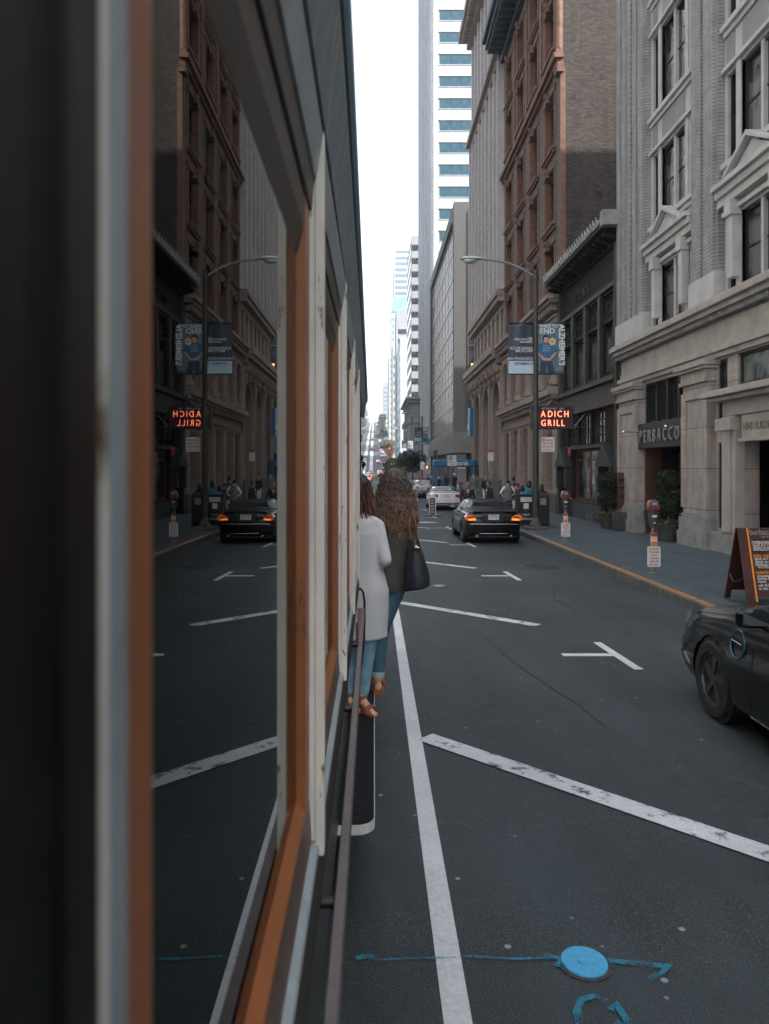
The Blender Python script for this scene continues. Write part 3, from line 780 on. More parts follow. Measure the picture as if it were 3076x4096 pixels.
# restaurant recess: board, transom, wood reveal, glass doors, letters
mb = MB(); mb.box(XF-.17, XF+.3, 20.16, 23.64, 2.72, 3.5); mb.build('fascia_board', 'black', A, bev=.01)
for k in range(4):
    y0 = 20.28+k*.83
    window(A, XF+.25, y0, y0+.74, 3.56, 4.7, 'frame_dark', 'glassA', .07, 0, 0)
for k in range(5): mb = MB(); mb.box(XF+.05, XF+.22, 20.16+k*.83, 20.26+k*.83, 3.5, 4.74); mb.build('transom_post', 'frame_dark', A)
mb = MB(); mb.box(XF+.02, XF+.5, 23.45, 23.6, -.4, 2.72); mb.build('wood_reveal', 'door_brown', A)
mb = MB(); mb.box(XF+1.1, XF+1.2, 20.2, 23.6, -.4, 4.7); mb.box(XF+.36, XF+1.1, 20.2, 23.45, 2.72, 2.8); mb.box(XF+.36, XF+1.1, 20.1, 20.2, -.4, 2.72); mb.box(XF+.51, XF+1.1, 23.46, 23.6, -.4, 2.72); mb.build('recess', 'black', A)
for (a, b) in ((20.5, 21.4), (21.45, 22.35), (22.4, 23.3)):
    window(A, XF+1.05, a, b, .05, 2.6, 'frame_wood', 'glassA', .09, 0, 1, hfrac=.35)
mb = MB(); mb.ball((XF+.9, 21.7, 1.72), .05); mb.build('lantern', 'lamp_warm', A)
yy = 23.42
for ch, w in (('P', .36), ('E', .34), ('R', .38), ('B', .38), ('A', .42), ('C', .42), ('C', .42), ('O', .44)):
    text(ch, .55, (XF-.21, yy, 2.9), 'letter_metal', A, 'letter', '-X', .018, .8)
    yy -= w
mb = MB()
for yy in (23.62, 20.2): mb = MB(); mb.tube([(XF-.15, yy, 3.25), (XF-.6, yy, 3.25)], .015); mb.ball((XF-.65, yy, 3.25), .045); mb.build('spotlight', 'chrome', A)
# narrow windows and door surround
window(A, XF+.1, 18.04, 18.5, .64, 2.73, 'frame_dark', 'glassA', .05, 0, 0); window(A, XF+.1, 18.04, 18.5, 3.07, 4.78, 'frame_dark', 'glassA', .05, 0, 0)
window(A, XF+.12, 14.92, 17.48, 4.08, 4.8, 'frame_dark', 'glassA', .05, 0, 0); window(A, XF+.2, 10.62, 12.98, .92, 4.58, 'frame_dark', 'glassA', .06, 1, 1)
mb = MB()
for (y0, y1) in ((17.25, 17.92), (14.75, 15.3)):
    mb.box(XF-.2, XF+.05, y0, y1, .55, 3.35); mb.box(XF-.27, XF-.2, y0+.15, y1-.15, .6, 3.2)
    mb.box(XF-.34, XF+.05, y0-.02, y1+.05, 3.0, 3.3)
mb.box(XF-.18, XF+.05, 14.75, 17.92, 3.355, 3.7)
mb.box(XF-.45, XF+.05, 14.6, 18.1, 3.703, 3.8); mb.box(XF-.6, XF+.05, 14.5, 18.25, 3.803, 3.95)
mb.box(XF-.24, XF-.1, 15.35, 17.05, 2.72, 2.8)
mb.build('door_surround', 'stoneA_plain', A, bev=.015)
mb = MB(); mb.box(XF-.12, XF+.05, 15.3, 17.1, 2.8, 3.353); mb.build('name_panel', 'stoneA_plain', A, bev=.01)
text('HIND BUILDING', .26, (XF-.122, 17.0, 2.98), 'letter_dark', A, 'lettering', '-X', .006, .72)
mb = MB(); mb.box(XF-.22, XF+.1, 17.2, 18.5, -.5, .54); mb.build('plinth', 'stone_grey', A, bev=.015); mb = MB(); mb.box(XF-.22, XF+.1, 14.7, 15.3, -.5, .54); mb.build('plinth', 'stone_grey', A, bev=.015)
fr = window(A, XF+.6, 15.4, 17.0, .1, 2.72, 'frame_wood', 'glassA', .12, 1, 1, hfrac=.78); fr.name = 'front_door'
text('230', .3, (XF+.53, 16.5, 2.3), 'letter_dark', A, 'lettering', '-X', .004, .9)
mb = MB(); mb.tube([(XF+.5, 16.28, .9), (XF+.42, 16.28, .95), (XF+.42, 16.28, 1.3), (XF+.5, 16.28, 1.35)], .02); mb.build('door_handle', 'chrome', A)

# ================================================================== building B (dark, tiled eave)
B = thing('dark_tiled_building', 'narrow dark building with tiled eave, tall shop window and small gabled doors', 'building', (XF, 25.7, 0))
y0, y1 = 25.7, 34.1
up = [(26.3+i*1.9, 27.95+i*1.9, 5.6, 7.45) for i in range(4)]
up2 = [(26.3+i*1.9, 27.95+i*1.9, 7.6, 8.5) for i in range(4)]
lowt = [(27.6, 29.3, 3.05, 4.3), (29.5, 31.2, 3.05, 4.3), (31.4, 32.9, 3.05, 4.3)]
shop = (28.0, 32.0, .75, 2.85); dA = (26.2, 27.5, -.3, 2.1); dB = (32.4, 33.7, -.3, 2.1)
mb = MB(); wall(mb, XF, y0, y1, -.6, 10.6, up+up2+lowt+[shop, dA, dB], .25, 28); mb.build('wall', 'darkB', B)
for o_ in up: window(B, XF+.2, o_[0], o_[1], o_[2], o_[3], 'frame_dark', 'glassA', .06, 1, 0)
for o_ in up2: window(B, XF+.2, o_[0], o_[1], o_[2], o_[3], 'darkB_trim', 'glass', .05, 3, 2)
for o_ in lowt: window(B, XF+.2, o_[0], o_[1], o_[2], o_[3], 'darkB_trim', 'glass', .05, 3, 3)
window(B, XF+.2, *shop, 'frame_wood', 'glassA', .09, 1, 1, hfrac=.8)
for d_ in (dA, dB):
    w_ = window(B, XF+.22, d_[0], d_[1], -.1, 2.08, 'frame_wood', 'glassA', .14, 1, 1, hfrac=.3); w_.name = 'shop_door'
    yc = (d_[0]+d_[1])/2; mb = MB()
    mb.prism([(yc-.95, 2.15), (yc+.95, 2.15), (yc, 3.0)], XF-.35, XF+.03, 'X')
    mb.box(XF-.3, XF+.03, yc-.85, yc-.62, 1.2, 2.147); mb.box(XF-.3, XF+.03, yc+.62, yc+.85, 1.2, 2.147); mb.box(XF-.2, XF+.02, yc-.82, yc-.65, -.3, 1.197); mb.box(XF-.2, XF+.02, yc+.65, yc+.82, -.3, 1.197)
    mb.build('door_canopy', 'darkB_trim', B, bev=.02)
mb = MB(); mb.box(XF-.08, XF+.03, 27.6, 32.3, -.5, .68); mb.build('stall_riser', 'marble_dark', B, bev=.01)
mb = MB(); mb.box(XF-.12, XF+.03, 27.6, 32.3, .683, .75); mb.box(XF-.1, XF+.04, 27.6, 33, 2.87, 3.0)
mb.box(XF-.2, XF+.03, y0+.05, y1-.05, 4.35, 4.5); mb.box(XF-.12, XF+.03, y0+.05, y1-.05, 4.503, 5.2); mb.box(XF-.3, XF+.03, y0+.05, y1-.05, 5.203, 5.38); mb.box(XF-.1, XF+.03, y0+.05, y1-.05, 8.62, 8.8)
for i in range(5): mb.box(XF-.1, XF+.05, 26.12+i*1.9-.08, 26.12+i*1.9+.2, 5.39, 8.6)
mb.build('trim', 'darkB_trim', B, bev=.015)
mb = MB(); mb.box(XF-.16, XF+.1, y1-.35, y1+.02, -.6, 10.0); mb.build('corner_column', 'pole_green', B, bev=.02); mb = MB(); mb.box(XF-.18, XF+.1, y0-.02, y0+.3, -.6, 10.0); mb.build('corner_column', 'pole_green', B, bev=.02)
yy = 30.6
text('HIND W. D. BLDG.'[5:], .5, (XF-.02, 31.6, 9.1), 'darkB_trim', B, 'lettering', '-X', .03, .8)
# tiled eave
mb = MB(); mb.box(XF-.12, XF+.1, y0, y1, 10.0, 10.3); mb.box(XF-.3, XF+.1, y0-.02, y1+.02, 10.303, 10.42)
for i in range(15):
    a = y0+.12+i*.58
    mb.prism([(XF-.02, 10.0), (XF-.02, 10.3), (XF-.62, 10.3), (XF-.6, 10.22), (XF-.3, 10.12)], a, a+.18, 'Y')
mb.build('eave_bracket', 'darkB', B)
mb = MB(); mb.prism([(XF-.75, 10.43), (XF-.72, 10.6), (XF+.6, 11.35), (XF+.6, 10.43)], y0-.06, y1+.1, 'Y')
mb.build('eave', 'darkB_trim', B, bev=.02)
mb = MB(); mb.box(XF-.8, XF+.5, y0-.42, y0-.08, 10.42, 10.95); mb.build('eave_end', 'stone_grey', B, bev=.02)
mb = MB()
n = 24
for i in range(n):
    yc = y0+.1+(y1-y0)*(i+.5)/n*.995
    pts = [(XF-.8+t*1.4, yc, 10.62+t*.8) for t in (0, .5, 1)]
    mb.tube(pts, .11, 10)
    mb.lathe([(.001, -.02), (.125, -.02), (.135, .0), (.125, .03), (.001, .03)], (XF-.8, yc, 10.64), 14, 'X')
    mb.tube([(XF-.8, yc, 10.72), (XF-.84, yc, 10.9)], [.06, .012], 6)
mb.build('roof_tiles', 'tile_old', B, smooth=True)
mb = MB(); mb.tube([(XF-.2, y0+.02, -.3), (XF-.2, y0+.02, 9.9)], .07, 10); mb.build('drainpipe', 'pole_green', B, smooth=True)
mb = MB(); mb.ball((XF+.9, 28.6, 2.0), (.2, .22, .12)); mb.build('lamp_shade', 'lamp_warm', B, smooth=True)
mb = MB(); mb.ball((XF-.12, 32.1, 2.75), (.1, .13, .2)); mb.build('alarm_bell', 'red', B, smooth=True)

# ================================================================== building C (brick and terracotta)
Cb = thing('brick_office_building', 'brown brick office building with terracotta window surrounds and dark roof cornice', 'building', (XF, 34.1, 0))
y0, y1 = 34.2, 48.8
cols = [36.15, 39.75, 43.35, 46.95]
flr = [(10.4, 12.75), (13.75, 16.3), (17.35, 19.95), (22.0, 24.4), (25.4, 27.8)]
WW = 1.9
ops = [(c-WW/2, c+WW/2, a, b) for c in cols for (a, b) in flr]
mb = MB(); wall(mb, XF, y0, y1, 9.8, 31, ops, .4, 30); mb.build('wall', 'brickC_front', Cb)
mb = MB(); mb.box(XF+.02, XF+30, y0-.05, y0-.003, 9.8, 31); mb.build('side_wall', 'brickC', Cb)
for (x, z) in [(9.2, 11+2.7*k) for k in range(6)]+[(10.4, 14.6), (10.5, 20)]: mb = MB(); mb.box(x-.11, x+.11, y0-.06, y0-.052, z, z+.26); mb.build('vent_hole', 'black', Cb)
mb = MB(); mb.box(XF-.02, XF+.22, y0-.09, y0-.052, 9.9, 20.6); mb.build('corner_strip', 'terracotta', Cb)
for c in cols:
    for (a, b) in flr: window(Cb, XF+.32, c-WW/2, c+WW/2, a, b, 'frame_wood', 'glass', .1, 1, 1)
for c in cols:
    for (a, b) in flr:
        w = WW/2; mb = MB()
        mb.box(XF-.06, XF+.3, c-w-.2, c-w+.02, a, b+.05); mb.box(XF-.06, XF+.3, c+w-.02, c+w+.2, a, b+.05)
        mb.box(XF-.1, XF+.3, c-w-.25, c+w+.25, b+.053, b+.32); mb.box(XF-.2, XF+.1, c-w-.3, c+w+.3, a-.16, a-.003); mb.box(XF-.12, XF+.1, c-w-.25, c+w+.25, a-.3, a-.163)
        mb.box(XF-.26, XF-.05, c-.14, c+.14, b-.12, b+.3); mb.ball((XF-.26, c, b+.22), (.1, .16, .16), 8, 6); mb.build('window_surround', 'terracotta', Cb, bev=.015)
mb = MB(); mb.box(XF-.18, XF+.1, y0-.1, y1, 20.75, 20.95); mb.box(XF-.34, XF+.1, y0-.2, y1, 20.953, 21.2); mb.box(XF-.24, XF+.1, y0-.14, y1, 21.203, 21.4)
for i in range(3):
    yy = (cols[i]+cols[i+1])/2; mb.box(XF-.1, XF+.1, yy-.2, yy+.2, 21.41, 28.6)
mb.box(XF-.12, XF+.1, y0-.03, y0+.5, 21.41, 28.6); mb.tube([(XF-.08, y0+.05, 21.4), (XF-.08, y0+.05, 29)], .22, 10)
mb.box(XF-.2, XF+.12, y0-.2, y0+.4, 20.3, 20.745)
mb.build('string_course', 'terracotta', Cb, bev=.02)
mb = MB(); mb.box(XF-.3, XF+.2, y0-.3, y1, 28.7, 29.1); mb.box(XF-1.3, XF+.2, y0-.6, y1-.1, 29.5, 29.9); mb.box(XF-1.5, XF+.2, y0-.7, y1-.05, 29.903, 30.4); mb.box(XF-.2, XF+6, y0-.1, y1, 30.403, 31.2)
for i in range(22): mb.box(XF-1.2, XF-.1, y0+.1+i*.66, y0+.36+i*.66, 29.103, 29.497)
mb.build('roof_cornice', 'cornice_dark', Cb, bev=.02)
# stone base of C
gp = [(34.9+i*2.9, 36.9+i*2.9, 1.0, 4.3) for i in range(5)]
mz = [(34.9+i*2.9, 36.8+i*2.9, 6.2, 8.6) for i in range(5)]
mb = MB(); wall(mb, XF, y0-.02, y1, -.8, 9.79, gp+mz, .45, 9); mb.build('base_wall', 'pinkstone', Cb)
for i, o_ in enumerate(gp): window(Cb, XF+.4, *o_, 'frame_dark', 'glassA', .1, 0, 1, hfrac=.68)
for o_ in mz: window(Cb, XF+.4, *o_, 'frame_dark', 'glassA', .08, 1, 0)
mb = MB()
for i in range(6):
    yc = 34.5+i*2.86
    yc = min(max(yc, y0+.3), y1-.35)
    mb.lathe([(.34, 5.95), (.34, 6.15), (.26, 6.2), (.24, 8.3), (.26, 8.35), (.34, 8.55), (.36, 8.7)], (XF-.12, yc, 0), 14)
    mb.box(XF-.2, XF+.05, yc-.36, yc+.36, .9, 4.35)
mb.box(XF-.1, XF+.1, y0-.1, y1, 4.5, 4.75); mb.box(XF-.45, XF+.1, y0-.25, y1, 5.3, 5.45); mb.box(XF-.6, XF+.1, y0-.3, y1, 5.453, 5.7); mb.box(XF-.5, XF+.1, y0-.25, y1, 5.703, 5.8)
for i in range(36): mb.box(XF-.35, XF-.02, y0+.1+i*.4, y0+.28+i*.4, 5.05, 5.297)
mb.box(XF-.2, XF+.1, y0-.1, y1, 8.72, 9.1); mb.box(XF-.3, XF+.1, y0-.15, y1, 9.103, 9.2); mb.box(XF-.55, XF+.1, y0-.3, y1, 9.7, 9.85); mb.box(XF-.7, XF+.1, y0-.35, y1, 9.853, 10.05)
for i in range(36): mb.box(XF-.45, XF-.02, y0+.1+i*.4, y0+.3+i*.4, 9.4, 9.697)
mb.build('base_moulding', 'pinkstone_plain', Cb, bev=.012, smooth=True)
mb = MB(); mb.box(XF-.24, XF+.1, y0-.06, y1, -.8, .85); mb.build('plinth', 'grey_clad', Cb, bev=.02)
# ================================================================== building D (ribbed, arches at street level)
D = thing('ribbed_office_building', 'tall ornate stone building with thin vertical ribs above an arched base', 'building', (XF, 48.8, 0))
y0, y1 = 48.85, 63.6
nb = 8; bw = (y1-y0)/nb
ops = []
for i in range(nb):
    a = y0+i*bw+.42; b = y0+(i+1)*bw-.42
    for f in range(4): ops.append((a, b, 14.2+f*3.75, 16.9+f*3.75))
    for f in range(2): ops.append((a, b, 30.6+f*3.8, 33.4+f*3.8))
    ops.append((a, b, 10.6, 12.7))
mb = MB(); wall(mb, XF, y0, y1, 10.2, 39.5, ops, .35, 30); mb.build('wall', 'pinkstone_plain', D)
for o_ in ops: window(D, XF+.3, *o_, 'frame_wood', 'glass', .08, 0, 1)
mb = MB()
for i in range(nb+1):
    yc = min(max(y0+i*bw, y0+.2), y1-.2)
    mb.box(XF-.35, XF+.1, yc-.14, yc+.14, 13.9, 29); mb.tube([(XF-.4, yc, 13.9), (XF-.4, yc, 29)], .09, 8)
    mb.box(XF-.25, XF+.1, yc-.2, yc+.2, 30.3, 38)
for i in range(nb):
    yc = y0+(i+.5)*bw
    for s in (-.36, .36): mb.tube([(XF-.1, yc+s, 13.9), (XF-.1, yc+s, 29)], .06, 6)
mb.build('rib', 'rib', D)
mb = MB(); mb.box(XF-.45, XF+.1, y0, y1, 13.1, 13.45); mb.box(XF-.6, XF+.1, y0, y1+.2, 13.453, 13.8)
mb.build('lower_cornice', 'pinkstone_plain', D, bev=.02); mb = MB()
mb.box(XF-.4, XF+.1, y0, y1+.2, 29.05, 29.5); mb.box(XF-.7, XF+.1, y0, y1+.3, 29.503, 29.9)
mb.build('upper_cornice', 'pinkstone_plain', D, bev=.02); mb = MB()
mb.box(XF-.6, XF+.1, y0, y1+.4, 38.1, 38.8); mb.box(XF-1.3, XF+.1, y0, y1+.7, 38.803, 39.4)
for i in range(30):
    mb.box(XF-1.1, XF-.3, y0+i*.49, y0+.22+i*.49, 38.3, 38.8)
mb.build('roof_cornice', 'pinkstone_plain', D, bev=.02); mb = MB()
mb.box(XF-.5, XF+.1, y0, y1+.3, 9.0, 9.3); mb.box(XF-.8, XF+.1, y0, y1+.5, 9.303, 9.6); mb.box(XF-.95, XF+.1, y0, y1+.6, 9.603, 10.1)
for i in range(8):
    yc = y0+.6+i*1.95; mb.ball((XF-.35, yc, 8.75), (.35, .2, .35), 8, 6); mb.ball((XF-.25, yc, 8.2), (.22, .16, .25), 8, 6)
mb.build('cornice', 'pinkstone_plain', D, bev=.02)
ar = [(49.9+i*4.7, 53.2+i*4.7) for i in range(3)]
mb = MB(); wall(mb, XF, y0, y1, -.9, 10.19, [(a, b, .6, 8.0) for a, b in ar], .9, 10)
for a, b in ar:     # arched heads
    r = (b-a)/2; yc = (a+b)/2; zs = 8.0-r; n = 14
    for k in range(n):
        t0, t1 = math.pi*k/n, math.pi*(k+1)/n
        p0 = (yc-r*math.cos(t0), zs+r*math.sin(t0)); p1 = (yc-r*math.cos(t1), zs+r*math.sin(t1))
        mb.quad((XF, p0[0], p0[1]), (XF, p1[0], p1[1]), (XF, p1[0], 8.0), (XF, p0[0], 8.0))
        mb.quad((XF, p0[0], p0[1]), (XF+.9, p0[0], p0[1]), (XF+.9, p1[0], p1[1]), (XF, p1[0], p1[1]))
mb.build('base_wall', 'pinkstone_plain', D)
mb = MB()
for a, b in ar:
    r = (b-a)/2+.12; yc = (a+b)/2; zs = 8.0-(b-a)/2
    mb.tube([(XF-.05, yc-r, .8), (XF-.05, yc-r, zs)]+[(XF-.05, yc-r*math.cos(math.pi*k/12), zs+r*math.sin(math.pi*k/12)) for k in range(13)]+[(XF-.05, yc+r, zs), (XF-.05, yc+r, .8)], .13, 8)
    window(D, XF+.8, a, b, .6, 8.0, 'door_brown', 'glass', .16, 1, 3)
for yy in (49.2, 54.0, 58.7, 63.2):
    mb.box(XF-.25, XF+.1, yy-.22, yy+.22, .9, 8.9)
mb.build('arch_moulding', 'pinkstone_plain', D, smooth=True)
mb = MB(); mb.box(XF-.35, XF+.1, y0, y1+.05, -.9, 1.3); mb.build('plinth', 'grey_clad', D, bev=.02)
mb = MB(); mb.box(XF-.9, XF-.6, 59.5, 60.9, 4.6, 6.9); mb.build('wall_sign', 'bank_blue', D, bev=.02)
text('citibank', .55, (XF-.95, 60.75, 5.2), 'white', D, 'lettering', '-X', .01, .55)
# entrance canopy with the bank name, reaching over the sidewalk
cn = thing('bank_canopy', 'long blue bank entrance canopy over the sidewalk with white lettering', 'canopy', (6.8, 62.3, swz(6.8, 62.3)))
mb = MB(); mb.box(4.95, XF-.1, 61.2, 62.6, 2.14, 2.72); mb.build('roof', 'bank_blue', cn, bev=.12)
text('citibank', .56, (6.05, 61.18, 2.25), 'white', cn, 'lettering', '-Y', .01, 1.0, bold=.012)
for x in (5.15, 5.15): 
    pass
for (x, y) in ((5.15, 61.4), (5.15, 62.4), (8.2, 61.4)):
    mb = MB(); mb.box(x-.1, x+.1, y-.1, y+.1, swz(x, y)-.02, 2.15); mb.build('post', 'bank_blue', cn)

# ================================================================== building E (grey slab tower)
E = thing('grey_slab_building', 'grey slab office building with bronze curtain wall and dark window strip', 'building', (XF, 78.6, 0))
y0, y1 = 78.6, 112.5
mb = MB(); mb.box(XF+.25, 24, y0, y1, 5.8, 30.2); mb.box(XF-.12, 24.02, y0-.02, y0+1.4, 5.8, 30.25); mb.box(XF-.1, XF+.3, y1-1, y1+.02, 5.8, 30.25); mb.box(XF-.1, XF+.3, y0+1.4, y1-1, 28.9, 30.2)
mb.build('wall', 'grey_clad', E)
mb = MB(); mb.box(XF-.3, 24.2, y0-.3, y1, 3.6, 5.79); mb.build('podium', 'grey_stone', E, bev=.03)
for (a, b, c, d) in [(XF-.1, XF+.8, y0+.2+i*4, y0+1.1+i*4) for i in range(1, 9)]+[(XF, XF+1.2, y0+.1, y0+.9), (XF+3.5, XF+4.4, y0+.1, y0+.9), (14.5, 24, y0+.1, y0+.6)]: mb = MB(); mb.box(a, b, c, d, -.8, 3.59); mb.build('column', 'grey_stone', E, bev=.03)
mb = MB(); mb.box(XF+1.5, XF+1.6, y0+1.5, y1, -.8, 3.6); mb.box(XF+1.5, 24, y0+1.5, y0+1.6, -.8, 3.6); mb.build('lobby_glass', 'glass_bank', E)
nb = 8; bw = (y1-y0-2.4)/nb
for i in range(nb):
    for f in range(8):
        window(E, XF+.22, y0+1.4+i*bw, y0+1.4+(i+1)*bw-.001, 5.95+f*2.86, 5.95+(f+1)*2.86-.001, 'curtain', 'glass_bank', .12, 2, 1, hfrac=.3)
mb = MB(); mb.box(9.95, 11.6, y0-.06, y0-.021, 6.4, 29.2); mb.build('stair_glazing', 'glass', E)
mb = MB()
for x in (9.95, 10.75, 11.55): mb.box(x-.04, x+.04, y0-.12, y0-.062, 6.4, 29.2)
for k in range(9): mb.box(9.95, 11.6, y0-.11, y0-.063, 6.4+k*2.85, 6.5+k*2.85)
mb.build('mullion', 'curtain', E)
for (x, z, w) in ((10.3, 26.6, .7), (10.2, 25.2, .9), (10.3, 12.8, 1.0)):
    mb = MB(); mb.box(x, x+w, y0-.1, y0-.065, z, z+.28); mb.build('lit_ceiling', 'lamp_warm', E)
# ================================================================== tower F
F = thing('white_office_tower', 'white high-rise tower with rounded corners and wide blue window bands', 'tower', (10, 131, 0))
mb = MB(); mb.box(10.4, 24, 131, 165, -1, 126); mb.build('core', 'tower_white', F)
for (x, y, q) in [(10.7, 131.6, 1.0), (18.2, 131.6, 1.0)]+[(10.4, 138+k*6.6, .6) for k in range(5)]: mb = MB(); mb.lathe([(q, -1), (q, 126)], (x, y, 0), 24); mb.build('round_column', 'tower_white', F, smooth=True)
mb = MB()
for f in range(24):
    z = 2.95+f*3.9; mb.box(11.2, 18, 130.8, 131.1, z+1.95, z+3.9); mb.box(11.2, 18, 130.7, 130.798, z+1.85, z+2.0); mb.box(11.2, 18, 130.7, 130.798, z+3.8, z+3.9)
mb.build('spandrel', 'tower_spandrel', F)
for f in range(24):
    z = 2.95+f*3.9
    for k in range(2): window(F, 0, 0, 2.9, 0, 1.85, 'glass_blue', 'glass_blue', .04, 0, 0) if False else None
    for (xa, xb) in ((11.7, 13.5), (13.54, 15.34), (15.38, 17.2)):
        kk = ('fw', round(xb-xa, 2))
        if kk not in WT:
            m_ = MB(); m_.box(0, xb-xa, -.05, .0, 0, 1.9); WT[kk] = m_.mesh('window'); WT[kk].materials.append(M['glass_blue'])
        shared('window', WT[kk], F, (xa, 130.9, z+.04))
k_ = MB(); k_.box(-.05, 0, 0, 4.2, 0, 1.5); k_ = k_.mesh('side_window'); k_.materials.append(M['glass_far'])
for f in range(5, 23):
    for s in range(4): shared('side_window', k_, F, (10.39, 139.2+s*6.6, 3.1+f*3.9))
# ================================================================== further blocks
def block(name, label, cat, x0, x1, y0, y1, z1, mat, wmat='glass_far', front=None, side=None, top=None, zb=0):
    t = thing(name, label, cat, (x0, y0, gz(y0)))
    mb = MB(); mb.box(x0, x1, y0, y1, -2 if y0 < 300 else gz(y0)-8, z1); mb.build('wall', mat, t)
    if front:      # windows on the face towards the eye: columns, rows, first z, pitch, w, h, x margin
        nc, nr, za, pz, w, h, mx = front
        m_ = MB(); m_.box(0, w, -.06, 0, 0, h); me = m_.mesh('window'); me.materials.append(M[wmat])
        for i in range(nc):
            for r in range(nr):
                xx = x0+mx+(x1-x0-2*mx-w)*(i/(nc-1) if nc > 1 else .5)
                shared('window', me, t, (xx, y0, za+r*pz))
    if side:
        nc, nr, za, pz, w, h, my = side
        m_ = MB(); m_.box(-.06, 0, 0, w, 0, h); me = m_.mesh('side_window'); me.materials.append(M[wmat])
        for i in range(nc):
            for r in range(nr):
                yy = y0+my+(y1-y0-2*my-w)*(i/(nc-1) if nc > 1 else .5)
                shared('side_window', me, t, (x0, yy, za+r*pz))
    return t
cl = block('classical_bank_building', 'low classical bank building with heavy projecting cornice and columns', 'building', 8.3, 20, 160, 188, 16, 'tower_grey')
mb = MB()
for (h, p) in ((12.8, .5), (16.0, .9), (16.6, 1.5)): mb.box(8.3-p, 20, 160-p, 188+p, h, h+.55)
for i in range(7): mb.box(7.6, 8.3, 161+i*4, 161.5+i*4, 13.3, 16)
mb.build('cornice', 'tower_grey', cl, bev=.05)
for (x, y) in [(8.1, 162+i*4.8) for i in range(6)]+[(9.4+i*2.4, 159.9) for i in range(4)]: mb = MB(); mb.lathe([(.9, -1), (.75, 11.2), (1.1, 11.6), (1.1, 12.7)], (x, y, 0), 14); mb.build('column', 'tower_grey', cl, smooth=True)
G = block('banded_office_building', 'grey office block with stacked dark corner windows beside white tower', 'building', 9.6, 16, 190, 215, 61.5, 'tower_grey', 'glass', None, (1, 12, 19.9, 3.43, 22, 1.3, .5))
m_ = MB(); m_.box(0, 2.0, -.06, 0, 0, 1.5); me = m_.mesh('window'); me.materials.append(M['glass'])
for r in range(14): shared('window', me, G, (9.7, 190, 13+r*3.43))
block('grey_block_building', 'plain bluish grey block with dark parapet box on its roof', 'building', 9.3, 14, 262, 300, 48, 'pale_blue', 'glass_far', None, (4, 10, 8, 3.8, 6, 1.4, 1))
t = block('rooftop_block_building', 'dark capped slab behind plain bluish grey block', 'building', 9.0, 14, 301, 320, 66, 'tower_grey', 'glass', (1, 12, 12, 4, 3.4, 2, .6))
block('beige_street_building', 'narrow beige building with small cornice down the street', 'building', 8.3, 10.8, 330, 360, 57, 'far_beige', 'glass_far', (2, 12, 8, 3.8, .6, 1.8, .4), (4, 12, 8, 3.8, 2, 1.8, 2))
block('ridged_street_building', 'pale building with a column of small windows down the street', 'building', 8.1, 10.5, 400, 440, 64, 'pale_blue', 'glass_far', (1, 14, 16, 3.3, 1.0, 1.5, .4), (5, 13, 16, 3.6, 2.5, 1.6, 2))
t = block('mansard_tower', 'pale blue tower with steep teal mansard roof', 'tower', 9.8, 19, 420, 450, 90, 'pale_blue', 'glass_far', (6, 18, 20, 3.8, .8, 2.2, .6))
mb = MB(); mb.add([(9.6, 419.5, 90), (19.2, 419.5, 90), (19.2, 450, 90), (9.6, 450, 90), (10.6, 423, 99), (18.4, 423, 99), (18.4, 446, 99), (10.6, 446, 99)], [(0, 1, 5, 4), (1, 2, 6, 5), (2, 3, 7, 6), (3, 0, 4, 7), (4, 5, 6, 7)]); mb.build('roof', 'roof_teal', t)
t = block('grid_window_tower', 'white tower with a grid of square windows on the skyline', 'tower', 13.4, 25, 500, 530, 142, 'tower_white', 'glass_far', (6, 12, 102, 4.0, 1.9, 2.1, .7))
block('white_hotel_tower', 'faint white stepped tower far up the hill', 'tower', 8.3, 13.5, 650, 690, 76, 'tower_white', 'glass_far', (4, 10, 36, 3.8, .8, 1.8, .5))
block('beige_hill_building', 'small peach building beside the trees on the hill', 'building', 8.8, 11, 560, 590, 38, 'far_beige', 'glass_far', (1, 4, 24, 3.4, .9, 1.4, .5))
# the other side of the street, behind the cable car
def leftblock(name, label, y0, y1, z1, mat, wmat, nb, pz, wz):
    t = thing(name, label, 'building', (-14.6, y0, gz(y0)))
    n = int((z1-6)/pz); bw = (y1-y0)/nb; ops = []
    for i in range(nb):
        for f in range(n): ops.append((y0+bw*(i+.18), y0+bw*(i+.82), 6+f*pz, 6+f*pz+wz))
        ops.append((y0+bw*(i+.12), y0+bw*(i+.88), .6, 4.2))
    mb = MB(); wall(mb, -14.6, y0, y1, -1, z1, ops, .4, 14, -1); mb.build('wall', mat, t)
    mb = MB(); mb.box(-15.05, -15.0, y0+.2, y1-.2, -.5, z1-1); mb.build('glazing', wmat, t)
    mb = MB(); mb.box(-14.6, -14.2, y0, y1, 4.8, 5.3); mb.box(-14.6, -13.9, y0, y1, z1-1.2, z1-.2); mb.build('cornice', mat, t)
leftblock('limestone_block', 'limestone office block across the street from the restaurant', -45, 27, 40, 'stone_light', 'glass', 16, 3.8, 2.3)  # run on unseen behind the viewer to bounce sunlight onto the tram posts
leftblock('granite_block', 'dark granite office block across from the brick building', 27.2, 63.5, 52, 'dark_granite', 'glass', 9, 3.8, 2.2)
leftblock('concrete_block', 'concrete office block past the cross street on the far side', 78, 140, 50, 'tower_grey', 'glass', 12, 3.9, 2)
leftblock('cream_block', 'cream office block further along the far side of the street', 141, 250, 40, 'far_beige', 'glass', 20, 3.9, 2)
t = thing('added_shade_building', 'plain stone building just behind the viewer on the restaurant side', 'building', (XF, -30, 0))  # added out of view to keep direct sun off the near street
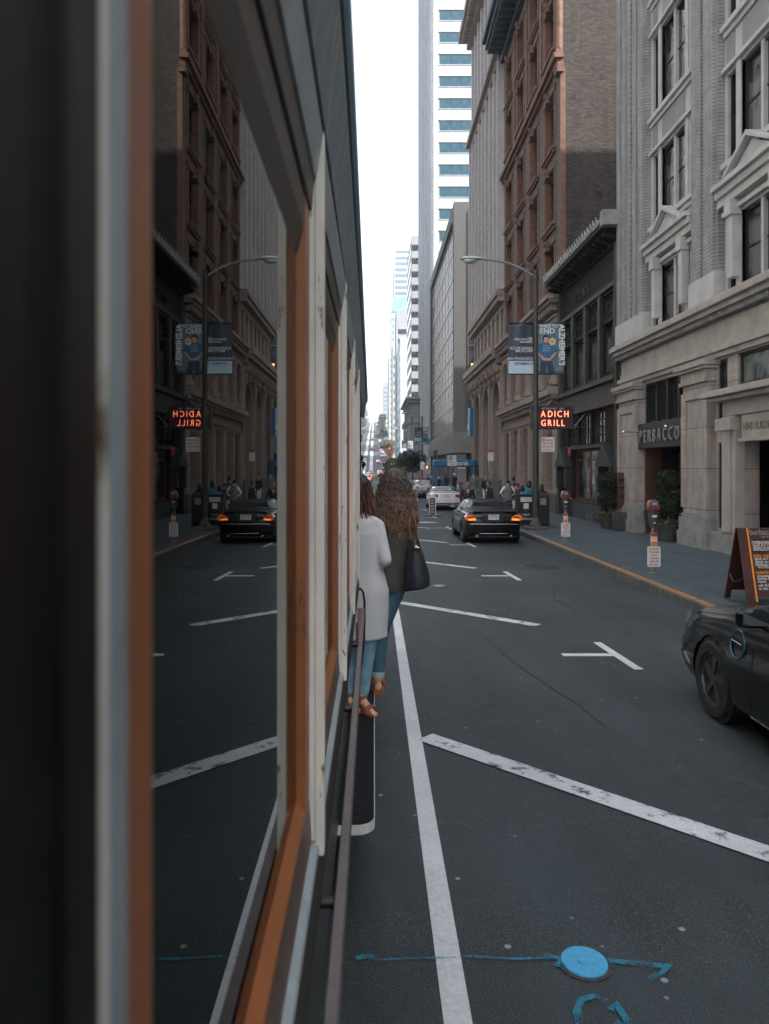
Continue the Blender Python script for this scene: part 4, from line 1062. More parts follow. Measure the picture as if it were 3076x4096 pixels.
mb = MB(); ops = [(-29+i*4, -26.4+i*4, 1+f*4, 3.6+f*4) for i in range(9) for f in range(4)]; wall(mb, XF, -30, 9.95, -.5, 18, ops, .4, 30); mb.build('wall', 'stone_light', t)
mb = MB(); mb.box(XF+.4, XF+.45, -30, 9.9, 0, 17); mb.build('glazing', 'glass', t)
# ================================================================== the cable car
T = thing('cable_car', 'old cable car with cream window posts, amber sashes and a black running board', 'cable car', (-1.3, 4, gz(4)))
def along(mb, pts, ya, yb, taper=0, n=1):
    "profile (x,z) run along the car; taper draws the edge inwards towards the end"
    ys = [ya+(yb-ya)*i/n for i in range(n+1)]; m = len(pts)
    for y in ys:
        dx = -max(0, y-1.3)*taper
        mb.v += [(x+dx, y, z) for x, z in pts]
    b = len(mb.v)-m*(n+1)
    for i in range(n):
        for k in range(m): mb.f.append((b+i*m+k, b+i*m+(k+1) % m, b+(i+1)*m+(k+1) % m, b+(i+1)*m+k))
    mb.f += [tuple(b+k for k in range(m)), tuple(b+n*m+k for k in range(m-1, -1, -1))]
PF = [.237+1.06*k for k in range(5)]
WE = 4.56
for k, f in enumerate(PF):
    e = f+(.03 if k else .026)
    mb = MB()
    mb.box(-.1035, -.0885, f, e, 1.468, 2.738); mb.box(-.1195, -.104, f+.0015, f+.036, 1.4935, 2.65); mb.box(-.17, -.1197, f+.003, f+.04, 1.5, 2.6)
    mb.tube([(-.089, f+.004, 1.47), (-.089, f+.004, 2.736)], .0025, 6)
    mb.build('window_post', 'cream', T, bev=.0015)
    mb = MB(); mb.box(-.0884, -.0873, f+.004, e-.001, 1.475, 2.735); mb.build('post_edge', 'bluegrey', T)
    if k < 4:
        a, b = f+.042, PF[k+1]-.075
        mb = MB()
        mb.box(-.15, -.1133, a, a+.1, 1.58, 2.52); mb.box(-.145, -.1133, b, PF[k+1]+.0, 1.58, 2.6)
        along(mb, [(-.15, 1.612), (-.1295, 1.6), (-.1135, 1.579), (-.1135, 1.572), (-.15, 1.565)], a+.0, PF[k+1]-.002)
        sash = mb.build('window_sash', 'amber_wood', T, bev=.0012)
        mb = MB(); mb.box(-.1305, -.1285, a+.095, b+.004, 1.58, 2.54)
        mb.build('pane', 'tram_glass', sash)
mb = MB()      # dark pillar beside the eye, before the first post
mb.box(-.30, -.0845, .200, .230, 1.3, 2.95); mb.box(-.30, -.083, .14, .1775, 1.3, 2.95); mb.tube([(-.098, .146, 1.35), (-.098, .146, 2.9)], .006, 10); mb.tube([(-.14, .146, 1.35), (-.14, .146, 2.9)], .012, 10)
mb.build('dark_pillar', 'pillar_brown', T, bev=.003)
mb = MB(); mb.box(-.30, -.084, .178, .1995, 1.3, 2.95); mb.tube([(-.084, .198, 1.3), (-.084, .198, 2.95)], .0016, 8); mb.build('pillar_inset', 'tram_pillar', T)
mb = MB(); along(mb, [(-.2, 2.497), (-.1287, 2.499), (-.116, 2.545), (-.1135, 2.595), (-.2, 2.597)], -1, WE-.09); along(mb, [(-.2, 2.598), (-.109, 2.5985), (-.1055, 2.65), (-.2, 2.652)], -1, WE-.03)
mb.build('window_header', 'header_wood', T, bev=.002)
mb = MB(); along(mb, [(-.2, 2.653), (-.1015, 2.653), (-.0895, 2.728), (-.0905, 2.738), (-.2, 2.738)], -1, WE+.0)
mb.build('header_moulding', 'bluegrey', T, bev=.002)
mb = MB(); along(mb, [(-.2, 2.739), (-.0845, 2.739), (-.075, 2.80), (-.0585, 2.9), (-.0565, 2.929), (-.2, 2.929)], -1, 8.9, .0045, 8)
mb.build('letter_board', 'board_weathered', T, bev=.002)
mb = MB(); along(mb, [(-.2, 2.93), (-.051, 2.93), (-.043, 2.955), (-.041, 3.0), (-.046, 3.02), (-.2, 3.06)], -1, 9.15, .0045, 8)
mb.build('eave', 'eave_teal', T, bev=.002)
mb = MB(); along(mb, [(-.2, 2.931), (-.2, 3.061), (-.6, 3.2), (-1.0, 3.28), (-1.6, 3.28), (-2.0, 3.2), (-2.45, 3.02), (-2.45, 2.931)], -1, 9.2, 0, 1)
mb.build('roof', 'board_weathered', T)
# sill, belt and dark side below
mb = MB(); along(mb, [(-.2, 1.564), (-.1135, 1.571), (-.1125, 1.55), (-.1095, 1.495), (-.1095, 1.4935), (-.2, 1.4935)], -1, WE); mb.build('sill_step', 'sill_brown', T, bev=.001)
mb = MB(); along(mb, [(-.2, 1.4925), (-.1095, 1.4925), (-.098, 1.487), (-.0965, 1.482), (-.0965, 1.476), (-.2, 1.476)], -1, WE); mb.build('sill', 'bluegrey', T, bev=.002)
mb = MB(); along(mb, [(-.2, 1.475), (-.097, 1.475), (-.0905, 1.405), (-.105, 1.398), (-.2, 1.3995)], -1, WE+.02); mb.build('belt_panel', 'tram_body', T, bev=.002)
mb = MB(); mb.box(-2.45, -.16, -1, WE, .55, 1.399); mb.box(-2.2, -.4, -1, 9.0, .3, .549); mb.build('lower_body', 'black', T)
mb = MB(); mb.box(-2.45, -2.38, -1, WE, 1.4, 2.93); mb.box(-2.38, -.2, -1, -.9, 1.4, 2.93); mb.box(-2.38, -.2, WE-.08, WE, 1.4, 2.93); mb.box(-2.38, -.2, -.9, WE-.08, 2.8, 2.93)
mb.box(-2.38, -1.9, -.9, WE-.1, 1.4, 1.75)
mb.build('interior_lining', 'tram_inside', T)
# outer guard rail on brackets
mb = MB(); mb.box(-.0676, -.049, -.6, 3.88, 1.36, 1.41); mb.build('guard_rail', 'rail_brown', T, bev=.002)
for y in (.3, 1.30, 2.34, 3.18):
    mb = MB(); mb.tube([(-.165, y, 1.385), (-.066, y, 1.385)], .010, 10); mb.build('rail_bracket', 'black', T, smooth=True)
# open section: step, seat, stanchions, end panel
b = MB(); r = .085; ya, yb = 3.5, 8.9
out = [(-.45, ya), (-r, ya)]+[(-r+r*math.sin(math.pi/2*k/8), ya+r-r*math.cos(math.pi/2*k/8)) for k in range(1, 9)]+[(0, yb), (-.45, yb)]
b.prism(out, .435, .452, 'Z'); b.build('running_board', 'step_black', T)
b = MB(); n = len(out)-1
for i in range(n-0):
    if i >= n: break
    p, q = out[i], out[i+1]
    if p[0] < -.44 and q[0] < -.44: continue
    d = Vector((q[0]-p[0], q[1]-p[1], 0)).normalized(); nn = Vector((d.y, -d.x, 0))*.004
    b.add([(p[0], p[1], .41), (q[0], q[1], .41), (q[0], q[1], .456), (p[0], p[1], .456), (p[0]+nn.x, p[1]+nn.y, .41), (q[0]+nn.x, q[1]+nn.y, .41), (q[0]+nn.x, q[1]+nn.y, .456), (p[0]+nn.x, p[1]+nn.y, .456)],
          [(4, 5, 6, 7), (7, 6, 2, 3), (4, 0, 1, 5), (0, 3, 2, 1)])
b.lathe([(.001, 0), (.006, 0), (.006, -.004)], (-.3, 3.4965, .432), 10, 'Y')
b.build('step_edge', 'step_edge', T)
mb = MB()
for i in range(6): mb.box(-1.0+i*.09, -.925+i*.09, 4.45, 8.3, .9, .92)
for i in range(4): mb.box(-1.06, -1.04, 4.45, 8.3, .98+i*.12, 1.07+i*.12)
mb.build('bench', 'amber_wood', T, bev=.004)
mb = MB(); mb.box(-.105, -.071, 4.6, 4.64, 1.08, 1.27); mb.box(-.115, -.075, 4.645, 4.67, .92, 1.17); mb.build('seat_end', 'seat_wood', T, bev=.004)
mb = MB(); mb.tube([(-.1, 4.38, 1.42), (-.08, 4.4, 1.425), (-.066, 4.43, 1.40), (-.058, 4.45, 1.34), (-.057, 4.46, 1.25), (-.06, 4.47, 1.1), (-.075, 4.48, .95)], .0065, 10)
mb.build('grab_handle', 'black', T, smooth=True)
for (x, y, r_) in ((-.162, 8.05, .02), (-.35, 5.2, .017), (-.35, 6.9, .017)):
    mb = MB(); mb.tube([(x, y, 1.05), (x, y, 2.93)], r_, 12)
    if y > 8: mb.tube([(x, y, 2.42), (x, y, 2.5)], .028, 12)
    mb.build('stanchion', 'black', T, smooth=True)
mb = MB(); mb.box(-2.3, -.143, 8.4, 8.5, .6, 2.2); mb.box(-2.3, -.128, 8.75, 8.85, .6, 2.13); mb.build('end_panel', 'offwhite', T, bev=.01)
for (x, y, z) in ((-.155, 8.45, 2.25), (-.128, 8.8, 2.18)):
    mb = MB(); mb.ball((x, y, z), (.032, .045, .038), 14, 10); mb.tube([(x, y, z-.06), (x, y, z)], .012); mb.build('marker_lamp', 'black', T, smooth=True)
# ================================================================== street furniture
def street_lamp(x, y, label, z=None, arm=True, h=8.9):
    z = swz(x, y) if z is None else z
    t = thing('street_lamp', label, 'street lamp', (x, y, z), 'street lamps along the sidewalk')
    mb = MB(); mb.box(x-.36, x+.36, y-.3, y+.3, z-.05, z+.1); mb.lathe([(.2, .1), (.19, .2), (.13, .28), (.11, .4)], (x, y, z), 18)
    mb.build('base', 'kerb_stone', t, bev=.015, smooth=True)
    mb = MB(); mb.tube([(x, y, z+.3), (x, y, z+h)], [.105, .075], 14); mb.tube([(x, y, z+h-.35), (x, y, z+h-.2)], .1, 12)
    for k in range(6): mb.ball((x-.1, y-.03, z+2.5+k*.8), .016, 6, 4)
    mb.build('pole', 'pole_green', t, smooth=True)
    za = z+h-.25
    mb = MB(); mb.tube([(x, y, za), (x-.5, y, za+.3), (x-.95, y, za+.48), (x-1.4, y, za+.58), (x-1.8, y, za+.6)], [.045, .042, .038, .035, .03], 10)
    mb.build('arm', 'dull_steel', t, smooth=True)
    mb = MB(); X = x-1.75
    secs = [(0, .05, .04), (-.12, .09, .07), (-.3, .15, .1), (-.5, .18, .11), (-.7, .15, .09), (-.82, .08, .05), (-.86, .02, .02)]
    vs = []; n = 16
    for (dx, ry, rz) in secs:
        for k in range(n):
            a = 2*math.pi*k/n; zz = math.sin(a)*rz; vs.append((X+dx, y+math.cos(a)*ry, za+.62+(zz if zz > 0 else zz*.35)))
    m = len(secs); mb.add(vs, [(i*n+k, i*n+(k+1) % n, (i+1)*n+(k+1) % n, (i+1)*n+k) for i in range(m-1) for k in range(n)]+[tuple(range(n)), tuple(range((m-1)*n, m*n))])
    mb.tube([(X-.2, y, za+.7), (X-.2, y, za+.78)], .03, 8)
    mb.build('lamp_head', 'lamp_grey', t, smooth=True)
    mb = MB(); mb.ball((X-.52, y, za+.57), (.25, .14, .11), 16, 10); mb.build('lens', 'lens', t, smooth=True)
    return t
def banner_pair(x, y, z0, z1, w, label, mats=('a', 'b'), detail=True):
    zc = z1
    def cloth(x0, x1, name, lab, mat):
        t = thing(name, lab, 'banner', ((x0+x1)/2, y, z1), 'banners hung from the lamp posts')
        mb = MB(); nx, nz = 10, 16
        f = lambda u, v: .02*math.sin(u*9+v*2)*(1-v)+.012*math.sin(v*7)
        for i in range(nx+1):
            for j in range(nz+1):
                u, v = i/nx, j/nz; mb.v.append((x0+(x1-x0)*u, y+f(u, v), z1-(z1-z0)*v))
        for i in range(nx):
            for j in range(nz): a = i*(nz+1)+j; mb.f.append((a, a+1, a+nz+2, a+nz+1))
        o = mb.build('cloth', mat, t, smooth=True, fix=False)
        s = o.modifiers.new('t', 'SOLIDIFY'); s.thickness = .004
        mb = MB()
        for zz in (z1+.01, z0-.01): mb.tube([(x0-.02, y, zz), (x1+.02, y, zz)], .018, 8)
        mb.build('rod', 'black' , t, smooth=True)
        return t
    return cloth
def big_banners(x, y, z0, z1, w, gap, place):
    mk = banner_pair(x, y, z0, z1, w, '')
    xa0, xa1 = x-gap-w, x-gap
    t = mk(xa0, xa1, 'street_banner', 'navy banner with white print and pale foot, left side of '+place, 'banner_navy')
    hh = z1-z0; s = hh/1.74; Y = y-.045
    mb = MB(); mb.box(xa0+.005, xa1-.005, Y+.02, Y+.027, z0+.01, z0+hh*.255); mb.build('foot_panel', 'banner_pale', t)
    Rr = xa1-.04*s; Y2 = y-.05
    for (txt, dz, sz, sx, mat) in (('alzheimer\'s', .66, .115, .9, 'white'), ('association', .61, .115, .9, 'white'), ('ALZ.ORG/WALK', .48, .125, .88, 'white'), ('800.272.3900', .425, .125, .88, 'white'), ('SAN FRANCISCO', .275, .125, .92, 'white'), ('SEPTEMBER 17', .18, .11, .92, 'ink')):
        r_ = Rr if dz < .65 else Rr-.17*s
        text(txt, sz*s, (r_, Y2, z0+hh*dz), mat, t, 'lettering', '-Y', .001, sx, 'RIGHT', bold=.005)
    mb = MB()
    for (cx, rr) in ((-.105, .045), (-.05, .03)):
        pts = [(Rr+cx*s+rr*s*math.cos(a*.6), Y2, z0+hh*.685+rr*1.2*s*math.sin(a*.6)) for a in range(11)]
        mb.tube(pts, .009*s, 5)
    mb.build('emblem', 'white', t)
    xb0, xb1 = x+gap*.8, x+gap*.8+w*1.05
    t2 = mk(xb0, xb1, 'street_banner', 'photo banner of woman in blue, right side of '+place, 'banner_photo')
    wb = xb1-xb0; px = xb0+wb*.33
    text('WALK TO', .15*s, (xb0+wb*.08, Y2, z1-hh*.09), 'white', t2, 'lettering', '-Y', .001, .92, bold=.015)
    text('END', .25*s, (xb0+wb*.08, Y2, z1-hh*.205), 'white', t2, 'lettering', '-Y', .001, 1.05, bold=.015)
    o = text("ALZHEIMER'S", .275*s, (xb1-wb*.19, Y2, z1-hh*.03), 'white', t2, 'lettering', '-Y', .001, .88, bold=.03, rot=(R(90), R(90), 0))
    # printed picture, a thin raised sheet per colour
    mb = MB()
    def bl(pts, d=.002): mb.prism([(px+a*s, z0+b*s) for a, b in pts], Y2+.012, Y2+.010-d, 'Y')
    mb = MB(); bl([(-.22, .0), (-.02, .0), (.02, .42), (.07, .0), (.28, .0), (.2, .52), (-.16, .52)]); mb.build('printed_trousers', 'ink', t2)
    mb = MB(); bl([(-.2, .42), (.22, .42), (.27, .74), (.38, .74), (.30, 1.0), (.12, 1.07), (-.12, 1.07), (-.3, .96), (-.33, .74), (-.2, .76)], .004); mb.build('printed_shirt', 'shirt_blue', t2)
    mb = MB(); bl([(-.33, .73), (-.25, .73), (-.08, .55), (.12, .52), (.30, .73), (.38, .73), (.14, .46), (-.1, .46)], .006)
    bl([(px_*.085, 1.18+pz_*.12) for px_, pz_ in [(math.cos(i*.52), math.sin(i*.52)) for i in range(12)]], .008); mb.build('printed_skin', 'skin', t2)
    mb = MB(); bl([(-.12, 1.08), (-.13, 1.22), (-.07, 1.33), (.06, 1.33), (.12, 1.2), (.11, 1.1), (.08, 1.25), (-.06, 1.25)], .010); mb.build('printed_hair', 'hair_dark', t2)
    mb = MB()
    for k in range(6):
        a = k*math.pi/3+.3; mb.ball((px+(.21+.075*math.cos(a))*s, Y2-.002, z0+(1.1+.085*math.sin(a))*s), (.055*s, .004, .05*s), 8, 4)
    mb.build('printed_flower', 'flower', t2)
    for i, tx in enumerate(('THIS IS A', 'WALKER', 'END OF')): text(tx, .075*s, (px-.12*s, Y2-.004, z0+(.93-i*.085)*s), 'banner_pale', t2, 'lettering', '-Y', .001, .9)
    return t, t2
L1 = street_lamp(5.54, 25.4, 'nearest street lamp, its pole beside the valet cabinet')
big_banners(5.54, 25.4, 5.33, 7.07, .88, .06, 'nearest lamp post')
L2 = street_lamp(6.03, 93, 'street lamp at the crossing carrying the green street name sign', gz(93)+.15)
big_banners(6.03, 93, 5.3, 7.05, .88, .07, 'crossing lamp post')
L3 = street_lamp(5.8, 130, 'third street lamp, above the dark sidewalk trees', gz(130)+.15)
big_banners(5.8, 130, 4.95, 6.7, .88, .07, 'third lamp post')
L4 = street_lamp(5.8, 280, 'far street lamp carrying orange banners', gz(280)+.15)
for (a, b, l) in ((4.5, 5.6, 'left of two orange banners on the far lamp post'), (5.9, 7.2, 'right of two orange banners on the far lamp post')):
    mb = MB(); mb.box(a, b, 279.9, 279.94, 6.5, 8.7); tag(mb.build('street_banner', 'banner_orange', loc=((a+b)/2, 280, 6.5)), l, 'banner', 'banners hung from the lamp posts')
# no-parking plate on the near lamp pole
def plate(name, label, cat, x, y, z0, w, h, mat='sign_white', t=.006, rz=0):
    o = thing(name, label, cat, (x, y, z0))
    mb = MB(); r = .03
    pts = []
    for (cx, cz, a0) in ((w/2-r, h-r, 0), (-w/2+r, h-r, 90), (-w/2+r, r, 180), (w/2-r, r, 270)):
        for k in range(4): a = R(a0+k*30); pts.append((x+cx+r*math.cos(a), z0+cz+r*math.sin(a)))
    mb.prism(pts, y-t, y, 'Y'); mb.build('plate', mat, o, bev=.001)
    return o
np_ = plate('no_parking_sign', 'white no parking sign with red print fixed to the near lamp pole', 'sign', 5.94, 25.33, 2.66, .46, .5)
mb = MB(); mb.box(5.725, 5.835, 25.314, 25.322, 3.0, 3.12); mb.build('red_panel', 'sign_red', np_)
text('NO', .1, (5.733, 25.31, 3.025), 'white', np_, 'lettering', '-Y', .001, .8, bold=.02)
text('PARKING', .1, (5.85, 25.32, 3.02), 'sign_red', np_, 'lettering', '-Y', .001, .68, bold=.02)
text('2AM TO 6AM', .1, (5.75, 25.32, 2.91), 'sign_red', np_, 'lettering', '-Y', .001, .62, bold=.02)
text('MON WED FRI', .1, (5.74, 25.32, 2.8), 'sign_red', np_, 'lettering', '-Y', .001, .58, bold=.02)
text('STREET CLEANING', .065, (5.735, 25.32, 2.71), 'sign_red', np_, 'lettering', '-Y', .001, .66, bold=.02)
# neon restaurant sign hanging out from the dark building
ns = thing('neon_grill_sign', 'dark red hanging sign with glowing orange neon letters and blue border', 'neon sign', (7.15, 29.8, 3.6))
mb = MB(); mb.box(6.3, 8.0, 29.7, 29.95, 3.66, 4.6); mb.prism([(6.95, 4.6), (7.35, 4.6), (7.15, 4.8)], 29.7, 29.95, 'Y'); mb.build('board', 'neon_board', ns, bev=.01)
mb = MB()
for q in ((6.36, 6.39, 3.69, 4.57), (7.91, 7.94, 3.69, 4.57), (6.39, 7.91, 3.69, 3.715), (6.39, 7.91, 4.545, 4.57)): mb.box(q[0], q[1], 29.675, 29.705, q[2], q[3])
mb.build('border', 'neon_blue', ns)
text('ESTABLISHED   1849', .11, (6.72, 29.69, 4.44), 'sign_white', ns, 'lettering', '-Y', .004, .92)
for (ch, x, z) in (('T', 6.385, 4.13), ('A', 6.68, 4.13), ('D', 6.95, 4.13), ('I', 7.21, 4.13), ('C', 7.33, 4.13), ('H', 7.6, 4.13), ('G', 6.68, 3.77), ('R', 6.95, 3.77), ('I', 7.18, 3.77), ('L', 7.3, 3.77), ('L', 7.49, 3.77)):
    text(ch, .36, (x, 29.68, z+.01), 'neon', ns, 'letter', '-Y', .012, .8, bold=.004)
    text(ch, .36, (x+.0, 29.662, z+.01), 'neon_core', ns, 'letter_tube', '-Y', .004, .8, bold=-.02)
mb = MB()
for a, b in (((8.0, 29.8, 4.4), (8.6, 29.8, 4.5)), ((8.0, 29.8, 3.7), (8.6, 29.8, 4.4)), ((8.0, 29.8, 3.75), (8.6, 29.8, 3.75)), ((8.0, 29.8, 4.3), (8.5, 29.8, 3.9)), ((8.0, 29.8, 4.45), (8.6, 30.6, 4.9))): mb.tube([a, b], .012, 6)
mb.build('strut', 'steel', ns)
# parking meters and the small white notices on their posts
def meter(x, y, label, notice=True, near=False):
    z = swz(x, y)
    t = thing('parking_meter', label, 'parking meter', (x, y, z), 'parking meters along the kerb')
    mb = MB(); mb.lathe([(.1, 0), (.1, .012), (.035, .025), (.032, .05)], (x, y, z), 20); mb.tube([(x, y, z+.02), (x, y, z+.93)], .03, 14); mb.build('post', 'dull_steel', t, smooth=True)
    mb = MB(); mb.loft([(x, y, z+.9, .06, .05), (x, y, z+.96, .085, .06), (x, y, z+1.08, .098, .065), (x, y, z+1.2, .105, .07), (x, y, z+1.24, .105, .07)], 18)
    mb.box(x-.03, x+.03, y-.075, y-.06, z+1.0, z+1.03); mb.build('housing', 'meter_grey', t, smooth=True)
    mb = MB()
    prof = [(-.115, 1.24), (.115, 1.24), (.11, 1.33), (.085, 1.41), (.04, 1.44), (-.04, 1.44), (-.085, 1.41), (-.11, 1.33)]
    mb.prism([(x+a, z+b) for a, b in prof], y-.085, y+.08, 'Y'); mb.build('head', 'meter_red', t, bev=.015)
    mb = MB(); mb.box(x-.05, x+.05, y-.092, y-.086, z+1.33, z+1.4); mb.build('display', 'lcd', t)
    mb = MB(); mb.box(x-.045, x+.045, y-.085, y-.075, z+1.1, z+1.14); mb.build('label', 'sign_white', t); mb = MB(); mb.box(x-.02, x+.02, y-.08, y-.072, z+.98, z+1.0); mb.build('label', 'sign_white', t)
    if notice:
        n = plate('passenger_zone_notice', 'white passenger zone notice in red print on the %s' % notice, 'sign', x, y-.045, z+.13, .26, .40)
        n['group'] = 'notices on the meter posts'
        mb = MB(); mb.box(x-.065, x+.065, y-.05, y-.045, z+.54, z+.80); mb.build('sticker', 'sign_white', n)
        mb = MB(); mb.box(x-.063, x+.063, y-.053, y-.0505, z+.72, z+.797); mb.build('red_arrow_band', 'sign_red', n)
        mb = MB(); mb.box(x-.063, x+.063, y-.053, y-.0505, z+.545, z+.63); mb.build('orange_band', 'orange', n)
        for i, (tx, sx) in enumerate((('NO PARKING', .6), ('PASSENGER', .66), ('ZONE', .75), ('11:30AM 2PM', .58), ('5:30PM 11PM', .58), ('MON-SAT', .75))):
            text(tx, .055, (x, y-.052, z+.46-i*.061), 'sign_red', n, 'lettering', '-Y', .0008, sx, 'CENTER', bold=.02)
        text('30', .06, (x, y-.055, z+.56), 'black', n, 'lettering', '-Y', .0008, .8, 'CENTER')
        text('TOW', .05, (x, y-.051, z+.66), 'sign_red', n, 'lettering', '-Y', .0008, .8, 'CENTER')
meter(5.46, 14.5, 'nearest parking meter, in front of the large topiary pot', 'nearest meter post')
meter(5.47, 21.2, 'second parking meter, in front of the dark shop window', 'second meter post')
meter(5.4, 27.9, 'third parking meter, hidden behind the black valet cabinet', 'meter post behind the cabinet')
meter(5.26, 45, 'farthest parking meter, behind the suited valet', None)
# valet cabinets
vc = thing('valet_cabinet', 'black valet parking cabinet with white lettering beside the near lamp post', 'cabinet', (5.45, 26.8, swz(5.45, 26.8)))
z = swz(5.45, 26.8)
mb = MB(); mb.box(5.15, 5.86, 26.55, 27.1, z+.08, z+1.12); mb.build('body', 'black', vc, bev=.015)
mb = MB(); mb.box(5.1, 5.9, 26.5, 27.15, z+1.123, z+1.17); mb.box(5.1, 5.13, 26.5, 26.53, z+1.0, z+1.12); mb.build('lid', 'black', vc, bev=.01)
mb = MB(); mb.box(5.25, 5.65, 26.535, 26.548, z+.9, z+1.07); mb.build('window_panel', 'offwhite', vc)
mb = MB(); mb.box(5.36, 5.54, 26.535, 26.548, z+.66, z+.85); mb.build('notice', 'sign_white', vc)
mb = MB(); mb.box(5.36, 5.54, 26.535, 26.548, z+.54, z+.655); mb.build('notice_foot', 'sign_maroon', vc)
text('VALET', .12, (5.46, 26.54, z+.4), 'sign_white', vc, 'lettering', '-Y', .002, .82, 'CENTER'); text('PARKING', .12, (5.46, 26.54, z+.25), 'sign_white', vc, 'lettering', '-Y', .002, .82, 'CENTER')
for x in (5.22, 5.8):
    mb = MB(); mb.lathe([(.04, -.015), (.04, .015)], (x, 26.62, z+.04), 14, 'X'); mb.build('castor', 'tyre', vc)
bx = thing('news_box', 'black news box behind the near lamp pole with small grey window', 'news box', (6.1, 27, swz(6.1, 27)))
z = swz(6.1, 27)
mb = MB(); mb.box(5.93, 6.33, 26.7, 27.25, z+.05, z+1.08); mb.prism([(26.7, z+1.08), (27.25, z+1.08), (27.25, z+1.2), (26.85, z+1.2)], 5.93, 6.33, 'X'); mb.build('body', 'black', bx, bev=.015)
mb = MB(); mb.box(5.98, 6.2, 26.68, 26.697, z+.78, z+1.02); mb.build('window_panel', 'panel_grey', bx)
# plants in pots
def leafball(mb, c, r, n, s, seed=0):
    rnd = random.Random(seed)
    for _ in range(n):
        while 1:
            p = Vector((rnd.uniform(-1, 1), rnd.uniform(-1, 1), rnd.uniform(-1, 1)))
            l = p.length
            if .35 < l < 1.0: break
        p = p/l*(l**.5)*(1+.12*rnd.random())
        q = Vector((c[0]+p.x*r[0], c[1]+p.y*r[1], c[2]+p.z*r[2]))
        a = Vector((rnd.gauss(0, 1), rnd.gauss(0, 1), rnd.gauss(0, .8))).normalized(); b = a.cross(Vector((rnd.gauss(0, 1), rnd.gauss(0, 1), rnd.gauss(0, 1)))).normalized()
        k = s*rnd.uniform(.6, 1.3)
        mb.add([q-a*k, q-b*k*.45, q+a*k, q+b*k*.45], [(0, 1, 2, 3)])
def topiary(x, y, label, sc_=1, seed=1):
    z = swz(x, y); t = thing('potted_topiary', label, 'potted plant', (x, y, z), 'topiary pots outside the restaurants')
    mb = MB(); mb.lathe([(.24*sc_, 0), (.3*sc_, .25*sc_), (.36*sc_, .5*sc_), (.38*sc_, .52*sc_), (.33*sc_, .5*sc_), (.32*sc_, .45*sc_)], (x, y, z), 26); mb.build('pot', 'pot', t, smooth=True)
    mb = MB(); mb.lathe([(.32*sc_, .44*sc_), (.001, .46*sc_)], (x, y, z), 20); mb.build('soil', 'soil', t)
    mb = MB(); mb.tube([(x, y, z+.4), (x+.02, y, z+.9), (x-.01, y, z+1.5), (x, y, z+1.9)], [.035, .028, .025, .02], 8)
    for k in range(7):
        a = k*.9; mb.tube([(x, y, z+.9+k*.13), (x+.25*math.cos(a), y+.25*math.sin(a), z+1.0+k*.14)], .01, 5)
    mb.build('stem', 'bark', t)
    mb = MB(); leafball(mb, (x, y, z+1.0*sc_), (.36*sc_, .36*sc_, .30*sc_), 1500, .045, seed); leafball(mb, (x, y, z+1.62*sc_), (.37*sc_, .37*sc_, .27*sc_), 1500, .045, seed+1); mb.build('foliage', 'leaf_dark', t, fix=False)
    mb = MB()
    rnd = random.Random(seed+9)
    for _ in range(420):
        a = rnd.uniform(0, 6.28); l = rnd.uniform(0, 1)**1.5; rr = (.28+.12*min(1, l*3))*sc_
        q = Vector((x+rr*math.cos(a), y+rr*math.sin(a), z+(.56-l*.32*(.3+.7*abs(math.sin(a*3))))*sc_)); k = .035
        u = Vector((rnd.gauss(0, 1), rnd.gauss(0, 1), rnd.gauss(0, 1))).normalized(); v = u.cross(Vector((0, 0, 1))).normalized()
        mb.add([q-u*k, q-v*k*.5, q+u*k, q+v*k*.5], [(0, 1, 2, 3)])
    mb.build('trailing_ivy', 'ivy', t, fix=False)
topiary(8.05, 25.4, 'smaller round topiary pot against the drainpipe by the dark shop', 1.02, 3)
topiary(8.3, 20.9, 'larger two-tier topiary pot in front of the restaurant doorway', 1.05, 11)
t = thing('ribbed_planter', 'square ribbed grey planter beside the smaller topiary', 'planter', (8.2, 24.6, swz(8.2, 24.6)))
z = swz(8.2, 24.6)
mb = MB(); mb.add([(7.97, 24.35, z), (8.37, 24.35, z), (8.37, 24.75, z), (7.97, 24.75, z), (7.93, 24.3, z+.62), (8.4, 24.3, z+.62), (8.4, 24.78, z+.62), (7.93, 24.78, z+.62)], [(0, 1, 5, 4), (1, 2, 6, 5), (2, 3, 7, 6), (3, 0, 4, 7), (0, 3, 2, 1)])
for k in range(10): mb.box(7.945, 8.385, 24.31, 24.77, z+.04+k*.058, z+.07+k*.058)
mb.build('box', 'ribbed', t); mb = MB(); mb.box(7.96, 8.37, 24.33, 24.75, z+.54, z+.58); mb.build('soil', 'soil', t)
t = thing('wall_standpipe', 'dark stacked standpipe fittings on the wall above the ribbed planter', 'standpipe', (8.3, 25.3, .9))
mb = MB(); mb.box(8.2, 8.4, 24.9, 25.05, .75, 1.95); mb.build('back_plate', 'door_brown', t, bev=.01)
mb = MB()
for k in range(4): mb.lathe([(.05, -.16), (.07, -.15), (.07, -.1), (.045, -.09), (.045, 0)], (8.3, 24.9, .95+k*.27), 12, 'Y')
mb.build('valve_outlet', 'iron', t, smooth=True)
t = thing('fire_inlet', 'short red twin fire inlet low on the dark shop front', 'fire inlet', (8.35, 31.8, .75))
mb = MB(); mb.tube([(8.5, 31.8, .75), (8.3, 31.8, .75)], .07, 12); mb.tube([(8.3, 31.65, .75), (8.3, 31.95, .75)], .06, 12); mb.tube([(8.3, 31.68, .75), (8.2, 31.6, .75)], .07, 12); mb.build('inlet', 'red', t, smooth=True)
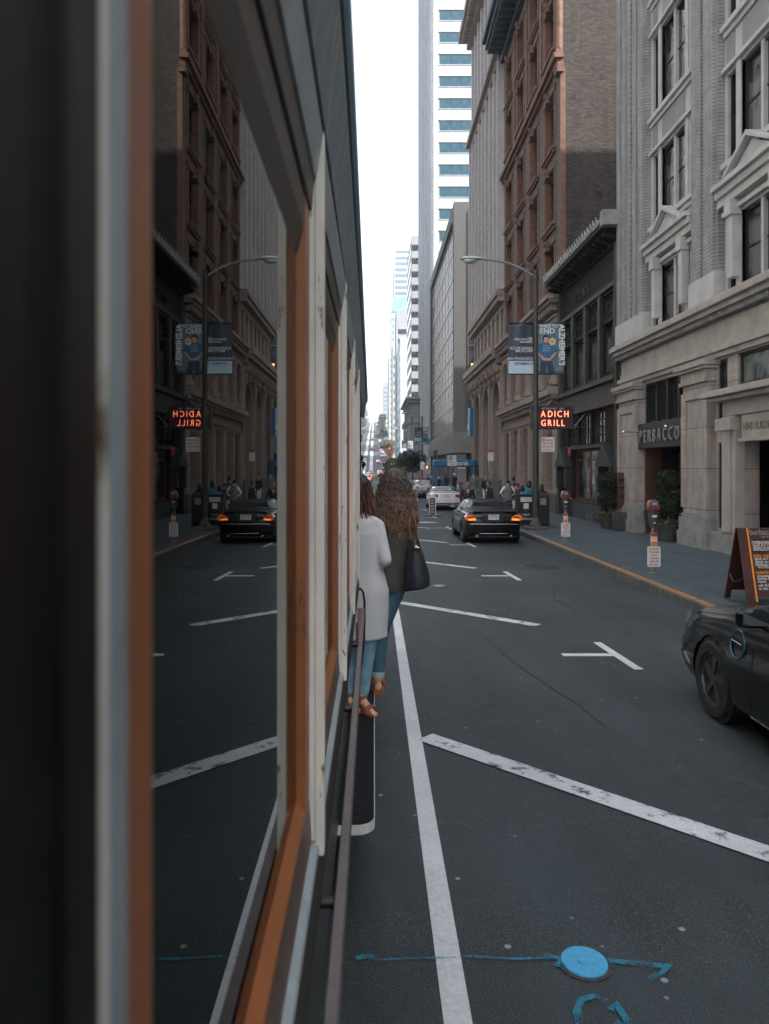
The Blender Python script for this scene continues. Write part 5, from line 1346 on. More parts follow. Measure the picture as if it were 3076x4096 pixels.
# menu board standing on the sidewalk
def menu_board():
    x0, y0 = 5.465, 10.82
    z = swz(6, 10.6); t = thing('menu_board', 'maroon folding menu board with orange stripe on the sidewalk', 'menu board', (5.9, 11.1, z))
    w, h = .86, 1.12
    def leaf(yb, yt, nm):
        mb = MB(); d = (yt-yb)
        def P(x, k): return [(x, yb+d*k, z+.01+h*k), (x, yb+d*k+.035, z+.01+h*k)]
        # frame stiles with feet, panel between
        def bar(xa, xb, ka, kb):
            vs = []
            for x in (xa, xb):
                for k in (ka, kb): vs += P(x, k)
            mb.add(vs, [(0, 2, 3, 1), (4, 5, 7, 6), (0, 4, 6, 2), (1, 3, 7, 5), (0, 1, 5, 4), (2, 6, 7, 3)])
        bar(x0, x0+.09, 0, 1); bar(x0+w-.09, x0+w, 0, 1); bar(x0+.09, x0+w-.09, .12, 1)
        return mb.build(nm, 'maroon_wood', t, bev=.004)
    leaf(y0, y0+.32, 'front_leaf'); leaf(y0+.72, y0+.36, 'rear_leaf')
    mb = MB(); yb, d = y0, .32
    mb.add([(x0+.13, yb+d*k+dy, z+.01+h*k) for k in (.06, 1) for dy in (-.004, -.001)]+[(x0+.155, yb+d*k+dy, z+.01+h*k) for k in (.06, 1) for dy in (-.004, -.001)], [(0, 2, 6, 4), (0, 1, 3, 2), (4, 6, 7, 5), (1, 5, 7, 3), (2, 3, 7, 6), (0, 4, 5, 1)])
    mb.build('stripe', 'orange', t)
    mb = MB()
    for k in (.86, .70, .465): mb.box(x0+.16, x0+w, yb+d*k-.006, yb+d*k-.001, z+h*k, z+h*k+.006)
    mb.build('divider', 'black', t)
    tilt = math.atan2(.32, h)
    for (tx, k, sz, mt, dx) in (('barbacco', .915, .125, 'panel_grey', .17), ('eno trattoria', .878, .05, 'panel_grey', .34), ('restaurant hours', .80, .078, 'sign_white', .18), ('lunch m-f 11:30', .765, .06, 'sign_white', .19), ('dinner m-sat 5:00', .735, .06, 'sign_white', .19), ('reservations call', .71, .05, 'sign_white', .19),
                                ('take out & delivery', .625, .08, 'orange', .18), ('lunch m-f 11', .59, .06, 'sign_white', .19), ('dinner m-sat', .553, .06, 'sign_white', .19), ('phone in orders', .52, .06, 'sign_white', .19), ('415.955.1919', .485, .06, 'sign_white', .22),
                                ('catering', .41, .085, 'orange', .18), ('exquisite food &', .37, .06, 'sign_white', .19), ('service for your', .335, .06, 'sign_white', .19), ('venue.', .30, .06, 'sign_white', .19), ('call: 415', .25, .06, 'sign_white', .19), ('w: info', .21, .06, 'sign_white', .19)):
        text(tx, sz, (x0+dx, yb+d*k-.004, z+.01+h*k), mt, t, 'lettering', '-Y', .001, .85, bold=.012, rot=(R(90)-tilt, 0, 0))
    mb = MB(); mb.tube([(x0+.02, y0+.16, z+.42), (x0+.02, y0+.35, z+.33), (x0+.02, y0+.5, z+.31), (x0+.02, y0+.56, z+.36), (x0+.02, y0+.6, z+.42)], .004, 5); mb.build('chain', 'steel', t)
menu_board()
# boards standing in the street
def street_board(x, y, label, w=.32, h=1.0):
    z = gz(y); t = thing('street_sign_board', label, 'sign board', (x, y, z), 'sign boards standing in the street')
    mb = MB(); mb.box(x-.4, x+.4, y-.2, y+.2, z, z+.05); mb.build('foot', 'black', t, bev=.01)
    mb = MB(); mb.box(x-w/2, x-w/2+.035, y-.02, y+.02, z+.05, z+h); mb.box(x+w/2-.035, x+w/2, y-.02, y+.02, z+.05, z+h); mb.box(x-w/2+.035, x+w/2-.035, y-.02, y+.02, z+h-.13, z+h); mb.build('frame', 'offwhite', t, bev=.004)
    mb = MB(); mb.box(x-w/2+.036, x+w/2-.036, y-.012, y+.012, z+.1, z+h-.135); mb.build('panel', 'ink', t)
    mb = MB()
    for k in range(5): mb.box(x-w*.28, x+w*.22, y-.016, y-.0125, z+.16+k*.14, z+.23+k*.14)
    mb.build('pictures', 'tan', t)
street_board(2.8, 35.5, 'narrow framed sign board beside the white convertible')
street_board(2.85, 51.5, 'pale narrow sign board beside the brown sedan')
# tall signs on posts
def post_sign(x, y, zt, label, name='sign_post', r=.025):
    z = swz(x, y) if x > 5 else gz(y); t = thing(name, label, 'sign', (x, y, z))
    mb = MB(); mb.tube([(x, y, z), (x, y, zt)], r, 8); mb.build('post', 'dull_steel', t, smooth=True); return t
t = post_sign(5.56, 53, 3.0, 'white do not pass sign with tram symbol in front of the canopy', 'do_not_pass_sign')
mb = MB(); mb.box(5.25, 5.87, 52.93, 52.95, 2.2, 2.97); mb.build('plate', 'sign_white', t, bev=.004)
text('DO NOT', .17, (5.56, 52.92, 2.41), 'ink', t, 'lettering', '-Y', .002, .8, 'CENTER'); text('PASS', .17, (5.56, 52.92, 2.24), 'ink', t, 'lettering', '-Y', .002, .8, 'CENTER')
mb = MB(); mb.box(5.34, 5.6, 52.91, 52.925, 2.66, 2.88); mb.box(5.4, 5.54, 52.91, 52.925, 2.89, 2.93); mb.box(5.36, 5.41, 52.91, 52.925, 2.58, 2.65); mb.box(5.53, 5.58, 52.91, 52.925, 2.58, 2.65); mb.ball((5.74, 52.92, 2.85), (.025, .005, .025), 8, 6); mb.box(5.725, 5.755, 52.91, 52.925, 2.66, 2.81); mb.build('symbol', 'ink', t)
mb = MB(); mb.box(5.38, 5.46, 52.905, 52.9095, 2.74, 2.84); mb.box(5.48, 5.56, 52.905, 52.9095, 2.74, 2.84); mb.build('symbol_window', 'sign_white', t)
t = post_sign(5.5, 35, 2.95, 'tall post with red topped parking times sign near the brick corner', 'parking_times_sign')
mb = MB(); mb.box(5.37, 5.63, 34.93, 34.945, 2.42, 2.82); mb.build('plate', 'sign_white', t)
mb = MB(); mb.box(5.38, 5.62, 34.93, 34.945, 2.825, 2.95); mb.build('red_plate', 'sign_red', t)
for i, tx in enumerate(('3AM TO 6AM', 'TOW-AWAY', 'NO STOP', 'MON-FRI')): text(tx, .06, (5.5, 34.92, 2.74-i*.09), 'sign_red', t, 'lettering', '-Y', .001, .6, 'CENTER')
# crossing: street name, signals
t = thing('street_name_sign', 'green Battery street name sign across the lamp post at the crossing', 'street sign', (6.2, 92.7, 4.9))
mb = MB(); mb.box(5.17, 6.95, 92.68, 92.72, 4.93, 5.35); mb.build('plate', 'sign_green', t, bev=.01)
text('Battery', .34, (6.06, 92.66, 5.02), 'sign_white', t, 'lettering', '-Y', .004, 1.12, 'CENTER')
def signal(x, y, z0, label, lit=None, back=False):
    t = thing('traffic_signal', label, 'traffic light', (x, y, z0), 'traffic lights at the crossing')
    mb = MB(); mb.box(x-.18, x+.18, y-.12, y+.15, z0, z0+1.1)
    for k in range(3): mb.lathe([(.15, -.32), (.16, -.12)], (x, y, z0+.19+k*.36), 12, 'Y')
    mb.build('housing', 'black', t)
    for k in range(3):
        mb = MB(); mb.lathe([(.12, -.135), (.001, -.16)], (x, y-.17, z0+.19+k*.36), 14, 'Y'); mb.build('light', ('signal_cyan' if lit == k else 'ink'), t)
signal(6.2, 92.4, 2.3, 'traffic light showing green under the street name sign', 0)
signal(6.35, 76.6, 2.75, 'dark back of the near corner traffic light', None)
t = thing('signal_post', 'thin dark post of the near corner traffic light', 'post', (6.35, 76.8, gz(77)+.15))
mb = MB(); mb.tube([(6.35, 76.8, gz(77)), (6.35, 76.8, 3.6)], .06, 10); mb.build('pole', 'pole_green', t, smooth=True)
t = thing('walk_signal', 'small walk signal showing an orange hand at the crossing', 'walk signal', (6.6, 92, 1.8))
mb = MB(); mb.box(6.4, 6.8, 91.95, 92.15, 1.85, 2.3); mb.build('housing', 'black', t); mb = MB(); mb.box(6.5, 6.66, 91.92, 91.945, 1.93, 2.22); mb.build('hand', 'signal_red', t)
t = post_sign(5.6, 85, 2.8, 'white and red regulation plates on a post before the trees', 'parking_times_sign')
mb = MB(); mb.box(5.3, 5.75, 84.93, 84.95, 1.8, 2.7); mb.build('plate', 'sign_white', t)
t = post_sign(9.4, 79, 2.2, 'one way arrow sign low under the bank canopy', 'one_way_sign')
mb = MB(); mb.box(8.7, 9.7, 78.0, 78.03, 1.9, 2.12); mb.build('plate', 'ink', t); mb = MB(); mb.prism([(8.74, 2.01), (8.92, 2.1), (8.92, 2.05), (9.66, 2.05), (9.66, 1.97), (8.92, 1.97), (8.92, 1.92)], 77.98, 77.999, 'Y'); mb.build('arrow', 'sign_white', t)
# trees
def tree(x, y, h, r, mat, label, n=1500, leaf=.22, trunk=.12, zb=None, squash=1, group='sidewalk trees beyond the crossing', lean=0, base=.42):
    z = gz(y)+.1 if zb is None else zb
    t = thing('street_tree', label, 'tree', (x, y, z), group)
    mb = MB(); rnd = random.Random(int(x*100+y)); c0 = z+h*base
    mb.tube([(x, y, z-.1), (x+.05, y, z+h*.25), (x-.03, y, c0), (x, y, z+h*.8)], [trunk, trunk*.8, trunk*.65, trunk*.25], 8)
    lobes = []
    for k in range(9):
        a = k*2.4; rr = r*rnd.uniform(.35, .75); zz = c0+(h*(1-base))*rnd.uniform(.15, .8)
        p = (x+rr*math.cos(a), y+rr*math.sin(a), zz); lobes.append(p)
        mb.tube([(x, y, c0*.9+z*.1), ((x+p[0])/2, (y+p[1])/2, (c0+zz)/2), p], [trunk*.5, trunk*.3, trunk*.1], 5)
    mb.build('trunk', 'bark', t)
    mb = MB(); lobes.append((x, y, z+h*.82))
    for i, p in enumerate(lobes):
        q = r*rnd.uniform(.38, .6); leafball(mb, p, (q, q, q*.8*squash), n//10, leaf, int(i+x*10))
    mb.build('crown', mat, t, fix=False); return t
tree(4.9+.9, 112, 4.9, 2.0, 'leaf_dark', 'dark leafy street tree just past the crossing', 2400, .16)
tree(5.4, 122, 4.6, 1.9, 'leaf_dark', 'dark rounded street tree, second beyond the crossing', 2400, .16)
tree(4.9, 134, 4.0, 1.9, 'leaf_green', 'greener street tree left of the dark crossing trees', 2000, .16)
tree(4.5, 150, 4.2, 1.8, 'leaf_autumn', 'thin yellowing street tree behind the dark ones', 1600, .18)
tree(5.6, 168, 3.8, 2.4, 'leaf_dark', 'low dark tree mass beneath the third lamp', 1600, .2)
tree(5.2, 195, 4.0, 3.0, 'leaf_dark', 'low wide dark tree behind the woman with curly hair', 1600, .24)
tree(5.6, 225, 4.4, 2.6, 'leaf_dark', 'small dark tree before the orange banners', 1300, .26)
tree(6.4, 330, 10.4, 3.2, 'leaf_autumn', 'yellowing tree at the foot of the hill', 2400, .35, .2, base=.3)
tree(6.8, 600, 18, 5.2, 'leaf_green', 'tall dark green tree halfway up the hill', 2400, .6, .3, base=.2)
tree(6.3, 520, 10, 4.0, 'leaf_green', 'lower green tree on the hill beside parked cars', 1800, .5, .25, base=.2)
tree(-13.5, 900, 20, 6, 'leaf_green', 'tree on the left near the hilltop', 1800, .8, .3, base=.15)
tree(-12.5, 700, 15, 5, 'leaf_autumn', 'yellowish tree on the left side of the hill', 1800, .6, .3, base=.15)
tree(-11.5, 560, 13, 4.2, 'leaf_green', 'tree on the left lower on the hill', 1600, .5, .3, base=.15)
# ================================================================== cars
def lerp(pts, y):
    if y <= pts[0][0]: return pts[0][1]
    for (a, b), (c, d) in zip(pts, pts[1:]):
        if y <= c:
            t = (y-a)/(c-a) if c > a else 0
            t = t*t*(3-2*t)*.5+t*.5
            return b+(d-b)*t
    return pts[-1][1]
def car_mesh(L, W, top, belt, wheels, wr, side, rear, front, zb=.2, st=.05, roofw=.70):
    ys = [0, .01, .03, .07, .12]; y = .12+st
    while y < L-.13: ys.append(y); y += st
    ys += [L-.12, L-.07, L-.03, L-.01, L]
    half = []
    for y in ys:
        e = min(1, abs(y-L/2)/(L/2)); d = min(y, L-y)
        hw = W/2*(1-.13*e**5); c = 1-.16*max(0, 1-d/.14)**2; hw *= c
        b = lerp(belt, y); t = max(lerp(top, y), b+.012)
        bot = zb+.10*max(0, 1-d/.5)**2+.03*max(0, 1-d/.12)**2
        t -= .05*max(0, 1-d/.12)**2; b = min(b, t-.012)
        g = max(0, min(1, (t-b)/.3))
        P = [(0, bot), (hw*.8, bot), (hw*.93, bot+.012)]
        for k in range(9):
            u = k/8; z = bot+.05+(b-.06-bot-.05)*u
            bulge = .965+.035*math.sin(math.pi*min(1, u*1.15))-.012*math.exp(-((u-.72)/.07)**2)
            P.append((hw*bulge, z))
        P += [(hw*.945, b-.02), (hw*.90, b)]
        gw = hw*.86; rw = hw*(.86-(.86-roofw)*g)
        for u in (.04, .34, .67, .93): P.append((gw+(rw-gw)*u, b+(t-b)*(u*.9+.015)))
        for u, q in ((.88, .975), (.6, .992), (.3, .999), (0, 1)): P.append((rw*u, b+(t-b)*q+.0))
        half.append(P)
    m = len(half[0]); n = len(ys)
    V = []; body, glass, lights = [], [], []
    for i, y in enumerate(ys):
        for s in (1, -1):
            for (x, z) in half[i]: V.append([x*s, y, z])
    def idx(i, s, j): return (i*2+(0 if s > 0 else 1))*m+j
    R_ = wr*1.12
    for (wy) in wheels:
        for i, y in enumerate(ys):
            for s in (1, -1):
                for j in range(1, 13):
                    v = V[idx(i, s, j)]; dy, dz = v[1]-wy, v[2]-wr; r = math.hypot(dy, dz)
                    if abs(r-R_) < .034 and r > 1e-6: v[1] = wy+dy/r*R_; v[2] = wr+dz/r*R_
    for i in range(n-1):
        yc = (ys[i]+ys[i+1])/2
        for s in (1, -1):
            for j in range(m-1):
                q = (idx(i, s, j), idx(i+1, s, j), idx(i+1, s, j+1), idx(i, s, j+1))
                zc = sum(V[k][2] for k in q)/4; yy = sum(V[k][1] for k in q)/4
                if 1 <= j <= 11 and any(math.hypot(yy-wy, zc-wr) < R_-.002 for wy in wheels): continue
                isg = False
                if 14 <= j <= 16 and any(a < yc < b for a, b in side): isg = True
                if 15 <= j and (rear[0] < yc < rear[1] or front[0] < yc < front[1]): isg = True
                (glass if isg else body).append(q if s > 0 else q[::-1])
    for e in (0, n-1):
        ring = [idx(e, 1, j) for j in range(m)]+[idx(e, -1, j) for j in range(m-2, 0, -1)]
        body.append(tuple(ring))
    return V, body, glass
def mk(name, V, F, mat, parent):
    used = sorted({i for f in F for i in f}); mp = {k: n for n, k in enumerate(used)}
    mb = MB(); mb.v = [tuple(V[k]) for k in used]; mb.f = [tuple(mp[i] for i in f) for f in F]
    me = mb.mesh(name); bm = bmesh.new(); bm.from_mesh(me); bmesh.ops.remove_doubles(bm, verts=bm.verts[:], dist=.0005); bmesh.ops.recalc_face_normals(bm, faces=bm.faces[:]); bm.to_mesh(me); bm.free()
    me.polygons.foreach_set('use_smooth', [True]*len(me.polygons))
    try: me.set_sharp_from_angle(angle=R(38))
    except Exception: pass
    me.materials.append(M[mat]); o = bpy.data.objects.new(name, me); COL.objects.link(o); o.parent = parent; ORG[o.name] = (0, 0, 0)
    return o
def loc_part(mb, name, mat, parent, smooth=False, bev=0):
    "part given in the thing's own coordinates"
    me = mb.mesh(name); bm = bmesh.new(); bm.from_mesh(me); bmesh.ops.recalc_face_normals(bm, faces=bm.faces[:]); bm.to_mesh(me); bm.free()
    if smooth:
        me.polygons.foreach_set('use_smooth', [True]*len(me.polygons))
        try: me.set_sharp_from_angle(angle=R(40))
        except Exception: pass
    me.materials.append(M[mat]); o = bpy.data.objects.new(name, me); COL.objects.link(o); o.parent = parent; ORG[o.name] = (0, 0, 0)
    if bev: b = o.modifiers.new('bevel', 'BEVEL'); b.width = bev; b.segments = 2; b.limit_method = 'ANGLE'
    return o
def wheel(parent, x, y, r, w=.2, spokes=5, twist=.5, rim='rim'):
    s = 1 if x > 0 else -1
    o = bpy.data.objects.new('wheel', None); o.empty_display_size = .1; COL.objects.link(o); o.parent = parent; o.location = (x, y, r); ORG[o.name] = (0, 0, 0)
    mb = MB(); h = w/2
    mb.lathe([(r*.7, -h), (r*.92, -h), (r*.985, -h*.75), (r, -h*.4), (r, h*.4), (r*.985, h*.75), (r*.92, h), (r*.7, h), (r*.68, h*.8), (r*.68, -h*.8), (r*.7, -h)], n=40, axis='X', caps=False)
    loc_part(mb, 'tyre', 'tyre', o, True)
    mb = MB(); f = s*h*.82
    mb.lathe([(r*.70, f-.012*s), (r*.70, f), (r*.64, f), (r*.62, f-.03*s)], n=40, axis='X', caps=False)
    for k in range(spokes):
        a = 2*math.pi*k/spokes
        def P(rr, da, dx): return (f-dx*s, rr*math.cos(a+da), rr*math.sin(a+da))
        i0, i1 = .12*r, .655*r
        vs = [P(i0, -.5, .0), P(i0, .5, .0), P(i1, twist+.17, .005), P(i1, twist-.17, .005), P(i0, -.5, .03), P(i0, .5, .03), P(i1, twist+.17, .03), P(i1, twist-.17, .03)]
        mb.add(vs, [(0, 1, 2, 3), (4, 7, 6, 5), (0, 3, 7, 4), (1, 5, 6, 2), (0, 4, 5, 1), (3, 2, 6, 7)])
    mb.lathe([(.001, f+.004*s), (r*.13, f+.004*s), (r*.15, f-.03*s)], n=20, axis='X')
    loc_part(mb, 'rim', rim, o, True)
    mb = MB(); mb.lathe([(r*.67, f-.06*s), (.001, f-.06*s)], n=24, axis='X'); mb.lathe([(r*.45, f-.045*s), (r*.45, f-.035*s), (.001, f-.035*s)], n=24, axis='X')
    loc_part(mb, 'brake_disc', 'black', o)
    return o
def car(name, label, loc, L, W, top, belt, wheels, wr, side, rear, front, paint, tail='tail_red', plate_z=.75, extra=None, mirror=True, rz=0, roofw=.70, text_plate=None, tail_shape=None, handle=True, group='cars parked along the right kerb'):
    t = thing(name, label, 'car', loc, group)
    V, B_, G_ = car_mesh(L, W, top, belt, wheels, wr, side, rear, front, roofw=roofw)
    mk('body', V, B_, paint, t); mk('window_glass', V, G_, 'car_glass', t)
    mb = MB(); mb.box(-W*.4, W*.4, .25, L-.3, .17, .5)
    for wy in wheels: mb.lathe([(wr*1.1, -W/2+.06), (wr*1.1, W/2-.06)], (0, wy, wr), 28, 'X')
    loc_part(mb, 'underbody', 'black', t)
    for wy in wheels:
        for s in (1, -1): wheel(t, s*(W/2-.125), wy, wr)
    for s in (1, -1):
        pts = tail_shape or [(.45, .72), (.78, .70), (.80, .84), (.66, .9), (.52, .88)]
        mb = MB(); pp = [(s*x, z) for x, z in pts]; mb.prism(pp, -.012, .22, 'Y'); loc_part(mb, 'tail_light', tail, t, bev=.008)
        if mirror:
            my = front[0]+.35; bz = lerp(belt, my)
            mb = MB(); mb.loft([(0, 0, -.075, .10, .05), (0, 0, -.05, .12, .07), (0, 0, .03, .125, .075), (0, 0, .065, .09, .05)], 16)
            mb.v = [(v[0]+s*(W/2+.06), v[1]+my, v[2]+bz+.12) for v in mb.v]
            mo = loc_part(mb, 'mirror', paint, t, True)
            mb = MB(); mb.box(s*(W/2+.06)-.1, s*(W/2+.06)+.1, my-.078, my-.07, bz+.07, bz+.165); loc_part(mb, 'mirror_glass', 'car_glass', mo)
            mb = MB(); mb.tube([(s*(W/2-.08), my+.02, bz+.02), (s*(W/2+.03), my+.02, bz+.08)], .025, 8); loc_part(mb, 'mirror_foot', 'black', mo)
    mb = MB(); mb.box(-.155, .155, -.012, -.004, plate_z-.075, plate_z+.075); p = loc_part(mb, 'number_plate', 'plate', t)
    if text_plate:
        text(text_plate, .13, (0, -.013, plate_z-.045), 'ink', p, 'lettering', '-Y', .001, .62, 'CENTER', world=False)
        mb = MB(); mb.box(-.1, .1, -.0145, -.0125, plate_z+.05, plate_z+.066); loc_part(mb, 'plate_header', 'sign_red', p)
    if extra: extra(t)
    t.rotation_euler = (0, 0, rz)
    return t
road_top = [(0, .78), (.02, .90), (.08, .95), (.4, .975), (.82, .985), (1.02, 1.02), (1.55, 1.22), (1.95, 1.265), (2.35, 1.245), (3.0, .96), (3.3, .92), (3.8, .80), (4.02, .66), (4.08, .5)]
road_belt = [(0, .78), (.1, .9), (.9, .93), (2.6, .89), (3.2, .84), (4.0, .62)]
def rear_black(t):
    mb = MB(); mb.prism([(-.34, .93), (.34, .93), (.26, .66), (-.26, .66)], -.004, .02, 'Y'); loc_part(mb, 'plate_recess', 'black', t)
    mb = MB(); mb.box(-.62, .62, -.03, .12, .955, .975); loc_part(mb, 'spoiler_lip', 'black_paint', t, bev=.008)
    mb = MB(); mb.box(-.42, .42, -.012, 0, .31, .322); mb.box(-.72, .72, -.014, 0, .585, .6); loc_part(mb, 'bumper_trim', 'chrome', t, bev=.003)
    for s in (1, -1):
        mb = MB(); mb.tube([(s*.5, .2, .25), (s*.5, -.03, .25)], .04, 12); loc_part(mb, 'exhaust', 'chrome', t, True)
        mb = MB(); mb.prism([(s*.53, .715), (s*.74, .70), (s*.755, .745), (s*.56, .765)], -.02, -.01, 'Y'); loc_part(mb, 'lit_lamp', 'tail_lit', t)
        mb = MB(); mb.prism([(s*.56, .775), (s*.755, .755), (s*.75, .80), (s*.62, .835)], -.02, -.01, 'Y'); loc_part(mb, 'reversing_lens', 'tail_red', t)
    text('SLK 280', .07, (-.42, -.006, .87), 'chrome', t, 'lettering', '-Y', .002, 1.0, world=False)
    for k in range(3):
        a = math.pi/2+k*2.094; mb = MB(); mb.tube([(0, -.005, .885), (.035*math.cos(a), -.005, .885+.035*math.sin(a))], .004, 5)
        if k == 0: acc = mb
        else: acc.add(mb.v, mb.f)
    acc.tube([(.037*math.cos(a/2), -.005, .885+.037*math.sin(a/2)) for a in range(14)], .004, 5); loc_part(acc, 'badge', 'chrome', t)
    mb = MB(); mb.box(-.9, -.88, 1.3, 1.45, .78, .8); mb.box(.88, .9, 1.3, 1.45, .78, .8); loc_part(mb, 'door_handle', 'black_paint', t)
car('parked_roadster', 'glossy black roadster seen from behind with amber tail lights beside the kerb', (3.53, 21.85, gz(22.5)), 4.08, 1.78, road_top, road_belt, [.75, 3.2], .325,
    [(1.25, 2.75)], (.98, 1.6), (2.4, 2.98), 'black_paint', 'tail_amber', .80, rear_black, text_plate='7B0T050', tail_shape=[(.50, .70), (.83, .70), (.85, .80), (.78, .875), (.62, .86), (.54, .80)])
def rear_white(t):
    mb = MB(); mb.prism([(-.42, .92), (.42, .92), (.3, .68), (-.3, .68)], -.004, .02, 'Y'); loc_part(mb, 'plate_recess', 'white_paint_car', t, bev=.01)
    mb = MB(); mb.box(-.7, .7, -.014, 0, .36, .42); loc_part(mb, 'bumper_trim', 'black', t)
    mb = MB(); mb.box(-.18, .18, -.01, .02, .955, .968); loc_part(mb, 'brake_light', 'tail_red', t)
    mb = MB(); mb.tube([(.32+.11*math.cos(a*.5), 1.9, .99+.11*math.sin(a*.5)) for a in range(14)], .014, 6); loc_part(mb, 'steering_wheel', 'black', t)
car('parked_convertible', 'white two seat convertible with red tail lights behind the black roadster', (3.98, 40.6, gz(41)), 4.3, 1.82, [(a*1.05, b*1.0) for a, b in road_top], [(a*1.05, b) for a, b in road_belt], [.8, 3.35], .325,
    [(1.3, 2.9)], (1.03, 1.68), (2.5, 3.12), 'white_paint_car', 'tail_red', .76, rear_white, text_plate='5KLM208', tail_shape=[(.46, .74), (.84, .66), (.86, .82), (.74, .88), (.46, .90)])
sed_top = [(0, .85), (.02, .97), (.08, 1.03), (.45, 1.06), (.7, 1.08), (1.35, 1.37), (2.0, 1.43), (2.5, 1.41), (3.25, 1.04), (3.5, 1.0), (4.2, .86), (4.42, .7), (4.5, .5)]
sed_belt = [(0, .85), (.1, .95), (3.2, .93), (4.4, .7)]
car('parked_sedan', 'brown metallic sedan parked behind the white convertible near the crossing', (4.05, 58.8, gz(59)), 4.5, 1.78, sed_top, sed_belt, [.85, 3.55], .32,
    [(1.0, 1.95), (2.0, 3.0)], (.72, 1.33), (2.5, 3.22), 'brown_paint_car', 'tail_red', .80, None, text_plate='6SRT114', tail_shape=[(.5, .74), (.82, .74), (.82, .88), (.5, .9)])
hat_top = [(0, .9), (.04, 1.06), (.25, 1.12), (.9, 1.36), (1.7, 1.44), (2.35, 1.42), (3.25, 1.03), (3.5, .985), (4.0, .90), (4.28, .80), (4.42, .64), (4.5, .5)]
hat_belt = [(0, .9), (.2, 1.0), (2.4, .95), (3.4, .89), (4.1, .80), (4.4, .6)]
def hatch_parts(t):
    s = -1; W = 1.79
    X = -W/2
    mb = MB(); mb.tube([(X+.012+.13*(.1+.115*math.sin(a*.4)), 3.12+.115*math.cos(a*.4), .755+.115*math.sin(a*.4)) for a in range(17)], .008, 6); loc_part(mb, 'charge_port_ring', 'charge_blue', t)
    mb = MB(); mb.tube([(X+.02, 3.2, .775), (X+.02, 3.04, .765)], .008, 6); loc_part(mb, 'charge_port_bar', 'chrome', t)
    mb = MB(); mb.box(X+.035, X+.05, 1.0, 2.95, .225, .24); loc_part(mb, 'sill_strip', 'chrome', t, bev=.003)
    mb = MB(); mb.tube([(X+.012, 2.88, .30), (X+.006, 2.86, .6), (X+.04, 2.92, .87)], .004, 5); loc_part(mb, 'door_gap', 'black', t)
    for q in (1, -1):
        mb = MB(); mb.add([(q*.86, 3.98, .845), (q*.80, 4.25, .80), (q*.66, 4.39, .73), (q*.60, 4.42, .64), (q*.78, 4.36, .62), (q*.865, 4.14, .68), (q*.6, 4.25, .80)], [(0, 1, 2, 3, 4, 5), (1, 6, 2)])
        mb.v += [(v[0]*.93, v[1]-.06, v[2]-.02) for v in mb.v]
        mb.f += [(7, 12, 11, 10, 9, 8), (0, 5, 12, 7), (5, 4, 11, 12), (4, 3, 10, 11), (3, 2, 9, 10), (2, 1, 8, 9), (1, 0, 7, 8)]
        loc_part(mb, 'headlight', 'head_lens', t, True)
        mb = MB(); mb.tube([(q*.865, 4.17, .60), (q*.845, 4.23, .47), (q*.80, 4.33, .38)], [.006, .016, .01], 6); loc_part(mb, 'fog_trim', 'chrome', t)
    mb = MB(); mb.tube([(-.79, 3.35, .935), (-.845, 3.7, .895), (-.845, 3.98, .845)], .004, 5); loc_part(mb, 'bonnet_gap', 'black', t)
    mb = MB(); mb.box(-W/2+.0, -W/2+.05, 2.2, 2.4, .8, .83); loc_part(mb, 'door_handle', 'chrome', t, bev=.008)
M['charge_blue'] = plain('charge_blue', (.05, .13, .17), .3, .6, .1)
car('parked_hatchback', 'black electric hatchback in the foreground with round charge port and twisted spoke wheels', (3.79, 2.83, gz(5)), 4.5, 1.79, hat_top, hat_belt, [.88, 3.60], .335,
    [(.9, 1.85), (1.92, 3.05)], (.26, .92), (2.38, 3.22), 'black_paint', 'tail_red', .8, hatch_parts)
# traffic and parked cars far along the street: one small mesh per colour
def far_car(paint, tall=False):
    V, B_, G_ = car_mesh(4.4, 1.8, [(a*.98, b*(1.18 if tall else 1)) for a, b in sed_top], [(a*.98, b) for a, b in sed_belt], [.85, 3.5], .33, [(1.0, 3.0)], (.7, 1.32), (2.5, 3.15), st=.3)
    mb = MB(); mb.v = [tuple(v) for v in V]; nb_ = len(B_); mb.f = [tuple(f) for f in B_+G_]
    k0 = len(mb.f); mb.box(-.75, .75, .4, 4.0, .15, .6); k1 = len(mb.f)
    for y in (.85, 3.5):
        for x in (-.78, .78): mb.lathe([(.32, -.1), (.32, .1)], (x, y, .32), 14, 'X')
    k2 = len(mb.f); mb.box(-.8, -.5, -.03, .02, .74, .9); mb.box(.5, .8, -.03, .02, .74, .9)
    me = mb.mesh('car'); 
    for q in (paint, 'car_glass', 'tyre', 'tail_far'): me.materials.append(M[q])
    for i, p in enumerate(me.polygons):
        p.material_index = 0 if i < nb_ else (1 if i < k0 else (2 if i < k2 else 3)); p.use_smooth = i < k0
    return me
FC = [(far_car('white_paint_car'), 'white'), (far_car('black_paint'), 'black'), (far_car('brown_paint_car'), 'brown'), (far_car('silver_car'), 'silver'), (far_car('white_paint_car', True), 'tall white')] if M.setdefault('silver_car', plain('silver_car', (.36, .37, .38), .25, .5, .05, 3, coat=1)) else []
rnd = random.Random(5)
def put_far(x, y, k, label, grp, flip=False):
    me, c = FC[k]; o = bpy.data.objects.new('distant_car', me); COL.objects.link(o)
    o.location = (x, y, gz(y+2)); o.rotation_euler = (math.atan2(gz(y+4)-gz(y), 4), 0, math.pi if flip else 0)
    tag(o, label % c, 'car', grp); ORG[o.name] = (0, 0, 0)
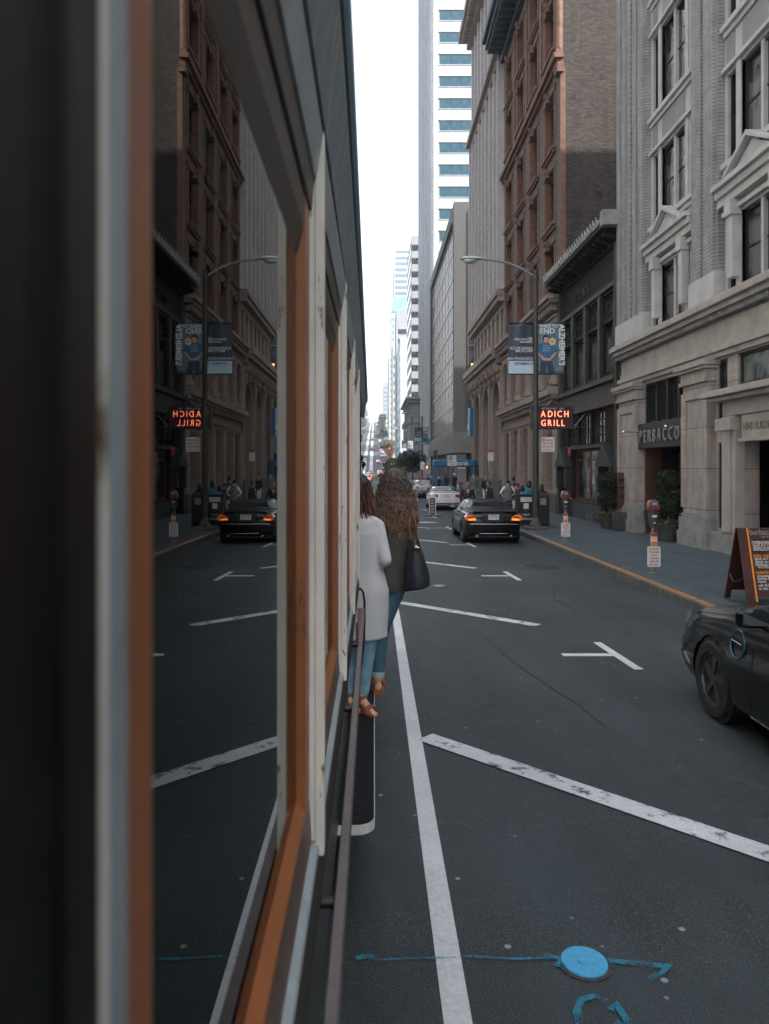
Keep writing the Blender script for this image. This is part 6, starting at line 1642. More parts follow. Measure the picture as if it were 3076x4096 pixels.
nth = ['first', 'second', 'third', 'fourth', 'fifth', 'sixth', 'seventh', 'eighth', 'ninth', 'tenth', 'eleventh', 'twelfth', 'thirteenth', 'fourteenth', 'fifteenth', 'sixteenth', 'seventeenth', 'eighteenth', 'nineteenth', 'twentieth', 'twenty-first', 'twenty-second', 'twenty-third', 'twenty-fourth', 'twenty-fifth', 'twenty-sixth']
for i in range(24):
    y = 300+i*27+rnd.uniform(-4, 4); put_far(3.9+rnd.uniform(-.2, .2), y, rnd.choice((0, 1, 3, 3, 4)), '%s car parked on the right side of the hill, the '+nth[i]+' counted uphill', 'cars parked up the hill on the right')
for i in range(24):
    y = 300+i*26+rnd.uniform(-4, 4); put_far(-9.2+rnd.uniform(-.2, .2), y, rnd.choice((0, 0, 3, 1, 4)), '%s car parked on the left side of the hill, the '+nth[i]+' counted uphill', 'cars parked up the hill on the left', True)
for i, (x, y, k) in enumerate([(-1.3, 112, 3), (-1.2, 128, 1), (-4.3, 118, 0), (-4.3, 135, 4), (-4.2, 152, 0), (-1.2, 160, 0), (-4.2, 175, 3), (-7, 140, 0), (-7, 165, 4), (-4.3, 200, 0), (-7, 195, 3), (-4.3, 225, 1), (-7.1, 232, 0), (-1.2, 250, 1), (1.8, 190, 1), (1.9, 230, 3), (1.9, 262, 0), (-4.2, 262, 4), (-7, 268, 3), (-1.2, 420, 1), (-1.2, 520, 1), (-4.3, 350, 3), (1.8, 330, 0)]):
    put_far(x, y, k, '%s car moving in traffic beyond the crossing, the '+nth[i]+' from here', 'traffic beyond the crossing', x < -3)
# motorcycles at the far kerb
def motorbike(x, y, label):
    z = gz(y); t = thing('motorcycle', label, 'motorcycle', (x, y, z), 'motorcycles parked before the crossing')
    for (dy) in (0, 1.35):
        mb = MB(); mb.lathe([(.2, -.05), (.3, -.06), (.32, 0), (.3, .06), (.2, .05)], (x, y+dy, z+.32), 20, 'X'); mb.build('wheel', 'tyre', t, smooth=True)
    mb = MB(); mb.tube([(x, y+.1, z+.7), (x, y+.5, z+.75), (x, y+.9, z+.85), (x, y+1.1, z+.8)], [.07, .13, .16, .06], 10); mb.tube([(x, y+.5, z+.4), (x, y+.8, z+.45)], .17, 8); mb.build('frame', 'black_paint', t, smooth=True)
    mb = MB(); mb.tube([(x, y+1.35, z+.32), (x, y+1.1, z+1.0)], .03, 6); mb.tube([(x-.34, y+1.0, z+1.08), (x, y+1.1, z+1.0), (x+.34, y+1.0, z+1.08)], .018, 6); mb.tube([(x+.3, y+1.0, z+1.06), (x+.32, y+.97, z+1.25)], .01, 5); mb.build('handlebar', 'chrome', t)
    mb = MB(); mb.ball((x+.33, y+.96, z+1.28), (.06, .02, .05), 8, 6); mb.build('mirror', 'chrome', t)
    mb = MB(); mb.box(x-.08, x+.08, y-.3, y-.25, z+.6, z+.7); mb.build('tail_light', 'tail_red', t)
motorbike(3.3, 66, 'dark motorcycle with raised mirror left of the brown sedan'); motorbike(3.0, 81, 'dark motorcycle parked farther off, past the crossing'); motorbike(3.9, 83, 'dark motorcycle beside the trees, nearest the kerb')
# ================================================================== people
def shift(me, d): me.transform(Matrix.Translation(d)); return me
def blob(mb, vox, name, mat, parent, off=(0, 0, 0), smooth=3):
    me = remesh(mb, vox, smooth)
    if off != (0, 0, 0): shift(me, off)
    return mobj(name, me, mat, parent)
def hand(mb, w, d, side, s=1.0, curl=.5, fwd=(0, 1, 0)):
    "palm, four unequal curled fingers and a thumb leaving the side of the palm; w wrist, d direction"
    w = Vector(w); d = Vector(d).normalized(); f = Vector(fwd); a = d.cross(f).normalized(); f = a.cross(d).normalized()
    p = w+d*.045*s
    mb.taper(w, w+d*.03*s, .026*s, .032*s, 8)
    for k in (-1, 0, 1): mb.taper(w+d*.02*s+f*.02*k*s, w+d*.085*s+f*.024*k*s, .017*s, .015*s, 6)
    for k, L in ((-1.5, .062), (-.5, .075), (.5, .08), (1.5, .07)):
        b0 = w+d*.09*s+f*.0175*k*s; b1 = b0+(d*math.cos(curl*.5)+a*side*math.sin(curl*.5))*L*.5*s; b2 = b1+(d*math.cos(curl*1.4)+a*side*math.sin(curl*1.4))*L*.5*s
        mb.taper(b0, b1, .0095*s, .0088*s, 6); mb.taper(b1, b2, .0088*s, .0075*s, 6)
    t0 = w+d*.03*s+f*.026*s; t1 = t0+(d*.6+f*.8).normalized()*.035*s; mb.taper(t0, t1, .013*s, .011*s, 6); mb.taper(t1, t1+(d*.9+f*.3).normalized()*.03*s, .011*s, .009*s, 6)
def person(label, loc, rz=0, h=1.72, top='suit', legs='suit', hair='hair_dark', skin='skin', arms=('down', 'down'), hairlen=0, female=False, skirt=0, cap=None, vest=None, shirt=None, stance=0.0, vox=.018, shoe='black', extra=None, lean=0, group=None, bag=None, glasses=False):
    t = thing('person', label, 'person', loc, group); k = h/1.75
    sw = .165 if female else .19
    sp = lambda p: (p[0]*k, p[1]*k, p[2]*k)
    J = {}
    for s, i in ((-1, 0), (1, 1)):
        st = stance*s
        J['hip', i] = sp((s*.09, 0, .92)); J['kn', i] = sp((s*.095, .03+st*.5, .5)); J['an', i] = sp((s*.1, -.03+st, .09)); J['toe', i] = sp((s*.12, .13+st, .035))
        J['sh', i] = sp((s*sw, 0, 1.42))
        a = arms[i]
        if a == 'down': el, wr, d = (s*(sw+.06), -.03, 1.14), (s*(sw+.06), .06, .90), (0, .1, -1)
        elif a == 'front': el, wr, d = (s*(sw+.07), .02, 1.15), (s*.05, .24, 1.10), (-s, .2, 0)
        elif a == 'hip': el, wr, d = (s*(sw+.17), -.05, 1.18), (s*(sw-.02), .06, 1.02), (-s*.5, .5, -.6)
        elif a == 'carry': el, wr, d = (s*(sw+.06), -.03, 1.13), (s*(sw+.05), .2, .98), (0, 1, -.2)
        elif a == 'up': el, wr, d = (s*(sw+.08), .1, 1.2), (s*.1, .2, 1.42), (-s*.3, .1, 1)
        J['el', i], J['wr', i], J['hd', i] = sp(el), sp(wr), d
    hc = (0, .02*k, 1.635*k)
    # the body: one continuous skin
    mb = MB()
    for i in (0, 1):
        mb.taper(J['hip', i], J['kn', i], .085*k, .055*k); mb.taper(J['kn', i], J['an', i], .053*k, .036*k); mb.taper(J['an', i], J['toe', i], .036*k, .03*k)
        mb.taper(J['sh', i], J['el', i], .05*k, .036*k); mb.taper(J['el', i], J['wr', i], .036*k, .025*k)
        hand(mb, J['wr', i], J['hd', i], 1 if i else -1, k*1.05)
    mb.loft([(0, 0, .86*k, .14*k, .09*k), (0, 0, 1.0*k, .13*k, .09*k), (0, 0, 1.15*k, .125*k, .085*k), (0, 0, 1.3*k, .15*k, .1*k), (0, 0, 1.4*k, .16*k, .09*k), (0, 0, 1.47*k, .07*k, .06*k)])
    mb.taper((0, 0, 1.42*k), (0, .015*k, 1.57*k), .055*k, .05*k)
    mb.ball(hc, (.074*k, .092*k, .115*k), 14, 10); mb.ball((0, .05*k, 1.575*k), (.05*k, .05*k, .045*k), 10, 8)
    mb.taper((0, .1*k, 1.645*k), (0, .125*k, 1.615*k), .012*k, .016*k, 6)
    for s in (-1, 1): mb.ball((s*.078*k, .015*k, 1.635*k), (.012*k, .022*k, .032*k), 6, 5)
    body = blob(mb, .0125, 'body', skin, t, smooth=2)
    mb = MB()
    for s in (-1, 1): mb.ball((s*.032*k, .108*k, 1.65*k), (.014*k, .006*k, .008*k), 8, 5); mb.box((s*.034-.02)*k, (s*.034+.02)*k, .104*k, .113*k, 1.672*k, 1.678*k)
    mb.box(-.025*k, .025*k, .1*k, .108*k, 1.572*k, 1.579*k)
    loc_part(mb, 'eyes', 'hair_dark', t)
    if glasses:
        mb = MB()
        for s in (-1, 1): mb.ball((s*.034*k, .112*k, 1.648*k), (.03*k, .012*k, .02*k), 10, 6); mb.tube([(s*.06*k, .1*k, 1.655*k), (s*.082*k, .01*k, 1.65*k)], .004, 5)
        loc_part(mb, 'sunglasses', 'black', t)
    # clothes
    mb = MB(); w = 1.0
    zb = .86 if not skirt else skirt
    mb.loft([(0, 0, zb*k, (.175 if not skirt else .2)*k, .125*k), (0, 0, 1.0*k, .165*k, .12*k), (0, 0, 1.15*k, (.145 if female else .16)*k, .11*k), (0, 0, 1.3*k, .175*k, .125*k), (0, 0, 1.4*k, (sw-.005)*k, .11*k), (0, 0, 1.47*k, .085*k, .075*k), (0, 0, 1.5*k, .07*k, .065*k)], 20)
    for i in (0, 1):
        e = Vector(J['el', i]); wv = Vector(J['wr', i])
        mb.taper(J['sh', i], e, .062*k, .05*k)
        if not (vest and False): mb.taper(e, wv-(wv-e).normalized()*.015, .05*k, .036*k)
    blob(mb, vox, 'jacket', top, t)
    if vest:
        mb = MB(); mb.loft([(0, 0, .84*k, .19*k, .14*k), (0, 0, 1.0*k, .18*k, .135*k), (0, 0, 1.15*k, .165*k, .125*k), (0, 0, 1.3*k, .19*k, .14*k), (0, 0, 1.42*k, .165*k, .115*k), (0, 0, 1.51*k, .08*k, .075*k)], 20); blob(mb, vox, 'vest', vest, t)
    mb = MB()
    for i in (0, 1):
        a = Vector(J['an', i]); mb.taper(J['hip', i], J['kn', i], .10*k, .072*k); mb.taper(J['kn', i], (a.x, a.y, a.z+.01), .070*k, .055*k)
    mb.loft([(0, 0, .82*k, .15*k, .11*k), (0, 0, .95*k, .165*k, .115*k), (0, 0, 1.02*k, .15*k, .105*k)]); blob(mb, vox, 'trousers', legs, t)
    mb = MB()
    for i in (0, 1):
        a = Vector(J['an', i]); q = Vector(J['toe', i]); mb.taper((a.x, a.y-.02, .045*k), (q.x, q.y+.02, .035*k), .045*k, .038*k, 10)
    blob(mb, .014, 'shoes', shoe, t)
    mb = MB(); mb.ball((0, .0, 1.66*k), (.082*k, .092*k, .105*k), 14, 10)
    if hairlen:
        mb.ball((0, -.03*k, (1.6-hairlen*.4)*k), (.10*k, .075*k, (.09+hairlen*.5)*k), 12, 10)
        for s in (-1, 1): mb.taper((s*.07*k, .0, 1.66*k), (s*.085*k, .0, (1.55-hairlen*.5)*k), .035*k, .03*k)
    blob(mb, .014, 'hair', hair, t)
    if cap:
        mb = MB(); mb.ball((0, .01*k, 1.72*k), (.1*k, .12*k, .075*k), 14, 8); mb.box(-.08*k, .08*k, .08*k, .18*k, 1.69*k, 1.705*k); loc_part(mb, 'cap', cap, t, True)
    if shirt:
        mb = MB(); mb.add([(-.05*k, .118*k, 1.45*k), (.05*k, .118*k, 1.45*k), (0, .142*k, 1.2*k), (-.05*k, .095*k, 1.45*k), (.05*k, .095*k, 1.45*k), (0, .12*k, 1.2*k)], [(0, 1, 2), (3, 5, 4), (0, 3, 4, 1), (1, 4, 5, 2), (2, 5, 3, 0)]); loc_part(mb, 'shirt', shirt, t)
        mb = MB(); mb.add([(-.014*k, .125*k, 1.46*k), (.014*k, .125*k, 1.46*k), (.02*k, .15*k, 1.26*k), (0, .152*k, 1.22*k), (-.02*k, .15*k, 1.26*k), (-.014*k, .11*k, 1.46*k), (.014*k, .11*k, 1.46*k), (.02*k, .135*k, 1.26*k), (0, .137*k, 1.22*k), (-.02*k, .135*k, 1.26*k)], [(0, 1, 2, 3, 4), (9, 8, 7, 6, 5), (0, 5, 6, 1), (1, 6, 7, 2), (2, 7, 8, 3), (3, 8, 9, 4), (4, 9, 5, 0)]); loc_part(mb, 'tie', 'hair_dark', t)
        mb = MB(); mb.ball((.09*k, .122*k, 1.33*k), (.018, .01, .02), 8, 5); loc_part(mb, 'badge', 'red', t)
    t.rotation_euler = (lean, 0, rz)
    if bag:
        bx_, by_, m_ = bag
        b_ = thing('shopping_bag', 'bag carried by the '+label.split(',')[0], 'bag', (loc[0]+bx_, loc[1]+by_, loc[2]+.45))
        mb = MB(); X, Y, Z = b_.location; mb.box(X-.12, X+.12, Y-.05, Y+.05, Z, Z+.32); mb.build('body', m_, b_, bev=.02)
        mb = MB(); mb.tube([(X-.06, Y, Z+.32), (X-.04, Y, Z+.42), (X+.04, Y, Z+.42), (X+.06, Y, Z+.32)], .008, 5); mb.build('handle', m_, b_)
    return t
PI = math.pi
S = lambda x, y: (x, y, swz(x, y) if x > 5.06 else gz(y))
person('valet in dark suit and tie facing us, hands together behind the black roadster', S(3.56, 28.2), PI, 1.76, 'suit', 'suit', 'hair_dark', 'skin_mid', ('front', 'down'), shirt='sign_white', vox=.016)
person('valet in dark suit and sunglasses, turned sideways by the kerb', S(4.52, 29.2), PI*.62, 1.76, 'suit', 'suit', 'hair_dark', 'skin_mid', ('down', 'down'), shirt='sign_white', glasses=True, vox=.016)
person('woman in grey padded vest over white sleeves, walking away', S(5.42, 30), .1, 1.66, 'sign_white', 'jeans_dark', 'hair_dark', 'skin', ('hip', 'hip'), .0, True, vest='vest_grey', stance=.08, bag=(-.28, -.1, 'sky_blue'))
person('tall man in black jacket beside the woman in the vest', S(5.82, 31), -.2, 1.78, 'black', 'jeans_dark', 'hair_dark', 'skin_mid', ('carry', 'down'), stance=-.08, bag=(-.05, -.15, 'sign_white'))
person('bushy haired person in bright teal jacket left of the valet cabinet', S(5.68, 28.4), .3, 1.45, 'sky_blue', 'suit', 'hair_dark', 'skin_mid', ('front', 'hip'), .1, True)
person('dark haired woman in teal top half hidden by the lamp pole', S(6.08, 29), -.5, 1.62, 'teal', 'suit', 'hair_dark', 'skin_mid', ('front', 'front'), .12, True)
person('person in dark hooded coat right of the lamp pole', S(6.32, 27.9), .2, 1.5, 'suit', 'suit', 'hair_dark', 'skin_mid', ('down', 'down'), .15, True)
person('woman in dark jacket and white trousers walking towards us', S(6.75, 45), PI+.2, 1.66, 'suit', 'sign_white', 'hair_brown_flat', 'skin', ('down', 'carry'), .15, True, stance=.1)
person('grey haired man in open grey jacket and tan trousers', S(6.2, 46), PI, 1.76, 'grey_coat', 'tan', 'hair_grey', 'skin', ('down', 'down'), shirt='jeans_light', stance=.1)
person('woman in teal t-shirt and jeans walking towards us', S(8.0, 60), PI, 1.66, 'teal', 'jeans_light', 'hair_dark', 'skin_mid', ('down', 'down'), .0, True, stance=.1)
person('person in dark coat wearing a white cap under the canopy', S(7.1, 65.5), PI*.9, 1.76, 'suit', 'suit', 'hair_dark', 'skin', ('down', 'down'), cap='white', bag=(.35, 0, 'sign_white'))
person('person in dark jacket next to the canopy post', S(6.45, 66), .3, 1.68, 'suit', 'suit', 'hair_dark', 'skin_mid', ('down', 'carry'), .05)
person('person in teal jacket waiting at the crossing', S(6.1, 66.5), PI, 1.55, 'teal', 'suit', 'hair_dark', 'skin_mid', ('down', 'down'), .1, True)
person('person with yellow hood under the canopy front edge', S(5.6, 64.5), PI, 1.52, 'suit', 'suit', 'flower', 'skin', ('down', 'down'))
person('man in light blue shirt crossing by the traffic light', S(6.2, 82), PI*.8, 1.76, 'jeans_light', 'suit', 'hair_dark', 'skin', ('front', 'down'))
person('person in red top among the crossing crowd', (5.3, 83, gz(83)+.1), PI, 1.6, 'red', 'suit', 'hair_brown_flat', 'skin', ('down', 'down'), .1, True)
person('person in black standing left of the canopy post', S(5.15, 70), .4, 1.7, 'suit', 'suit', 'hair_dark', 'skin_mid', ('down', 'down'))
person('dark jacketed man standing inside the restaurant doorway', (8.95, 22.0, swz(8.9, 22)), 1.2, 1.75, 'grey_coat', 'suit', 'hair_dark', 'skin_mid', ('down', 'front'))

# ---------------- strands of long hair
def hair(name, mat, parent, head, prof, n, zend, seed, wav=.012, freq=55, drift=(0, 0), phi=(-PI*1.05, PI*.05), rad=.0042, sy=.85, loc=None, clump=.5, flip=.0):
    """prof: list of (z, half width); strands start on the scalp and fall along the profile"""
    rnd = random.Random(seed); mb = MB(); hx, hy, hz = head
    def W(z):
        for (a, b), (c, d) in zip(prof, prof[1:]):
            if c <= z <= a: return b+(d-b)*((a-z)/(a-c))
        return prof[0][1] if z > prof[0][0] else prof[-1][1]
    ztop = prof[0][0]
    for i in range(n):
        ph = rnd.uniform(*phi); cid = int((ph+9)*11); s = rnd.uniform(.55, 1.0)**.6; z1 = zend+rnd.uniform(0, .16)**1.0+.05*abs(math.cos(ph))
        z0 = ztop-rnd.uniform(0, .03)*(2-s); m = 26
        p0 = (cid*2.39)+int(s*6)*1.9+rnd.gauss(0, .75); fr = freq*(.82+.36*((cid*.618) % 1)); aw = wav*rnd.uniform(.35, 1.35); pts = []; rs = []
        cl = rnd.choice((0, 1.3, 2.7, 4.1)); tw = rnd.uniform(-.08, .08)
        for j in range(m):
            u = j/(m-1); z = z0+(z1-z0)*u; w = W(z)*s*(1+.0*u); grow = min(1, u*4)
            a = ph+tw*u+.05*math.sin(z*20+cl)
            wob = aw*grow*math.sin(z*fr+p0); wob2 = aw*grow*math.cos(z*fr*.9+p0*1.7)
            dx = drift[0]*(ztop-z); fl = flip*max(0, u-.8)*5*rnd.uniform(.5, 1)
            x = hx+dx+math.cos(a)*(w+wob+fl)-math.sin(a)*wob2
            y = hy+math.sin(a)*(w*sy+wob)+math.cos(a)*wob2*.6
            pts.append((x, y, z)); rs.append(rad*(1-.75*u**3)*rnd.uniform(.9, 1.1))
        mb.tube(pts, rs, 4, caps=False)
    for i in range(n//22):      # loose fly-away strands
        ph = rnd.uniform(*phi); z = rnd.uniform(zend+.1, ztop-.02); w = W(z)*.97
        x, y = hx+drift[0]*(ztop-z)+math.cos(ph)*w, hy+math.sin(ph)*w*sy; L = rnd.uniform(.03, .09); q = rnd.uniform(0, 6)
        mb.tube([(x+math.cos(ph)*L*.35*u+.006*math.sin(u*4+q), y+math.sin(ph)*L*.3*u, z-L*u+.02*math.sin(u*3)) for u in (0, .33, .66, 1)], [.0012, .001, .0008, .0004], 3, caps=False)
    o = mb.build(name, mat, parent, smooth='all', fix=False, loc=None)
    return o
# ---------------- the two women riding on the running board
BZ = .452
w1 = thing('person', 'woman with reddish hair in long pale grey knit coat, light jeans and sandals', 'person', (-.08, 5.2, 1.95), 'women riding on the running board')
O1 = (.08, -5.2, -1.95)
mb = MB()
# body
mb.loft([(-.10, 5.2, 1.22, .15, .11), (-.10, 5.2, 1.4, .13, .1), (-.10, 5.2, 1.6, .14, .09), (-.10, 5.2, 1.74, .12, .07), (-.11, 5.2, 1.82, .06, .06)])
mb.taper((-.11, 5.2, 1.78), (-.125, 5.22, 1.9), .05, .048); mb.ball((-.13, 5.23, 1.985), (.073, .09, .112), 14, 10); mb.ball((-.13, 5.29, 1.93), (.045, .045, .04)); mb.taper((-.13, 5.32, 1.99), (-.13, 5.338, 1.965), .011, .015, 6)
for (hip, kn, an, toe) in (((-.05, 5.18, 1.2), (-.05, 5.16, .88), (-.085, 5.14, .53), (-.012, 5.05, .475)), ((-.17, 5.24, 1.2), (-.18, 5.25, .88), (-.19, 5.2, .53), (-.13, 5.13, .475))):
    mb.taper(hip, kn, .085, .055); mb.taper(kn, an, .053, .033); mb.taper(an, toe, .033, .02, 8)
    for k in range(5):
        b0 = Vector(toe)+Vector((.012, -.012, -.004))+Vector((.012, .014, 0))*(k-2)*.62; mb.taper(b0, b0+Vector((.022, -.017, -.004))*(1-.1*k), .009-.0008*k, .0075-.0006*k, 6)
for s, el, wr, d in ((1, (.08, 5.12, 1.50), (.035, 5.36, 1.46), (-.4, 1, .1)), (-1, (-.33, 5.15, 1.5), (-.36, 5.32, 1.66), (-.2, .5, 1))):
    mb.taper((-.10+s*.11, 5.2, 1.73), el, .040, .034); mb.taper(el, wr, .036, .025); hand(mb, wr, d, s, 1)
blob(mb, .0075, 'body', 'skin', w1, O1, 2)
mb = MB()
mb.loft([(-.10, 5.2, .955, .195, .15), (-.10, 5.2, 1.02, .195, .15), (-.095, 5.2, 1.14, .20, .15), (-.09, 5.2, 1.28, .195, .148), (-.095, 5.2, 1.42, .163, .13), (-.10, 5.2, 1.56, .172, .125), (-.10, 5.2, 1.68, .172, .12), (-.10, 5.2, 1.76, .135, .1), (-.11, 5.2, 1.82, .075, .075), (-.115, 5.2, 1.845, .066, .066)], 24)
for s, el, wr in ((1, (.073, 5.13, 1.505), (.035, 5.34, 1.455)), (-1, (-.33, 5.15, 1.5), (-.36, 5.3, 1.63))):
    mb.taper((-.10+s*.12, 5.2, 1.73), el, .056, .05, 14); mb.taper(el, wr, .05, .04, 14)
    mb.ball((-.10+s*.06, 5.2, 1.755), (.09, .085, .055), 12, 8)
blob(mb, .009, 'coat', 'knit', w1, O1, 3)
mb = MB()
mb.taper((-.05, 5.18, 1.2), (-.046, 5.16, .88), .098, .062, 14); mb.taper((-.046, 5.16, .88), (-.075, 5.145, .585), .06, .04, 14); mb.taper((-.17, 5.24, 1.2), (-.18, 5.25, .88), .098, .064); mb.taper((-.18, 5.25, .88), (-.19, 5.2, .58), .062, .045)
blob(mb, .009, 'jeans', 'jeans_light', w1, O1, 2)
for (an, toe) in (((-.085, 5.14), (-.005, 5.045)), ((-.19, 5.2), (-.12, 5.12))):
    d = Vector((toe[0]-an[0], toe[1]-an[1], 0)).normalized(); n_ = Vector((-d.y, d.x, 0)); a = Vector((an[0], an[1], 0))-d*.035; b = Vector((toe[0], toe[1], 0))+d*.04
    pts = [a+n_*.028, a-n_*.028, a+(b-a)*.55-n_*.034, a+(b-a)*.85-n_*.04, b-n_*.015, b+n_*.015, a+(b-a)*.8+n_*.042, a+(b-a)*.5+n_*.034]
    mb = MB(); mb.prism([(p.x, p.y) for p in pts], BZ+.002, BZ+.016, 'Z')
    c0 = a+(b-a)*.62
    for (ta, hgt) in ((c0, .052), (c0+d*.022, .048)):
        mb.tube([(ta+n_*(.04*math.cos(q*.45)) + Vector((0, 0, BZ+.012+hgt*math.sin(q*.45)))) for q in range(8)], .0065, 6)
    mb.tube([(c0+n_*.038+Vector((0, 0, BZ+.02))), (a+d*.045+n_*.0+Vector((0, 0, BZ+.075)))], .006, 6)
    mb.loft([(an[0], an[1], BZ+.055, .034, .036), (an[0], an[1], BZ+.10, .036, .038), (an[0], an[1], BZ+.115, .035, .037)], 14)
    mb.build('sandal', 'sandal', w1, smooth=True)
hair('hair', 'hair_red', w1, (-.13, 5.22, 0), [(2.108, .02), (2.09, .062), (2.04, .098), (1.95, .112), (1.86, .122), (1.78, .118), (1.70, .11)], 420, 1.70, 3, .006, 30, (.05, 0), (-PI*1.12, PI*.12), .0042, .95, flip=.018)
w2 = thing('person', 'woman with long curly brown hair in dark olive jacket, leaning out with a handbag', 'person', (.12, 5.66, 1.95), 'women riding on the running board')
O2 = (-.12, -5.66, -1.95)
mb = MB()
mb.loft([(.11, 5.66, 1.2, .14, .1), (.135, 5.66, 1.4, .125, .095), (.15, 5.66, 1.6, .13, .09), (.155, 5.66, 1.74, .12, .07), (.15, 5.66, 1.83, .06, .06)])
mb.taper((.15, 5.66, 1.8), (.15, 5.68, 1.92), .05, .048); mb.ball((.15, 5.69, 2.0), (.073, .09, .112), 14, 10); mb.ball((.15, 5.75, 1.94), (.045, .045, .04)); mb.taper((.15, 5.78, 2.0), (.15, 5.798, 1.975), .011, .015, 6)
legs2 = (((.15, 5.64, 1.24), (.055, 5.60, .93), (.03, 5.56, .56), (.0, 5.68, .485)), ((.06, 5.7, 1.2), (-.02, 5.7, .9), (-.1, 5.66, .56), (-.11, 5.78, .485)))
for (hip, kn, an, toe) in legs2: mb.taper(hip, kn, .085, .056); mb.taper(kn, an, .054, .034); mb.taper(an, toe, .034, .028, 8); mb.ball((an[0], an[1]-.012, .5), (.03, .035, .035), 10, 8)
for s, el, wr, d in ((1, (.275, 5.62, 1.56), (.28, 5.74, 1.60), (-.2, .6, .6)), (-1, (-.08, 5.68, 1.62), (-.2, 5.8, 1.72), (-.5, .5, .6))):
    mb.taper((.15+s*.11, 5.66, 1.73), el, .036, .03); mb.taper(el, wr, .036, .025); hand(mb, wr, d, s, 1)
blob(mb, .0075, 'body', 'skin', w2, O2, 2)
mb = MB()
mb.loft([(.105, 5.66, 1.205, .148, .14), (.11, 5.66, 1.26, .146, .138), (.12, 5.66, 1.36, .142, .132), (.135, 5.66, 1.48, .14, .125), (.148, 5.66, 1.6, .158, .125), (.152, 5.66, 1.7, .168, .12), (.152, 5.66, 1.77, .135, .1), (.15, 5.66, 1.84, .075, .075)], 24)
for s, el, wr in ((1, (.275, 5.62, 1.56), (.28, 5.74, 1.60)), (-1, (-.08, 5.68, 1.62), (-.19, 5.79, 1.71))):
    mb.taper((.15+s*.12, 5.66, 1.735), el, .056, .046, 14); mb.taper(el, wr, .046, .036, 14)
blob(mb, .009, 'jacket', 'olive', w2, O2, 3)
mb = MB()
for (hip, kn, an, toe) in legs2: mb.taper(hip, kn, .098, .065, 14); mb.taper(kn, (an[0], an[1], .60), .062, .045, 14)
mb.loft([(.09, 5.66, 1.13, .13, .115), (.105, 5.66, 1.25, .135, .12)], 20)
blob(mb, .009, 'jeans', 'jeans_dark', w2, O2, 2)
for (hip, kn, an, toe) in legs2:
    mb = MB(); mb.loft([(an[0], an[1], .575, .048, .05), (an[0], an[1], .615, .05, .052)], 18); mb.build('jeans_cuff', 'cuff', w2, smooth=True)
    mb = MB(); mb.prism([(an[0]+x_, an[1]+y_) for x_, y_ in ((-.035, -.045), (.035, -.045), (.045, .05), (.035, .15), (.0, .18), (-.04, .16), (-.048, .05))], BZ+.002, BZ+.032, 'Z')
    mb.tube([(an[0]+.05*math.cos(q*.45), an[1]+.08, BZ+.03+.06*math.sin(q*.45)) for q in range(8)], .02, 6)
    mb.build('clog', 'sandal', w2, smooth=True)
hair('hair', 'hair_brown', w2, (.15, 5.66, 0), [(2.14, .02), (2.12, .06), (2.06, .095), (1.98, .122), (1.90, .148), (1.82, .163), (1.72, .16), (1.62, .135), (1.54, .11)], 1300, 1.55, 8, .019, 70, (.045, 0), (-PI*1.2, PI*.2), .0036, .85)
mb = MB(); mb.loft([(.155, 5.7, 1.62, .09, .06), (.155, 5.68, 1.72, .12, .09), (.152, 5.67, 1.85, .115, .095), (.15, 5.67, 1.95, .095, .095), (.15, 5.68, 2.05, .085, .095), (.15, 5.68, 2.115, .05, .06)], 18)
blob(mb, .012, 'under_hair', 'hair_dark', w2, O2, 2)
mb = MB(); mb.loft([(-.115, 5.22, 1.74, .08, .05), (-.12, 5.21, 1.85, .09, .085), (-.13, 5.22, 1.95, .085, .095), (-.13, 5.22, 2.05, .075, .09), (-.13, 5.22, 2.09, .045, .06)], 18)
blob(mb, .012, 'under_hair', 'hair_dark', w1, O1, 2)
# handbag on her shoulder
hb = thing('handbag', 'navy blue handbag with brown straps and gold clasp hanging from her shoulder', 'handbag', (.31, 5.5, 1.3))
mb = MB()
secs = [(.318, 5.5, 1.245, .088, .06), (.32, 5.5, 1.26, .102, .075), (.318, 5.5, 1.34, .098, .078), (.312, 5.5, 1.44, .078, .062), (.305, 5.5, 1.54, .052, .04), (.30, 5.5, 1.60, .036, .024), (.30, 5.5, 1.615, .03, .018)]
secs = [(a, b, c, d*.94, e) for a, b, c, d, e in secs]
n = 22; vs = []
for (cx, cy, z, rx, ry) in secs:
    for k in range(n):
        a = 2*PI*k/n; ca, sa = math.cos(a), math.sin(a); vs.append((cx+rx*math.copysign(abs(ca)**.55, ca)+(.0), cy+ry*math.copysign(abs(sa)**.7, sa)+.006*math.sin(a*5), z+(.02*ca if z < 1.35 else 0)))
mb.add(vs, [(i*n+k, i*n+(k+1) % n, (i+1)*n+(k+1) % n, (i+1)*n+k) for i in range(len(secs)-1) for k in range(n)]+[tuple(range(n)), tuple(range((len(secs)-1)*n, len(secs)*n))])
mb.build('body', 'bag_navy', hb, smooth=True)
mb = MB(); mb.tube([(.275, 5.49, 1.60), (.262, 5.5, 1.68), (.262, 5.54, 1.76), (.27, 5.62, 1.81), (.275, 5.68, 1.80)], .0085, 8); mb.tube([(.325, 5.5, 1.6), (.315, 5.51, 1.68), (.298, 5.54, 1.76), (.285, 5.62, 1.82), (.285, 5.68, 1.80)], .0085, 8)
mb.build('strap', 'strap', hb, smooth=True)
mb = MB(); mb.prism([(.285, 1.575), (.325, 1.575), (.33, 1.54), (.28, 1.54)], 5.43, 5.45, 'Y'); mb.build('flap', 'bag_navy', hb, bev=.004)
mb = MB(); mb.lathe([(.001, -.004), (.012, -.003), (.012, 0)], (.308, 5.43, 1.56), 14, 'Y'); mb.ball((.32, 5.43, 1.556), (.016, .004, .006)); mb.build('clasp', 'gold', hb)
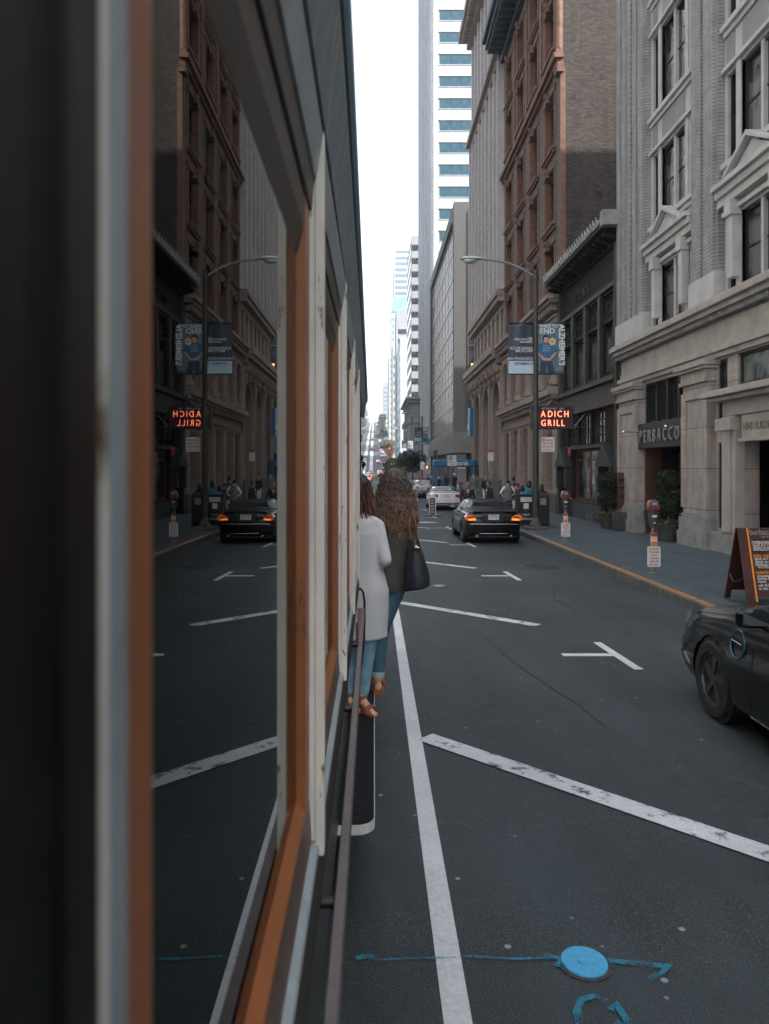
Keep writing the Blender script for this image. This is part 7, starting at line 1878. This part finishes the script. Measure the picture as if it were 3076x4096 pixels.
# ================================================================== camera, light
cam = bpy.data.objects.new('camera', bpy.data.cameras.new('camera')); COL.objects.link(cam)
cam.location = (0, 0, H); cam.rotation_euler = (R(90), 0, 0)
cd = cam.data; cd.sensor_fit = 'VERTICAL'; cd.sensor_height = 36; cd.sensor_width = 27; cd.lens = 36*1600/2212
cd.shift_x = 22.5/2212; cd.shift_y = -98/2212; cd.clip_start = .02; cd.clip_end = 5000
cd.dof.use_dof = True; cd.dof.focus_distance = 8; cd.dof.aperture_fstop = 5.6
sc.camera = cam
w = bpy.data.worlds.new('World'); sc.world = w; w.use_nodes = True
nt = w.node_tree; bg = nt.nodes['Background']
sky = nt.nodes.new('ShaderNodeTexSky'); sky.sky_type = 'NISHITA'; sky.sun_disc = False
SE, SA = R(45), R(124)      # elevation; compass-like angle, 0 = +Y, clockwise
sky.sun_elevation = SE; sky.sun_rotation = SA; sky.altitude = 0; sky.air_density = 1.0; sky.dust_density = 2.5; sky.ozone_density = 1.0
hs = nt.nodes.new('ShaderNodeHueSaturation'); hs.inputs['Saturation'].default_value = .42
nt.links.new(sky.outputs[0], hs.inputs['Color']); nt.links.new(hs.outputs[0], bg.inputs[0]); bg.inputs[1].default_value = .15
sl = bpy.data.lights.new('sun', 'SUN'); sl.energy = 2.6; sl.angle = R(.5); sl.color = (1, .95, .87)
so = bpy.data.objects.new('sun', sl); COL.objects.link(so)
d = Vector((math.sin(SA)*math.cos(SE), math.cos(SA)*math.cos(SE), math.sin(SE)))
so.rotation_euler = (-d).to_track_quat('-Z', 'Y').to_euler()
so.location = (-30, 0, 60)
vs = sc.view_settings; sc.display_settings.display_device = 'sRGB'
vs.view_transform = 'Standard'; vs.look = 'None'; vs.exposure = EXPO; vs.gamma = 1
if HAZE:
    mb = MB(); mb.box(-420, 420, -420, 2300, -12, 150)
    m = bpy.data.materials.new('haze'); m.use_nodes = True; n2 = m.node_tree; n2.nodes.clear()
    o_ = n2.nodes.new('ShaderNodeOutputMaterial'); pv = n2.nodes.new('ShaderNodeVolumePrincipled')
    pv.inputs['Color'].default_value = (.93, .97, 1, 1); pv.inputs['Density'].default_value = HAZE; pv.inputs['Anisotropy'].default_value = .42
    n2.links.new(pv.outputs[0], o_.inputs['Volume']); M['haze'] = m
    hz = mb.build('haze', 'haze'); tag(hz, kind='stuff')
